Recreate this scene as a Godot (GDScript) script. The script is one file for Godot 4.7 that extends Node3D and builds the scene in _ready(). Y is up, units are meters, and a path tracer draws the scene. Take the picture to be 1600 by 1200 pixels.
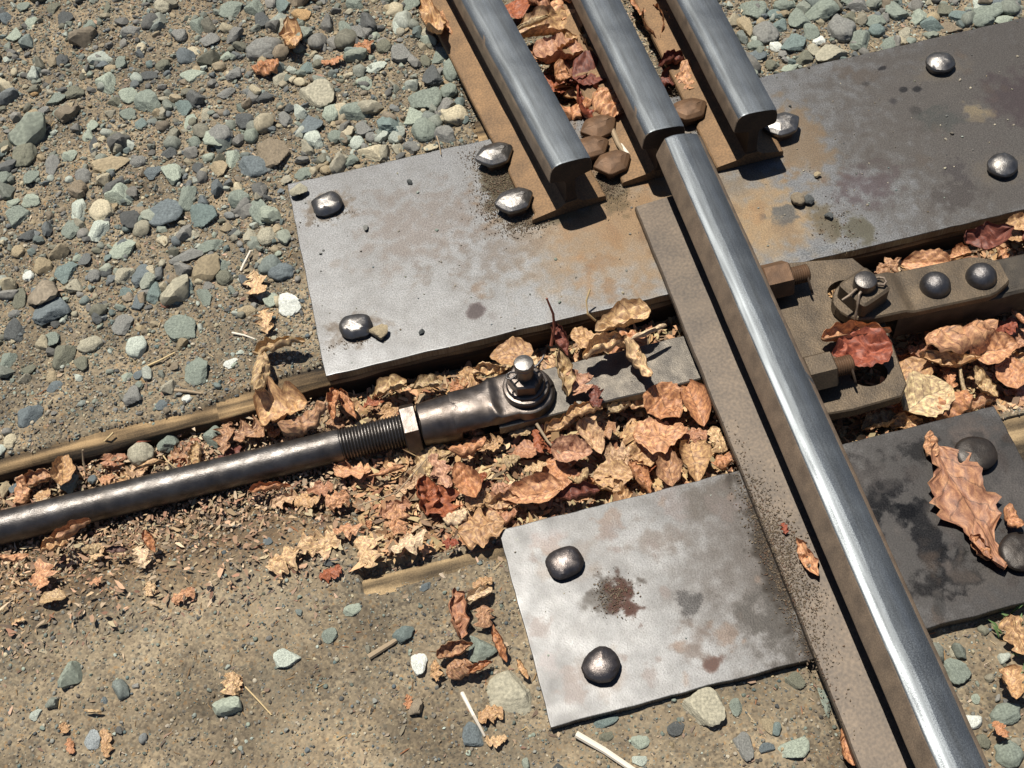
extends Node3D
# A stub switch seen from above: three fixed rails end on a steel plate, one moving rail meets them, worked by a round rod and a clevis.
# Axes: x runs along the timbers, z along the moving rail (towards the viewer), y up; y = 0 is the upper face of the steel plates.

var M := {}
var T := {}
var taken := {}
var hills := FastNoiseLite.new()
var fine := FastNoiseLite.new()
var rng := RandomNumberGenerator.new()


class Geo:
	var t := PackedVector3Array()
	var u := PackedVector2Array()

	func tri(a: Vector3, b: Vector3, c: Vector3, p := Vector2.ZERO, q := Vector2.ZERO, r := Vector2.ZERO) -> void:
		t.append(a); t.append(b); t.append(c)
		u.append(p); u.append(q); u.append(r)

	func quad(a: Vector3, b: Vector3, c: Vector3, d: Vector3, p := Vector2.ZERO, q := Vector2.ZERO, r := Vector2.ZERO, s := Vector2.ZERO) -> void:
		tri(a, b, c, p, q, r)
		tri(a, c, d, p, r, s)

	func fan(ring: PackedVector3Array, back: bool) -> void:
		var m := Vector3.ZERO
		for p in ring:
			m += p
		m /= ring.size()
		for j in ring.size():
			var a := ring[j]
			var b := ring[(j + 1) % ring.size()]
			if back:
				tri(m, b, a)
			else:
				tri(m, a, b)

	func loft(rings: Array, caps := true) -> void:
		var n: int = rings[0].size()
		var along := 0.0
		for i in rings.size() - 1:
			var r0: PackedVector3Array = rings[i]
			var r1: PackedVector3Array = rings[i + 1]
			var step := r0[0].distance_to(r1[0])
			var round_ := 0.0
			for j in n:
				var k := (j + 1) % n
				var w := r0[j].distance_to(r0[k])
				quad(r0[j], r0[k], r1[k], r1[j], Vector2(round_, along), Vector2(round_ + w, along), Vector2(round_ + w, along + step), Vector2(round_, along + step))
				round_ += w
			along += step
		if caps:
			fan(rings[0], true)
			fan(rings[-1], false)

	# an outline in x and z, given as layers of [height, inset]
	func prism(outline: PackedVector2Array, layers: Array) -> void:
		var rings := []
		for l in layers:
			var ring := PackedVector3Array()
			for p in Geo.inset(outline, l[1]):
				ring.append(Vector3(p.x, l[0], p.y))
			rings.append(ring)
		loft(rings)

	static func inset(o: PackedVector2Array, d: float) -> PackedVector2Array:
		var n := o.size()
		var area := 0.0
		for i in n:
			area += o[i].cross(o[(i + 1) % n])
		var s := signf(area)
		var r := PackedVector2Array()
		for i in n:
			var e0 := (o[i] - o[(i + n - 1) % n]).normalized()
			var e1 := (o[(i + 1) % n] - o[i]).normalized()
			var n0 := Vector2(-e0.y, e0.x) * s
			var n1 := Vector2(-e1.y, e1.x) * s
			var m := n0 + n1
			r.append(o[i] + m * (d / maxf(0.5, 0.5 * m.length_squared())))
		return r

	# profile of [radius, height] turned round the y axis
	func lathe(profile: Array, n := 28) -> void:
		var rings := []
		for p in profile:
			var ring := PackedVector3Array()
			for j in n:
				var a := TAU * j / n
				ring.append(Vector3(cos(a) * p[0], p[1], sin(a) * p[0]))
			rings.append(ring)
		loft(rings)

	func tube(path: PackedVector3Array, radii: PackedFloat32Array, n := 8) -> void:
		var rings := []
		for i in path.size():
			var d := (path[mini(i + 1, path.size() - 1)] - path[maxi(i - 1, 0)]).normalized()
			var side := d.cross(Vector3.UP if absf(d.y) < 0.8 else Vector3.RIGHT).normalized()
			var other := side.cross(d)
			var ring := PackedVector3Array()
			for j in n:
				var a := TAU * j / n
				ring.append(path[i] + (side * cos(a) + other * sin(a)) * radii[i])
			rings.append(ring)
		loft(rings)

	func planar(x0: float, z0: float, w: float, d: float) -> void:
		for i in t.size():
			u[i] = Vector2((t[i].x - x0) / w, (t[i].z - z0) / d)

	func moved(x: Transform3D) -> void:
		for i in t.size():
			t[i] = x * t[i]

	# normals are shared across edges flatter than the crease; faces that look up more than «top» become a first surface, the others a second
	func mesh(crease := 35.0, closed := true, top := 9.0) -> ArrayMesh:
		var n := t.size() / 3
		var fn := PackedVector3Array()
		fn.resize(n)
		var volume := 0.0
		for i in n:
			var a := t[3 * i]
			fn[i] = (t[3 * i + 1] - a).cross(t[3 * i + 2] - a)
			volume += a.dot(fn[i])
		var turned := closed and volume < 0.0
		var fu := PackedVector3Array()
		fu.resize(n)
		var near := {}
		var keys: Array[Vector3i] = []
		keys.resize(n * 3)
		for i in n:
			if turned:
				fn[i] = -fn[i]
			fu[i] = fn[i].normalized()
			for k in 3:
				var key := Vector3i((t[3 * i + k] * 50000.0).round())
				keys[3 * i + k] = key
				if near.has(key):
					near[key].append(i)
				else:
					near[key] = [i]
		var limit := cos(deg_to_rad(crease))
		var out := ArrayMesh.new()
		for pass_ in (2 if top < 2.0 else 1):
			var v := PackedVector3Array()
			var nn := PackedVector3Array()
			var uu := PackedVector2Array()
			for i in n:
				if fn[i] == Vector3.ZERO or (top < 2.0 and (fu[i].y > top) != (pass_ == 0)):
					continue
				for k in ([0, 1, 2] if turned else [0, 2, 1]):
					var s := Vector3.ZERO
					for f in near[keys[3 * i + k]]:
						if fu[f].dot(fu[i]) >= limit:
							s += fn[f]
					v.append(t[3 * i + k])
					nn.append(s.normalized())
					uu.append(u[3 * i + k])
			var arrays := []
			arrays.resize(Mesh.ARRAY_MAX)
			arrays[Mesh.ARRAY_VERTEX] = v
			arrays[Mesh.ARRAY_NORMAL] = nn
			arrays[Mesh.ARRAY_TEX_UV] = uu
			if v.size():
				out.add_surface_from_arrays(Mesh.PRIMITIVE_TRIANGLES, arrays)
		return out


func numbered(called: String) -> String:
	if not taken.has(called):
		taken[called] = 0
		return called
	taken[called] += 1
	return "%s_%03d" % [called, taken[called]]


func tag(o: Node3D, label: String, category := "", group := "", kind := "") -> Node3D:
	o.set_meta("label", label)
	if category:
		o.set_meta("category", category)
	if group:
		o.set_meta("group", group)
	if kind:
		o.set_meta("kind", kind)
	return o


func thing(called: String, label: String, category: String, at := Vector3.ZERO, turn := 0.0, group := "") -> Node3D:
	var o := Node3D.new()
	o.name = numbered(called)
	add_child(o, true)
	o.position = at
	o.rotation.y = turn
	tag(o, label, category, group)
	return o


func obj(called: String, mesh: Mesh, materials: Array, parent: Node3D = null) -> MeshInstance3D:
	var o := MeshInstance3D.new()
	o.name = called if parent else numbered(called)
	o.mesh = mesh
	(parent if parent else self).add_child(o, true)
	for i in materials.size():
		if i < mesh.get_surface_count():
			o.set_surface_override_material(i, materials[i])
	return o


func lin(r: float, g: float, b: float) -> Color:
	return Color(r, g, b).linear_to_srgb()


func noise_(freq: float, seed_: int, octaves := 3, kind := FastNoiseLite.TYPE_SIMPLEX_SMOOTH) -> FastNoiseLite:
	var f := FastNoiseLite.new()
	f.noise_type = kind
	f.frequency = freq
	f.seed = seed_
	f.fractal_octaves = octaves
	f.fractal_type = FastNoiseLite.FRACTAL_FBM if octaves > 1 else FastNoiseLite.FRACTAL_NONE
	return f


func bytes_of(f: FastNoiseLite, w: int, h: int, seamless := true) -> PackedByteArray:
	var im: Image = f.get_seamless_image(w, h, false, false, 0.15, true) if seamless else f.get_image(w, h, false, false, true)
	im.convert(Image.FORMAT_L8)
	return im.get_data()


func tex(data: PackedByteArray, w: int, h: int) -> ImageTexture:
	return ImageTexture.create_from_image(Image.create_from_data(w, h, false, Image.FORMAT_RGB8, data))


# a grey or two-coloured mottle out of two noises, with fine grain
func mottle(size: int, f1: float, f2: float, seed_: int, dark: Color, light: Color, grain := 0.2) -> ImageTexture:
	var a := bytes_of(noise_(f1, seed_, 4), size, size)
	var b := bytes_of(noise_(f2, seed_ + 7, 2), size, size)
	var out := PackedByteArray()
	out.resize(size * size * 3)
	for i in size * size:
		var k := (a[i] * (1.0 - grain) + b[i] * grain) / 255.0
		out[3 * i] = int(255.0 * lerpf(dark.r, light.r, k))
		out[3 * i + 1] = int(255.0 * lerpf(dark.g, light.g, k))
		out[3 * i + 2] = int(255.0 * lerpf(dark.b, light.b, k))
	return tex(out, size, size)


func mat(called: String, color: Color, rough: float, metal := 0.0, albedo: Texture2D = null, scale := 0.0, bump: Texture2D = null, bump_cm := 0.0) -> StandardMaterial3D:
	var m := StandardMaterial3D.new()
	m.resource_name = called
	m.albedo_color = color
	m.roughness = rough
	m.metallic = metal
	m.albedo_texture = albedo
	if scale > 0.0:
		m.uv1_triplanar = true
		m.uv1_scale = Vector3.ONE * scale
	if bump:
		m.heightmap_enabled = true
		m.heightmap_texture = bump
		m.heightmap_scale = bump_cm
	M[called] = m
	return m


func rough_map(m: StandardMaterial3D, t: Texture2D, both := false) -> void:
	m.roughness = 1.0
	m.roughness_texture = t
	m.roughness_texture_channel = BaseMaterial3D.TEXTURE_CHANNEL_GREEN
	if both:
		m.metallic = 1.0
		m.metallic_texture = t
		m.metallic_texture_channel = BaseMaterial3D.TEXTURE_CHANNEL_BLUE


func smooth(a: float, b: float, x: float) -> float:
	var k := clampf((x - a) / (b - a), 0.0, 1.0)
	return k * k * (3.0 - 2.0 * k)


func inside(x: float, z: float, x0: float, x1: float, z0: float, z1: float) -> bool:
	return x > x0 and x < x1 and z > z0 and z < z1


# height of the ground: dirt and gravel level with the plates, a trench between the timbers, hollows where plates and timbers lie
func ground_y(x: float, z: float) -> float:
	var n := hills.get_noise_2d(x, z)
	var f := fine.get_noise_2d(x, z)
	var y := -0.0105 + n * 0.0035 + f * 0.0012
	if z < -0.385:
		y += 0.001
	if x > 0.2 and z > 0.39:
		y -= 0.008
	var left := smooth(-0.12, -0.28, x)
	var b0 := lerpf(0.15, 0.045, left)
	var b1 := lerpf(0.186, 0.13, left) + n * 0.012
	var e := 0.013 * smooth(-0.2, -0.36, x)
	var k := smooth(-0.095, -0.076, z + n * 0.010 + f * 0.003 - e) * (1.0 - smooth(b0, b1, z))
	var floor_ := lerpf(-0.05, -0.04, left) + n * 0.007 + f * 0.002
	y = lerpf(y, floor_, k)
	if inside(x, z, -0.194, 3.0, -0.370, -0.074):
		y = -0.05
	if inside(x, z, -0.052, 0.79, 0.188, 0.386):
		y = -0.05
	if inside(x, z, -0.21, -0.05, 0.17, 0.2 + 0.012 * n):
		y = minf(y, -0.022)
	if inside(x, z, 0.05, 0.4, -2.0, -0.385):
		y -= 0.012
	return y


func build_textures() -> void:
	T.speck = mottle(256, 0.02, 0.25, 3, Color(0.42, 0.43, 0.44), Color(1, 1, 1), 0.45)
	T.bump = mottle(256, 0.03, 0.2, 9, Color(0, 0, 0), Color(1, 1, 1), 0.4)
	T.pit = mottle(512, 0.012, 0.16, 21, Color(0.2, 0.2, 0.2), Color(1, 1, 1), 0.35)
	T.steel = mottle(512, 0.010, 0.2, 37, Color(0.58, 0.56, 0.54), Color(1, 1, 1), 0.3)
	T.wear = mottle(512, 0.014, 0.22, 45, Color(0.30, 0.30, 0.30), Color(0.56, 0.56, 0.56), 0.25)
	T.rust = mottle(512, 0.010, 0.14, 33, Color(0.46, 0.44, 0.43), Color(1.0, 0.93, 0.84), 0.5)
	# lengthwise streaks of a worn rail top: u across, v along
	var w := 512
	var a := bytes_of(noise_(0.012, 5, 3), w, w)
	var s1 := bytes_of(noise_(0.05, 6, 3), w, w)
	var g := bytes_of(noise_(0.35, 8, 1), w, w)
	var col := PackedByteArray()
	var rm := PackedByteArray()
	col.resize(w * w * 3)
	rm.resize(w * w * 3)
	for y in w:
		for x in w:
			var i := y * w + x
			var row := absf(y / 256.0 - 1.0) * 11.0
			var r0 := int(row)
			var st := lerpf(s1[r0 * w + x], s1[(r0 + 1) * w + x], row - r0) / 255.0
			var v := 0.78 + 0.40 * (st - 0.5) + 0.06 * (a[i] / 255.0 - 0.5) + 0.26 * (g[i] / 255.0 - 0.5)
			col[3 * i] = int(255.0 * clampf(v, 0.0, 1.0))
			col[3 * i + 1] = int(255.0 * clampf(v, 0.0, 1.0))
			col[3 * i + 2] = int(255.0 * clampf(v * 1.01, 0.0, 1.0))
			rm[3 * i + 1] = int(255.0 * clampf(0.48 + 0.22 * (0.5 - st) + 0.10 * (a[i] / 255.0 - 0.5) + 0.30 * (g[i] / 255.0 - 0.5), 0.1, 1.0))
			rm[3 * i + 2] = 255
	T.rail = tex(col, w, w)
	T.rail_rough = tex(rm, w, w)
	# weathered timber: grain along u
	var fib := bytes_of(noise_(0.03, 41, 4), w, w)
	var blot := bytes_of(noise_(0.008, 43, 3), w, w)
	for y in w:
		for x in w:
			var i := y * w + x
			var v := 0.42 + 1.1 * (fib[(y * w) + (x / 14)] / 255.0 - 0.5) + 0.4 * (blot[i] / 255.0 - 0.5) + 0.2 * (g[i] / 255.0 - 0.5)
			col[3 * i] = int(255.0 * clampf(v * 1.0 + 0.2, 0.0, 1.0))
			col[3 * i + 1] = int(255.0 * clampf(v * 0.9 + 0.17, 0.0, 1.0))
			col[3 * i + 2] = int(255.0 * clampf(v * 0.75 + 0.13, 0.0, 1.0))
	T.wood = tex(col, w, w)
	# dry leaf: midrib and side veins, blotches, freckles; u along the leaf, v across
	for k in 2:
		var lb := bytes_of(noise_(0.018, 51 + k, 4), w, w)
		var lf := bytes_of(noise_(0.09, 57 + k, 2), w, w)
		for y in w:
			for x in w:
				var i := y * w + x
				var across := absf(y / 256.0 - 1.0)
				var s := x / 512.0 - across * 0.22 + 0.012 * (lf[i] / 255.0)
				var side := absf(fposmod(s * 6.0, 1.0) - 0.5) * 2.0
				var vein := 1.0 - minf(smooth(0.01, 0.035, across), smooth(0.02, 0.11, side))
				var v := 0.78 + 0.42 * (lb[i] / 255.0 - 0.5) + 0.24 * (lf[i] / 255.0 - 0.5)
				v += vein * (0.13 if k == 0 else -0.20)
				if lf[i] > 196:
					v *= 0.72
				col[3 * i] = int(255.0 * clampf(v * 1.05, 0.0, 1.0))
				col[3 * i + 1] = int(255.0 * clampf(v * (0.96 + 0.10 * (lb[i] / 255.0 - 0.5)), 0.0, 1.0))
				col[3 * i + 2] = int(255.0 * clampf(v * 0.92, 0.0, 1.0))
		T["leaf%d" % k] = tex(col, w, w)
	# dirt: two sizes of grains, each grain a colour of its own
	w = 1024
	var c1 := noise_(0.24, 61, 1, FastNoiseLite.TYPE_CELLULAR)
	c1.cellular_return_type = FastNoiseLite.RETURN_CELL_VALUE
	var c2 := noise_(0.36, 62, 1, FastNoiseLite.TYPE_CELLULAR)
	c2.cellular_return_type = FastNoiseLite.RETURN_CELL_VALUE
	var d1 := noise_(0.24, 61, 1, FastNoiseLite.TYPE_CELLULAR)
	d1.cellular_return_type = FastNoiseLite.RETURN_DISTANCE
	var v1 := bytes_of(c1, w, w)
	var v2 := bytes_of(c2, w, w)
	var vd := bytes_of(d1, w, w)
	var lo := bytes_of(noise_(0.006, 66, 4), w, w)
	col.resize(w * w * 3)
	rm.resize(w * w * 3)
	for i in w * w:
		var k := 0.5 * v2[i] / 255.0 + 0.25
		var q: int = v1[i]
		var r := 0.60 + 0.26 * (k - 0.5) + 0.30 * (lo[i] / 255.0 - 0.5)
		var gg := r * 0.925
		var b := r * 0.81
		if q > 200:
			r += 0.07; gg += 0.065; b += 0.05
		elif q < 40:
			r *= 0.82; gg *= 0.82; b *= 0.83
		elif q > 100 and q < 118:
			r *= 0.92; gg *= 0.96; b *= 1.0
		elif q > 150 and q < 158:
			r *= 1.08; gg *= 1.0; b *= 0.9
		col[3 * i] = int(255.0 * clampf(r, 0.0, 1.0))
		col[3 * i + 1] = int(255.0 * clampf(gg, 0.0, 1.0))
		col[3 * i + 2] = int(255.0 * clampf(b, 0.0, 1.0))
		var h := int(clampf(140.0 - 0.5 * vd[i] + 0.35 * v2[i] + 0.2 * q, 0.0, 255.0))
		rm[3 * i] = h; rm[3 * i + 1] = h; rm[3 * i + 2] = h
	T.dirt = tex(col, w, w)
	T.dirt_bump = tex(rm, w, w)


# colour, roughness and metal of a plate from its own wear: «rust» patches and «spots» are [x, z, rx, rz, colour, strength, roughness, metal, raggedness]
func plate_material(called: String, x0: float, z0: float, wide: float, deep: float, dark: Color, light: Color, rough: float, spots: Array, seed_: int) -> StandardMaterial3D:
	var res := 1300.0
	var w := int(wide * res)
	var h := int(deep * res)
	var a := bytes_of(noise_(0.006, seed_, 4), w, h, false)
	var b := bytes_of(noise_(0.035, seed_ + 1, 4), w, h, false)
	var g := bytes_of(noise_(0.4, seed_ + 2, 2), w, h, false)
	var s := bytes_of(noise_(0.02, seed_ + 3, 3), w, h, false)
	var cr := PackedFloat32Array()
	var cg := PackedFloat32Array()
	var cb := PackedFloat32Array()
	var ro := PackedFloat32Array()
	var me := PackedFloat32Array()
	cr.resize(w * h); cg.resize(w * h); cb.resize(w * h); ro.resize(w * h); me.resize(w * h)
	for i in w * h:
		var k := clampf(0.5 + 0.75 * (a[i] / 255.0 - 0.5) + 0.55 * (b[i] / 255.0 - 0.5), 0.0, 1.0)
		var gr := 0.70 + 0.60 * g[i] / 255.0
		cr[i] = lerpf(dark.r, light.r, k) * gr
		cg[i] = lerpf(dark.g, light.g, k) * gr
		cb[i] = lerpf(dark.b, light.b, k) * gr
		ro[i] = rough + 0.10 * (s[i] / 255.0 - 0.5) - 0.05 * (k - 0.5) + 0.20 * (g[i] / 255.0 - 0.5)
		me[i] = 0.85
	for q in spots:
		var c: Color = q[4]
		var cx: float = (q[0] - x0) * res
		var cz: float = (q[1] - z0) * res
		var rx: float = q[2] * res
		var rz: float = q[3] * res
		var rag: float = q[8]
		for y in range(maxi(0, int(cz - rz * 1.7)), mini(h, int(cz + rz * 1.7))):
			for x in range(maxi(0, int(cx - rx * 1.7)), mini(w, int(cx + rx * 1.7))):
				var i := y * w + x
				var d := Vector2((x - cx) / rx, (y - cz) / rz).length()
				d += rag * (1.3 * (b[i] / 255.0 - 0.5) + 0.8 * (s[i] / 255.0 - 0.5) + 0.5 * (a[i] / 255.0 - 0.5)) + 0.15 * rag * (g[i] / 255.0 - 0.5)
				var k: float = smooth(1.0, 1.0 - q[9], d) * q[5]
				if k <= 0.0:
					continue
				var gr := 0.72 + 0.56 * g[i] / 255.0
				cr[i] = lerpf(cr[i], c.r * gr, k)
				cg[i] = lerpf(cg[i], c.g * gr, k)
				cb[i] = lerpf(cb[i], c.b * gr, k)
				ro[i] = lerpf(ro[i], q[6] + 0.15 * (g[i] / 255.0 - 0.5), k)
				me[i] = lerpf(me[i], q[7], k)
	var col := PackedByteArray()
	var rm := PackedByteArray()
	col.resize(w * h * 3)
	rm.resize(w * h * 3)
	for i in w * h:
		col[3 * i] = int(255.0 * clampf(cr[i], 0.0, 1.0))
		col[3 * i + 1] = int(255.0 * clampf(cg[i], 0.0, 1.0))
		col[3 * i + 2] = int(255.0 * clampf(cb[i], 0.0, 1.0))
		rm[3 * i] = int(clampf(b[i] * 0.35 + g[i] * 0.5 + s[i] * 0.15, 0.0, 255.0))
		rm[3 * i + 1] = int(255.0 * clampf(ro[i], 0.05, 1.0))
		rm[3 * i + 2] = int(255.0 * clampf(me[i], 0.0, 1.0))
	var m := mat(called, Color.WHITE, 1.0, 1.0, tex(col, w, h))
	var t := tex(rm, w, h)
	rough_map(m, t, true)
	m.texture_repeat = false
	m.heightmap_enabled = true
	m.heightmap_texture = t
	m.heightmap_scale = 0.014
	return m


func build_materials() -> void:
	var w := Color.WHITE
	mat("rail_top", lin(0.235, 0.26, 0.275), 0.4, 0.78, T.rail, 0.0, T.rail, 0.008)
	M.rail_top.uv1_scale = Vector3(4, 4, 1)
	rough_map(M.rail_top, T.rail_rough)
	mat("rail_side", lin(0.37, 0.325, 0.28), 0.5, 0.2, T.rust, 7.0, T.pit, 0.05)
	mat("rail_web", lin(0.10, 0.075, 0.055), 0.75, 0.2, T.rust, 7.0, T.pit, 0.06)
	mat("rail_foot", lin(0.36, 0.25, 0.145), 0.72, 0.2, T.rust, 4.0, T.pit, 0.06)
	mat("moving_foot", lin(0.17, 0.15, 0.13), 0.55, 0.3, T.rust, 3.0, T.pit, 0.025)
	mat("worn_steel", lin(0.34, 0.335, 0.33), 0.40, 0.95, T.steel, 12.0, T.pit, 0.07)
	mat("dark_steel", lin(0.28, 0.255, 0.25), 0.42, 0.95, T.steel, 12.0, T.pit, 0.07)
	mat("rod_steel", lin(0.19, 0.182, 0.178), 0.36, 0.92, T.steel, 8.0, T.pit, 0.08)
	mat("rusty_steel", lin(0.26, 0.17, 0.11), 0.62, 0.35, T.rust, 12.0, T.pit, 0.06)
	mat("olive_steel", lin(0.195, 0.168, 0.13), 0.6, 0.4, T.rust, 5.0, T.pit, 0.10)
	mat("oily_black", lin(0.055, 0.05, 0.048), 0.42, 0.3, T.rust, 14.0, T.pit, 0.05)
	mat("clevis_steel", lin(0.20, 0.178, 0.166), 0.36, 0.9, T.steel, 9.0, T.pit, 0.05)
	mat("bar_steel", lin(0.235, 0.245, 0.25), 0.5, 0.7, T.rust, 8.0, T.pit, 0.05)
	mat("bar_dark", lin(0.10, 0.095, 0.085), 0.65, 0.3, T.rust, 8.0, T.pit, 0.08)
	mat("rivet_steel", lin(0.24, 0.235, 0.24), 0.33, 0.95, T.steel, 16.0, T.pit, 0.10)
	mat("timber", lin(0.44, 0.39, 0.31), 0.9, 0.0, T.wood)
	M.timber.uv1_scale = Vector3(3, 3, 1)
	M.timber.heightmap_enabled = true
	M.timber.heightmap_texture = T.wood
	M.timber.heightmap_scale = 0.12
	mat("shaded_timber", lin(0.085, 0.065, 0.05), 0.9, 0.0, T.wood)  # tie faces below the top edge: their shade is painted into this colour
	M.shaded_timber.uv1_scale = Vector3(3, 3, 1)
	mat("grey_timber", lin(0.50, 0.47, 0.40), 0.9, 0.0, T.wood)
	M.grey_timber.uv1_scale = Vector3(3, 3, 1)
	M.grey_timber.heightmap_enabled = true
	M.grey_timber.heightmap_texture = T.wood
	M.grey_timber.heightmap_scale = 0.12
	mat("dirt", lin(0.56, 0.535, 0.475), 0.95, 0.0, T.dirt, 0.0, T.dirt_bump, 0.09)
	M.dirt.vertex_color_use_as_albedo = true
	for c in STONE:
		var q: Array = STONE[c]
		var g3: float = (q[0] + q[1] + q[2]) / 3.0 * 2.35
		mat("stone_" + c, lin(g3 + (q[0] * 2.3 - g3) * 0.85, g3 + (q[1] * 2.28 - g3) * 0.85, g3 + (q[2] * 2.2 - g3) * 0.85), 0.85, 0.0, T.speck, 0.8, T.bump, 0.10)
	for c in LEAF:
		var q: Array = LEAF[c]
		var pale := 0.25 if c.contains("red") or c == "purple" else (0.45 if c == "pink_brown" else 1.0)
		for k in 2:
			var m := mat("leaf_%s_%d" % [c, k], lin(minf(q[0] * 1.2 + 0.205 * pale, 0.85), minf(q[1] * 1.34 + 0.162 * pale, 0.8), q[2] * 1.45 + 0.118 * pale), 0.62, 0.0, T["leaf%d" % k])
			m.backlight_enabled = true
			m.backlight = lin(q[0] * 0.22, q[1] * 0.18, q[2] * 0.12)
	for k in ["worn_steel", "dark_steel", "rod_steel", "clevis_steel", "rivet_steel"]:
		rough_map(M[k], T.wear)
	mat("crumb", w, 0.85)
	M.crumb.vertex_color_use_as_albedo = true
	mat("grit", w, 0.85, 0.0, T.speck, 0.6)
	M.grit.vertex_color_use_as_albedo = true
	mat("straw", lin(0.50, 0.38, 0.20), 0.75)
	mat("white_wood", lin(0.68, 0.62, 0.52), 0.8)
	mat("grey_twig", lin(0.30, 0.23, 0.15), 0.85)
	mat("red_twig", lin(0.22, 0.07, 0.04), 0.7)
	mat("weed", lin(0.10, 0.17, 0.06), 0.6)


const STONE := {
	"pale_green": [0.27, 0.31, 0.245], "grey_green": [0.17, 0.20, 0.165], "teal": [0.13, 0.175, 0.165], "blue_grey": [0.11, 0.135, 0.145], "grey": [0.17, 0.17, 0.157],
	"dark": [0.07, 0.076, 0.076], "olive": [0.135, 0.135, 0.095], "beige": [0.31, 0.285, 0.205], "tan": [0.32, 0.25, 0.145], "brown": [0.20, 0.155, 0.10], "cream": [0.44, 0.38, 0.25],
	"orange": [0.38, 0.23, 0.09], "red_brown": [0.23, 0.10, 0.055], "white": [0.56, 0.58, 0.53], "white_green": [0.38, 0.42, 0.36], "pale_blue": [0.26, 0.29, 0.30],
}
const LEAF := {
	"tan": [0.37, 0.24, 0.105], "pale": [0.48, 0.36, 0.19], "cream": [0.54, 0.46, 0.30], "beige": [0.41, 0.29, 0.165], "peach": [0.45, 0.24, 0.115], "pink": [0.38, 0.21, 0.13],
	"pink_brown": [0.33, 0.16, 0.085], "orange": [0.34, 0.145, 0.05], "red_orange": [0.30, 0.085, 0.03], "red": [0.26, 0.055, 0.025], "dark_red": [0.14, 0.032, 0.022],
	"brown": [0.26, 0.14, 0.065], "rust": [0.26, 0.11, 0.05], "tan_brown": [0.31, 0.18, 0.07], "olive": [0.29, 0.245, 0.13], "olive_tan": [0.34, 0.265, 0.13],
	"yellow": [0.47, 0.40, 0.22], "purple": [0.10, 0.055, 0.05],
}


func outline_of(points: Array) -> PackedVector2Array:
	var o := PackedVector2Array()
	for p in points:
		o.append(Vector2(p[0], p[1]))
	return o


# the rectangle of a plate with slightly uneven edges
func rough_rect(x0: float, x1: float, z0: float, z1: float, seed_: int, uneven := 0.0007) -> PackedVector2Array:
	var f := noise_(25.0, seed_, 3)
	var o := PackedVector2Array()
	var c := [Vector2(x0, z0), Vector2(x1, z0), Vector2(x1, z1), Vector2(x0, z1)]
	for i in 4:
		var a: Vector2 = c[i]
		var b: Vector2 = c[(i + 1) % 4]
		var n := maxi(2, int(a.distance_to(b) / 0.012))
		var side := (b - a).normalized().orthogonal()
		for j in n:
			var p := a.lerp(b, float(j) / n)
			o.append(p + side * f.get_noise_2d(p.x, p.y) * uneven * 2.0)
	return o


func ngon(n: int, r: float, turn := 0.0) -> PackedVector2Array:
	var o := PackedVector2Array()
	for j in n:
		o.append(Vector2(cos(TAU * j / n + turn), sin(TAU * j / n + turn)) * r)
	return o


# a square with rounded corners, as a superellipse
func squircle(a: float, b: float, power: float, n := 32) -> PackedVector2Array:
	var o := PackedVector2Array()
	for j in n:
		var t := TAU * j / n
		o.append(Vector2(signf(cos(t)) * pow(absf(cos(t)), 2.0 / power) * a, signf(sin(t)) * pow(absf(sin(t)), 2.0 / power) * b))
	return o


func hammered(g: Geo, seed_: int, much: float) -> void:
	var f := noise_(45.0, seed_, 2)
	for i in g.t.size():
		var p := g.t[i]
		g.t[i] = p + Vector3(f.get_noise_3d(p.x, p.y, p.z), f.get_noise_3d(p.z + 5.0, p.x, p.y), f.get_noise_3d(p.y, p.z, p.x + 9.0)) * much


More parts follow.
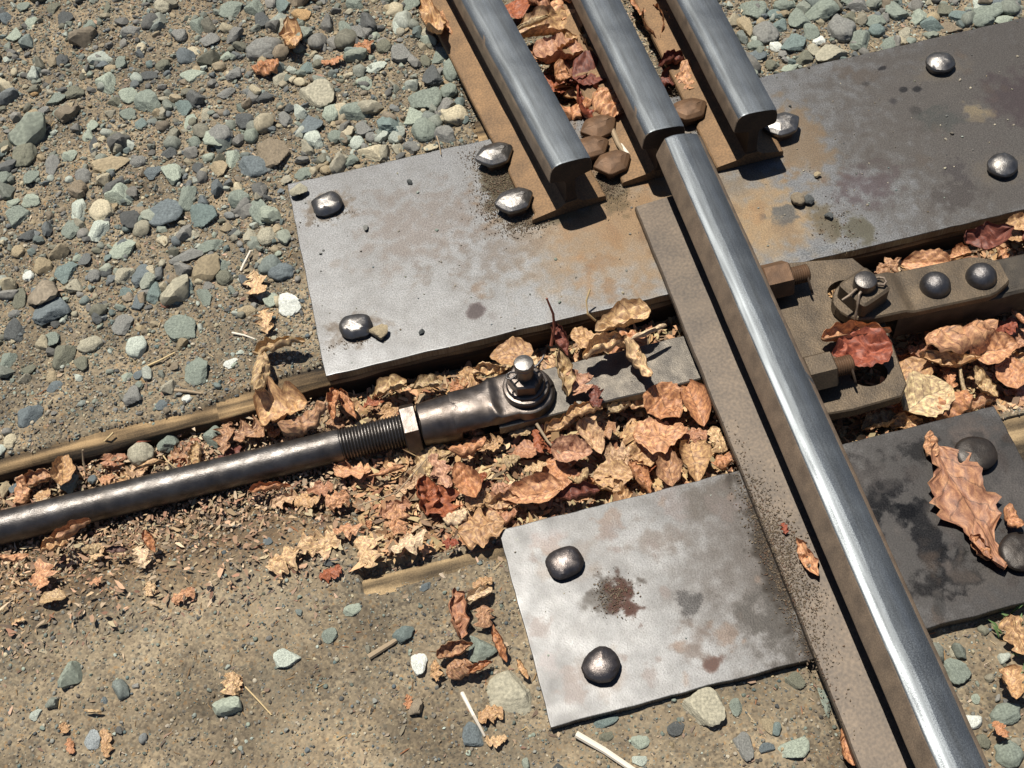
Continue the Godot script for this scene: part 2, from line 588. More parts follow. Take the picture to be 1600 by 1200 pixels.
# a rail: head with a worn running face, web and foot; it starts at z = 0 and runs along «way»
func rail(o: Node3D, head: Array, foot_l: float, foot_r: float, length: float, way: float, seed_: int, notches: Array, foot_start: float, foot_mat: Material) -> void:
	var f := noise_(9.0, seed_, 3)
	var f2 := noise_(60.0, seed_ + 1, 2)
	var zs := PackedFloat32Array([0.0, 0.0006, 0.0016, 0.004])
	var z := 0.01
	while z < length:
		zs.append(z)
		z += 0.008 if z < 0.95 else 0.05
	var g := Geo.new()
	var rings := []
	for i in zs.size():
		var ring := PackedVector3Array()
		var shrink := 0.972 if i == 0 else (0.992 if i == 1 else 1.0)
		for j in head.size():
			var p: Array = head[j]
			var chip := 0.0
			if p[1] > 0.07 and p[1] < 0.087:
				chip = maxf(0.0, f2.get_noise_2d(zs[i] * 1.4, j * 0.02) - 0.28) * 0.006
			var x: float = (p[0] + (0.0026 * f.get_noise_2d(zs[i] * 0.5, 40.0) if p[0] > -0.0055 and p[0] < -0.004 else 0.0)) * (shrink - chip * 6.0) + f.get_noise_2d(zs[i], 0.0) * 0.0005
			var y: float = 0.076 + (p[1] - 0.076) * shrink + f.get_noise_2d(zs[i] + 7.0, 0.0) * 0.0006
			ring.append(Vector3(x, y, zs[i] * way))
		rings.append(ring)
	g.loft(rings, false)
	obj("rail_head", g.mesh(30.0, true, 0.72), [M.rail_top, M.rail_side], o)
	for e in 2:
		var cap := Geo.new()
		cap.fan(rings[0] if e == 0 else rings[-1], (e == 0) == (way < 0.0))
		obj("end_face", cap.mesh(30.0, false), [M.rail_web], o)  # the dark web colour paints in the shade on the cut end
	g = Geo.new()
	rings = []
	for q in [0.0016, length - 0.002]:
		rings.append(PackedVector3Array([Vector3(-0.0085, 0.017, q * way), Vector3(-0.0062, 0.026, q * way), Vector3(-0.0062, 0.052, q * way), Vector3(-0.0095, 0.062, q * way), Vector3(0.0095, 0.062, q * way), Vector3(0.0062, 0.052, q * way), Vector3(0.0062, 0.026, q * way), Vector3(0.0085, 0.017, q * way)]))
	g.loft(rings)
	obj("web", g.mesh(40.0), [M.rail_web], o)
	g = Geo.new()
	rings = []
	for i in zs.size():
		var q := zs[i]
		if q < foot_start:
			continue
		var l := foot_l
		for nt in notches:
			l += 0.007 * (1.0 - smooth(nt[1], nt[1] + 0.008, absf(q - nt[0])))
		l += f.get_noise_2d(q * 2.0, 3.0) * 0.0008
		var r := foot_r + f.get_noise_2d(q * 2.0, 8.0) * 0.0008
		var zz := q * way
		rings.append(PackedVector3Array([Vector3(l + 0.001, 0.0005, zz), Vector3(l, 0.0018, zz), Vector3(l + 0.0002, 0.0072, zz), Vector3(l + 0.0018, 0.0086, zz), Vector3(-0.015, 0.0135, zz), Vector3(-0.0082, 0.019, zz), Vector3(0.0082, 0.019, zz), Vector3(0.015, 0.0135, zz), Vector3(r - 0.0018, 0.0086, zz), Vector3(r - 0.0002, 0.0072, zz), Vector3(r, 0.0018, zz), Vector3(r - 0.001, 0.0005, zz)]))
	g.loft(rings)
	obj("foot", g.mesh(30.0), [foot_mat], o)


func plate_bolt(label: String, x: float, z: float, kind: String, seed_: int, material: Material, turn: float, y := 0.0) -> void:
	var g := Geo.new()
	if kind == "square":
		g.prism(squircle(0.0192, 0.0175, 2.7, 22), [[-0.004, 0.002], [0.0035, 0.001], [0.006, 0.0], [0.0085, 0.0012], [0.0115, 0.004], [0.0135, 0.008], [0.0146, 0.0135]])
		hammered(g, seed_, 0.0016)
	elif kind == "round":
		g.prism(squircle(0.0190, 0.0180, 2.2, 20), [[-0.004, 0.003], [0.004, 0.002], [0.0075, 0.0], [0.0105, 0.001], [0.0135, 0.0045], [0.0152, 0.0085], [0.0158, 0.0135]])
		hammered(g, seed_, 0.0018)
	elif kind == "flat":
		g.prism(squircle(0.0225, 0.0205, 2.1), [[-0.004, 0.002], [0.006, 0.0012], [0.008, 0.0], [0.0105, 0.0012], [0.0125, 0.005], [0.0130, 0.0135]])
		hammered(g, seed_, 0.0008)
	else:  # a spike's boat-shaped head, thick and overhanging its shank
		var o := outline_of([[-0.0245, -0.004], [-0.0240, -0.0005], [-0.0185, 0.0085], [-0.0125, 0.0160], [-0.0085, 0.0176], [0.001, 0.0178], [0.0105, 0.0172], [0.0140, 0.0150], [0.0195, 0.007], [0.0248, -0.001], [0.0245, -0.0045], [0.0185, -0.0125], [0.0120, -0.0172], [0.001, -0.0180], [-0.0095, -0.0172], [-0.0135, -0.0155], [-0.019, -0.0105]])
		g.prism(o, [[0.010, 0.007], [0.0115, 0.002], [0.0125, 0.0], [0.0170, 0.0], [0.0180, 0.0006], [0.0208, 0.0050], [0.0228, 0.0105], [0.0232, 0.0140]])
		hammered(g, seed_, 0.0012)
		var head := obj("track_spike", g.mesh(11.0), [material])
		tag(head, label, "track spike", "spikes holding the rail feet")
		head.position = Vector3(x, y, z)
		head.rotation.y = turn
		var s := Geo.new()
		s.prism(squircle(0.0125, 0.0125, 5.0, 20), [[-0.03, 0.0], [0.0125, 0.0]])
		obj("shank", s.mesh(), [M.rusty_steel], head)
		return
	var b := obj("plate_bolt", g.mesh(30.0 if kind != "flat" else 40.0), [material])
	tag(b, label, "bolt", "bolts in the steel plates")
	b.position = Vector3(x, y, z)
	b.rotation.y = turn


func threaded(g: Geo, r: float, y0: float, y1: float, pitch: float) -> void:
	var p := [[r * 0.9, y0]]
	var y := y0
	while y < y1 - pitch:
		p.append([r, y + pitch * 0.3])
		p.append([r, y + pitch * 0.5])
		p.append([r * 0.9, y + pitch * 0.9])
		y += pitch
	p.append([r * 0.96, y1 - 0.0008])
	p.append([r * 0.8, y1])
	g.lathe(p, 24)


func build_ground() -> void:
	var xs := PackedFloat32Array()
	var zs := PackedFloat32Array()
	for axis in 2:
		var c := PackedFloat32Array()
		var lo := -0.80 if axis == 0 else -1.10
		var hi := 1.0 if axis == 0 else 0.72
		var q := lo
		var step := 0.0045
		while q < hi:
			c.append(q)
			q += step
		var s := 0.012
		var outward := PackedFloat32Array()
		var d := 0.0
		while d < 45.0:
			d += s
			s *= 1.32
			outward.append(d)
		for e in outward:
			c.append(hi + e)
			c.append(lo - e)
		c.sort()
		if axis == 0:
			xs = c
		else:
			zs = c
	var nx := xs.size()
	var nz := zs.size()
	var v := PackedVector3Array()
	var n := PackedVector3Array()
	var u := PackedVector2Array()
	var col := PackedColorArray()
	var hs := PackedFloat32Array()
	hs.resize(nx * nz)
	var patch := noise_(14.0, 77, 3)
	for j in nz:
		for i in nx:
			hs[j * nx + i] = ground_y(xs[i], zs[j])
	for j in nz:
		for i in nx:
			var x := xs[i]
			var z := zs[j]
			var i0 := maxi(i - 1, 0)
			var i1 := mini(i + 1, nx - 1)
			var j0 := maxi(j - 1, 0)
			var j1 := mini(j + 1, nz - 1)
			v.append(Vector3(x, hs[j * nx + i], z))
			n.append(Vector3(-(hs[j * nx + i1] - hs[j * nx + i0]) / (xs[i1] - xs[i0]), 1.0, -(hs[j1 * nx + i] - hs[j0 * nx + i]) / (zs[j1] - zs[j0])).normalized())
			u.append(Vector2(x / 0.72, z / 0.72))
			# dusty grey-brown dirt, darker and redder where leaves rot in the trench
			var p := 0.5 + 0.5 * patch.get_noise_2d(x, z)
			var litter := smooth(-0.075, -0.06, z) * (1.0 - smooth(0.08, 0.17, z))
			var c := Color(0.97, 1.0, 1.04).lerp(Color(0.90, 0.86, 0.82), p)
			c = c.lerp(Color(0.62, 0.46, 0.33), litter * (0.55 + 0.4 * p))
			col.append(c)
	var idx := PackedInt32Array()
	for j in nz - 1:
		for i in nx - 1:
			var a := j * nx + i
			idx.append_array(PackedInt32Array([a, a + 1, a + nx + 1, a, a + nx + 1, a + nx]))
	var arrays := []
	arrays.resize(Mesh.ARRAY_MAX)
	arrays[Mesh.ARRAY_VERTEX] = v
	arrays[Mesh.ARRAY_NORMAL] = n
	arrays[Mesh.ARRAY_TEX_UV] = u
	arrays[Mesh.ARRAY_COLOR] = col
	arrays[Mesh.ARRAY_INDEX] = idx
	var mesh := ArrayMesh.new()
	mesh.add_surface_from_arrays(Mesh.PRIMITIVE_TRIANGLES, arrays)
	tag(obj("ground", mesh, [M.dirt]), "dusty grey-brown dirt ground around the steel plates", "", "", "structure")


func timber(label: String, x0: float, x1: float, z0: float, z1: float, top: float, seed_: int, material: Material, front_dip: Array) -> void:
	var f := noise_(6.0, seed_, 3)
	var g := Geo.new()
	var rings := []
	var n := int((x1 - x0) / 0.012)
	for i in n + 1:
		var x := lerpf(x0, x1, float(i) / n)
		var w := f.get_noise_2d(x, 1.0)
		var zf := z1 + w * 0.004
		var dip := 0.0
		for q in front_dip:
			zf += q[2] * (1.0 - smooth(q[1] * 0.3, q[1], absf(x - q[0])))
			dip += q[3] * (1.0 - smooth(q[1] * 0.3, q[1], absf(x - q[0])))
		var t := top + f.get_noise_2d(x, 5.0) * 0.001 - dip
		var r := 0.007 + 0.004 * f.get_noise_2d(x, 9.0)
		rings.append(PackedVector3Array([Vector3(x, -0.2, z0), Vector3(x, t - 0.005, z0), Vector3(x, t, z0 + 0.005), Vector3(x, t, lerpf(z0, zf, 0.5)), Vector3(x, t + f.get_noise_2d(x * 3.0, 2.0) * 0.0008, zf - r * 2.2), Vector3(x, t - r * 0.35, zf - r * 0.8), Vector3(x, t - r * 1.1, zf - r * 0.1), Vector3(x, t - r * 2.5, zf), Vector3(x, -0.2, zf)]))
	g.loft(rings)
	for i in g.t.size():
		g.u[i] = Vector2(g.t[i].x, g.t[i].z - g.t[i].y)
	tag(obj("timber_tie", g.mesh(45.0, true, 0.3), [material, M.shaded_timber]), label, "railway tie")  # faces not looking up take the timber with shade painted in


func build_plates() -> void:
	var rust := Color(0.475, 0.382, 0.274)
	var tan_ := Color(0.518, 0.432, 0.317)
	var earth := Color(0.259, 0.238, 0.162)
	var black := Color(0.145, 0.140, 0.140)
	# [x, z, rx, rz, colour, strength, roughness, metal, raggedness, softness]
	var spots := [
		[0.20, -0.20, 0.21, 0.17, rust, 1.0, 0.62, 0.3, 0.3, 0.9], [0.30, -0.16, 0.13, 0.10, tan_, 0.8, 0.66, 0.2, 0.4, 0.85], [0.12, -0.30, 0.10, 0.09, Color(0.418, 0.317, 0.223), 0.8, 0.7, 0.15, 0.5, 0.5],
		[0.36, -0.14, 0.07, 0.07, tan_, 0.9, 0.62, 0.2, 0.5, 0.7], [0.43, -0.25, 0.05, 0.09, Color(0.403, 0.324, 0.230), 0.75, 0.7, 0.15, 0.6, 0.6], [0.42, -0.12, 0.022, 0.06, Color(0.288, 0.246, 0.162), 0.7, 0.75, 0.1, 0.6, 0.5],
		[0.06, -0.29, 0.035, 0.07, earth, 0.9, 0.9, 0.0, 0.6, 0.5], [0.11, -0.222, 0.07, 0.012, earth, 0.7, 0.9, 0.0, 0.6, 0.6], [0.19, -0.25, 0.03, 0.05, Color(0.288, 0.246, 0.162), 0.8, 0.85, 0.0, 0.6, 0.5],
		[-0.0166, -0.1126, 0.0145, 0.0125, Color(0.170, 0.128, 0.128), 0.92, 0.4, 0.2, 0.5, 0.18],
		[-0.159, -0.322, 0.035, 0.03, Color(0.346, 0.295, 0.238), 0.8, 0.75, 0.1, 0.8, 0.6], [-0.157, -0.120, 0.038, 0.028, Color(0.331, 0.281, 0.230), 0.75, 0.7, 0.2, 0.7, 0.7],
		[0.03, -0.19, 0.07, 0.06, Color(0.317, 0.288, 0.266), 0.5, 0.5, 0.5, 0.9, 0.8], [-0.05, -0.26, 0.10, 0.08, Color(0.360, 0.324, 0.302), 0.5, 0.5, 0.6, 0.9, 0.9],
		[0.375, -0.150, 0.022, 0.016, Color(0.274, 0.288, 0.302), 0.85, 0.45, 0.6, 0.9, 0.3], [0.40, -0.084, 0.06, 0.008, Color(0.533, 0.540, 0.540), 0.8, 0.3, 0.9, 0.7, 0.4], [0.33, -0.21, 0.03, 0.03, Color(0.360, 0.338, 0.310), 0.6, 0.5, 0.4, 0.9, 0.6],
		[0.145, -0.235, 0.012, 0.02, Color(0.396, 0.403, 0.403), 0.7, 0.4, 0.6, 0.6, 0.5],
		[0.656, -0.322, 0.045, 0.03, Color(0.302, 0.274, 0.238), 0.85, 0.7, 0.15, 0.5, 0.8], [0.653, -0.138, 0.045, 0.03, Color(0.302, 0.274, 0.238), 0.8, 0.7, 0.15, 0.5, 0.8],
		[0.735, -0.24, 0.07, 0.06, Color(0.204, 0.170, 0.178), 0.85, 0.55, 0.3, 0.5, 0.25], [0.668, -0.235, 0.022, 0.022, Color(0.432, 0.382, 0.288), 0.8, 0.8, 0.0, 0.8, 0.35], [0.62, -0.235, 0.035, 0.028, Color(0.245, 0.255, 0.246), 0.7, 0.5, 0.5, 0.8, 0.7],
		[0.585, -0.345, 0.007, 0.005, black, 0.9, 0.35, 0.3, 0.5, 0.4], [0.596, -0.300, 0.006, 0.006, black, 0.9, 0.35, 0.3, 0.5, 0.4], [0.612, -0.295, 0.0075, 0.006, black, 0.9, 0.35, 0.3, 0.5, 0.4], [0.575, -0.285, 0.008, 0.007, Color(0.212, 0.204, 0.204), 0.8, 0.4, 0.4, 0.6, 0.6], [0.555, -0.325, 0.008, 0.006, Color(0.221, 0.212, 0.204), 0.8, 0.4, 0.4, 0.6, 0.6], [0.595, -0.262, 0.009, 0.008, Color(0.230, 0.221, 0.212), 0.7, 0.4, 0.4, 0.6, 0.6],
		[0.58, -0.115, 0.04, 0.025, Color(0.255, 0.238, 0.230), 0.7, 0.45, 0.5, 0.9, 0.6], [0.60, -0.15, 0.018, 0.022, Color(0.246, 0.230, 0.230), 0.7, 0.45, 0.5, 0.9, 0.6], [0.49, -0.16, 0.06, 0.04, Color(0.274, 0.230, 0.246), 0.6, 0.5, 0.5, 0.9, 0.8], [0.45, -0.10, 0.03, 0.03, Color(0.259, 0.246, 0.187), 0.8, 0.7, 0.2, 0.8, 0.6],
	]
	for q in spots:
		if q[2] > 0.012:
			q[9] = maxf(q[9], 0.6)
			q[5] *= 0.9
	spots.push_front([0.75, -0.22, 0.36, 0.3, Color(0.305, 0.288, 0.272), 0.8, 0.5, 0.6, 0.3, 0.5])
	rng.seed = 99
	for i in 90:
		var sx := 0.24 + rng.randfn() * 0.13
		var sz := -0.20 + rng.randfn() * 0.07
		if sx > 0.46 or sz > -0.08:
			continue
		var c: Color = [Color(0.50, 0.42, 0.33), Color(0.38, 0.27, 0.18), Color(0.44, 0.33, 0.22), Color(0.46, 0.45, 0.43), Color(0.30, 0.25, 0.21), Color(0.52, 0.38, 0.25)][rng.randi() % 6]
		var sr := 0.006 * exp(rng.randf() * 1.5)
		spots.append([sx, sz, sr, sr * rng.randf_range(0.6, 1.6), c, 0.26, 0.6, 0.4, 1.2, 0.97])
	for i in 26:
		var sr := 0.004 * exp(rng.randf() * 1.6)
		spots.append([rng.randf_range(-0.2, 0.85), rng.randf_range(-0.37, -0.08), sr, sr, [Color(0.30, 0.27, 0.26), Color(0.38, 0.33, 0.29), Color(0.42, 0.41, 0.41)][rng.randi() % 3], 0.2, 0.5, 0.5, 1.0, 0.98])
	for i in 40:
		var sr := 0.008 * exp(rng.randf() * 1.2)
		spots.append([rng.randf_range(0.45, 1.0), rng.randf_range(-0.37, -0.08), sr, sr, [Color(0.27, 0.25, 0.235), Color(0.34, 0.325, 0.31), Color(0.31, 0.275, 0.245)][rng.randi() % 3], 0.4, 0.5, 0.5, 1.0, 0.95])
	var m := plate_material("upper_plate", -0.21, -0.385, 1.55, 0.32, Color(0.385, 0.384, 0.384), Color(0.44, 0.445, 0.452), 0.50, spots, 100)
	var g := Geo.new()
	g.prism(rough_rect(-0.2035, 1.32, -0.3775, -0.0705, 11), [[-0.0125, 0.0006], [-0.0012, 0.0], [-0.0003, 0.0005], [0.0, 0.0014]])
	g.planar(-0.21, -0.385, 1.55, 0.32)
	tag(obj("steel_plate", g.mesh(30.0), [m]), "long upper steel slide plate, rust-brown under the rail ends, with grey bolted outer ends", "steel plate")
	var oil := Color(0.187, 0.178, 0.170)
	spots = [
		[0.20, 0.28, 0.13, 0.20, Color(0.27, 0.255, 0.245), 0.85, 0.52, 0.7, 0.35, 0.9], [0.19, 0.345, 0.06, 0.055, Color(0.19, 0.18, 0.17), 0.8, 0.4, 0.5, 0.9, 0.7], [0.17, 0.20, 0.06, 0.03, Color(0.25, 0.23, 0.21), 0.6, 0.5, 0.5, 0.9, 0.8],
		[0.203, 0.29, 0.020, 0.12, Color(0.15, 0.12, 0.09), 0.8, 0.85, 0.0, 0.8, 0.7],
		[0.034, 0.278, 0.030, 0.022, Color(0.20, 0.175, 0.15), 0.75, 0.7, 0.2, 1.0, 0.7], [0.043, 0.283, 0.017, 0.022, Color(0.27, 0.15, 0.11), 0.8, 0.85, 0.0, 1.1, 0.5], [0.012, 0.279, 0.024, 0.012, Color(0.27, 0.265, 0.26), 0.6, 0.45, 0.6, 0.8, 0.8],
		[0.109, 0.306, 0.0125, 0.015, Color(0.17, 0.165, 0.165), 0.75, 0.3, 0.6, 1.0, 0.5], [0.111, 0.374, 0.014, 0.012, Color(0.27, 0.16, 0.12), 0.75, 0.7, 0.1, 0.8, 0.5],
		[0.0, 0.228, 0.038, 0.030, Color(0.40, 0.35, 0.31), 0.4, 0.55, 0.6, 0.6, 0.95], [0.005, 0.352, 0.036, 0.03, Color(0.40, 0.35, 0.31), 0.4, 0.55, 0.6, 0.6, 0.95], [0.10, 0.23, 0.04, 0.03, Color(0.30, 0.27, 0.25), 0.45, 0.5, 0.7, 0.9, 0.95], [0.10, 0.35, 0.03, 0.025, Color(0.29, 0.24, 0.21), 0.5, 0.6, 0.4, 0.9, 0.9],
		[-0.042, 0.19, 0.003, 0.003, Color(0.6, 0.6, 0.58), 0.9, 0.7, 0.0, 0.2, 0.5],
		[0.41, 0.285, 0.205, 0.20, Color(0.185, 0.175, 0.17), 0.94, 0.46, 0.25, 0.2, 0.2], [0.36, 0.30, 0.02, 0.07, Color(0.10, 0.10, 0.105), 0.75, 0.22, 0.5, 1.1, 0.6], [0.455, 0.20, 0.04, 0.025, Color(0.31, 0.265, 0.24), 0.65, 0.6, 0.3, 0.8, 0.9], [0.475, 0.28, 0.035, 0.05, Color(0.30, 0.285, 0.275), 0.6, 0.55, 0.4, 0.7, 0.9], [0.40, 0.36, 0.08, 0.03, Color(0.24, 0.22, 0.205), 0.6, 0.5, 0.3, 0.9, 0.9], [0.335, 0.245, 0.03, 0.055, Color(0.085, 0.085, 0.09), 0.8, 0.22, 0.5, 1.1, 0.7], [0.365, 0.345, 0.045, 0.025, Color(0.09, 0.088, 0.088), 0.75, 0.25, 0.5, 1.1, 0.7], [0.395, 0.205, 0.04, 0.018, Color(0.10, 0.098, 0.098), 0.75, 0.3, 0.5, 1.1, 0.7], [0.33, 0.22, 0.05, 0.03, Color(0.22, 0.20, 0.19), 0.6, 0.5, 0.3, 0.9, 0.9],
	]
	for q in spots:
		if q[2] > 0.012:
			q[9] = maxf(q[9], 0.55)
	for i in 90:
		var sr := 0.003 * exp(rng.randf() * 1.9)
		var right := rng.randf() < 0.7
		var c: Color = [Color(0.09, 0.09, 0.09), Color(0.27, 0.25, 0.24), Color(0.20, 0.18, 0.17), Color(0.24, 0.20, 0.17)][rng.randi() % 4] if right else [Color(0.33, 0.30, 0.29), Color(0.40, 0.38, 0.38), Color(0.36, 0.30, 0.26)][rng.randi() % 3]
		spots.append([rng.randf_range(0.3, 0.5) if right else rng.randf_range(-0.05, 0.2), rng.randf_range(0.18, 0.39), sr, sr * rng.randf_range(0.7, 1.8), c, 0.55, rng.randf_range(0.22, 0.6) if right else 0.45, 0.4, 1.1, 0.8])
	m = plate_material("lower_plate", -0.065, 0.165, 0.57, 0.235, Color(0.355, 0.354, 0.354), Color(0.415, 0.418, 0.422), 0.50, spots, 140)
	g = Geo.new()
	g.prism(rough_rect(-0.058, 0.497, 0.1745, 0.393, 12), [[-0.0125, 0.0006], [-0.0012, 0.0], [-0.0003, 0.0005], [0.0, 0.0014]])
	g.planar(-0.065, 0.165, 0.57, 0.235)
	tag(obj("steel_plate", g.mesh(30.0), [m]), "short lower steel plate, bare grey at the left and oily black right of the rail", "steel plate")


func build_rails() -> void:
	var head := [[-0.0075, 0.0570], [-0.0130, 0.0592], [-0.0250, 0.0615], [-0.0268, 0.0632], [-0.0268, 0.0665], [-0.0252, 0.0785], [-0.0230, 0.0845], [-0.0195, 0.0876], [-0.0150, 0.0894], [-0.0100, 0.0901], [0.000, 0.0897], [0.0100, 0.0887], [0.0200, 0.0870], [0.0255, 0.0846], [0.0275, 0.0765], [0.0278, 0.0662], [0.0268, 0.0634], [0.0250, 0.0615], [0.0130, 0.0592], [0.0075, 0.0570]]
	var o := thing("fixed_rail", "leftmost of the three fixed rails, cut square, bluish worn head", "rail", Vector3(0.132, 0.0005, -0.226), atan(0.115), "fixed rails ending on the upper plate")
	rail(o, head, -0.052, 0.045, 1.3, -1.0, 201, [[0.027, 0.017], [0.110, 0.014]], 0.0, M.rail_foot)
	o = thing("fixed_rail", "middle fixed rail, meeting the moving rail end to end", "rail", Vector3(0.2525, 0.0005, -0.2435), atan(0.036), "fixed rails ending on the upper plate")
	rail(o, head, -0.050, 0.046, 1.3, -1.0, 215, [[0.036, 0.012], [0.10, 0.014]], 0.004, M.rail_foot)
	o = thing("fixed_rail", "rightmost fixed rail, its end face in shadow beside the right plate", "rail", Vector3(0.366, 0.0005, -0.236), atan(0.021), "fixed rails ending on the upper plate")
	rail(o, head, -0.045, 0.043, 1.3, -1.0, 229, [[0.10, 0.016]], 0.0, M.rail_foot)
	head = [[-0.0070, 0.0540], [-0.0130, 0.0568], [-0.0280, 0.0600], [-0.0297, 0.0617], [-0.0295, 0.0645], [-0.0262, 0.0730], [-0.0228, 0.0810], [-0.0208, 0.0858], [-0.0197, 0.0875], [-0.0180, 0.0884], [-0.0140, 0.0895], [-0.0095, 0.0901], [-0.0050, 0.0901], [-0.0044, 0.0900], [0.0050, 0.0886], [0.0140, 0.0860], [0.0210, 0.0829], [0.0262, 0.0775], [0.0285, 0.0715], [0.0285, 0.0650], [0.0272, 0.0622], [0.0250, 0.0605], [0.0125, 0.0568], [0.0070, 0.0540]]
	o = thing("moving_rail", "long moving switch rail, bright worn left edge, running to the bottom right", "rail", Vector3(0.268, 0.0015, -0.2285), 0.0)
	rail(o, head, -0.0625, 0.044, 1.6, 1.0, 243, [], 0.018, M.moving_foot)
	for z in [0.204, 0.3322]:
		var b := Geo.new()
		b.lathe([[0.013, -0.004], [0.0200, 0.002], [0.0205, 0.009], [0.0185, 0.0155], [0.013, 0.0205], [0.004, 0.0228]])
		b.moved(Transform3D(Basis(Vector3(0, 0, -1), PI / 2.0).rotated(Vector3.UP, 0.0), Vector3(-0.009, 0.037, z)))
		obj("bolt_head", b.mesh(30.0), [M.moving_foot], o)


# the nuts and threaded ends that clamp the bracket to the moving rail, then bracket, link and their pin
func build_bracket() -> void:
	var o := thing("switch_bracket", "flat olive-brown bracket bolted to the moving rail's right side", "bracket")
	var g := Geo.new()
	var outer := outline_of([[0.3, -0.066], [0.368, -0.0537], [0.419, -0.0432], [0.4275, -0.024], [0.418, 0.0577], [0.4085, 0.1357], [0.3972, 0.1486], [0.3414, 0.1505], [0.3, 0.147]])
	var holes: Array[PackedVector2Array] = [ngon(20, 0.016), ngon(20, 0.0165)]
	for i in 20:
		holes[0][i] = holes[0][i] * Vector2(1.25, 1.0) + Vector2(0.392, 0.0)
		holes[1][i] = holes[1][i] * Vector2(1.25, 1.0) + Vector2(0.375, 0.112)
	plate_with_holes(g, outer, holes, 0.0105, 0.0245)
	obj("base_plate", g.mesh(30.0), [M.olive_steel], o)
	g = Geo.new()
	g.prism(rough_rect(0.2945, 0.3005, -0.060, 0.142, 5), [[0.0105, 0.001], [0.0115, 0.0], [0.050, 0.0], [0.0515, 0.0015]])
	obj("upright", g.mesh(30.0), [M.rail_web], o)
	for k in 2:
		var z: float = [-0.0225, 0.107][k]
		var nut := Geo.new()
		nut.prism(ngon(6, 0.0215, 0.25 + 0.2 * k), [[0.0, 0.0015], [0.0015, 0.0], [0.0300, 0.0], [0.0320, 0.0025], [0.0322, 0.006]])
		nut.moved(Transform3D(Basis(Vector3(0, 0, 1), -PI / 2.0), Vector3(0.2995, 0.0455, z)))
		var n := obj("nut", nut.mesh(30.0), [M.rusty_steel if k == 0 else M.olive_steel], o)
		var th := Geo.new()
		threaded(th, 0.0105, 0.0, 0.024, 0.0026)
		th.moved(Transform3D(Basis(Vector3(0, 0, 1), -PI / 2.0), Vector3(0.3300, 0.0455, z)))
		obj("bolt_end", th.mesh(20.0), [M.rusty_steel], n)
		var c := Geo.new()
		c.tube(PackedVector3Array([Vector3(0.3500, 0.050, z + 0.006), Vector3(0.3502, 0.046, z + 0.013), Vector3(0.351, 0.040, z + 0.019), Vector3(0.352, 0.034, z + 0.022)]), PackedFloat32Array([0.0014, 0.0014, 0.0014, 0.001]), 6)
		obj("cotter_pin", c.mesh(60.0), [M.rail_web], n)
	# the flat bar that passes under the rail towards the clevis
	o = thing("flat_bar", "flat grey steel bar running from the clevis under the moving rail", "bar")
	g = Geo.new()
	g.prism(rough_rect(-0.026, 0.405, -0.0185, 0.0445, 6), [[-0.027, 0.001], [-0.026, 0.0], [-0.0142, 0.0], [-0.013, 0.0014]])
	obj("bar", g.mesh(30.0), [M.bar_steel], o)

	o = thing("switch_link", "connecting link with two round rivets, pinned to the bracket at right", "link", Vector3(0.398, 0, 0.0255), -0.035)
	# the eye: a flat tongue with a round end, stepping down to a riveted strap
	var prof := [[0.0, 0.0]]
	g = Geo.new()
	var rings := []
	var xs := [-0.031, -0.0305, -0.028, -0.022, -0.012, 0.0, 0.015, 0.030, 0.042, 0.047, 0.052, 0.056, 0.075, 0.11, 0.140, 0.150, 0.158, 0.164, 0.168, 0.1685]
	for x in xs:
		var half := 0.029
		if x < 0.0:
			half = sqrt(maxf(0.00004, 0.031 * 0.031 - x * x)) * 0.935
		if x > 0.145:
			half = lerpf(0.029, 0.016, (x - 0.145) / 0.0235)
		var hi := lerpf(0.0415, 0.0365, smooth(0.040, 0.052, x))
		var th := lerpf(0.0155, 0.011, smooth(0.040, 0.052, x))
		var b := 0.0018 if x > -0.0305 and x < 0.168 else 0.003
		rings.append(PackedVector3Array([Vector3(x, hi - th, -half + b), Vector3(x, hi - th + b, -half), Vector3(x, hi - b, -half), Vector3(x, hi, -half + b), Vector3(x, hi, half - b), Vector3(x, hi - b, half), Vector3(x, hi - th + b, half), Vector3(x, hi - th, half - b)]))
	g.loft(rings)
	obj("eye_strap", g.mesh(28.0), [M.olive_steel], o)
	g = Geo.new()
	g.prism(rough_rect(0.036, 0.9, -0.0255, 0.0262, 7, 0.0012), [[-0.014, 0.001], [-0.012, 0.0], [0.0228, 0.0], [0.0253, 0.003]])
	obj("lower_bar", g.mesh(30.0), [M.bar_dark], o)
	for x in [0.0865, 0.140]:
		var r := Geo.new()
		r.lathe([[0.0172, 0.0], [0.0170, 0.004], [0.0155, 0.0085], [0.0125, 0.0125], [0.008, 0.0153], [0.0035, 0.0166]], 30)
		var rv := obj("rivet", r.mesh(50.0), [M.rivet_steel], o)
		rv.position = Vector3(x, 0.0360, 0.002 + 0.02 * (x - 0.0865))
	g = Geo.new()
	g.prism(squircle(0.0205, 0.0205, 9.0, 40), [[0.0410, 0.002], [0.0425, 0.0], [0.0620, 0.0], [0.0640, 0.003]])
	g.moved(Transform3D(Basis(Vector3.UP, 0.42), Vector3(0.001, 0.0, 0.0)))
	obj("square_nut", g.mesh(30.0), [M.olive_steel], o)
	g = Geo.new()
	g.lathe([[0.0128, 0.02], [0.0128, 0.0735], [0.0118, 0.0755], [0.0090, 0.0768], [0.004, 0.0774]], 28)
	obj("pin", g.mesh(30.0), [M.rod_steel], o)
	g = Geo.new()
	var y := 0.0685
	g.tube(PackedVector3Array([Vector3(0.008, y, -0.004), Vector3(0.0175, y, -0.004), Vector3(0.022, y + 0.001, -0.001), Vector3(0.023, y, 0.004), Vector3(0.019, y, 0.007), Vector3(0.012, y, 0.004)]), PackedFloat32Array([0.0016, 0.0016, 0.0016, 0.0016, 0.0016, 0.0016]), 7)
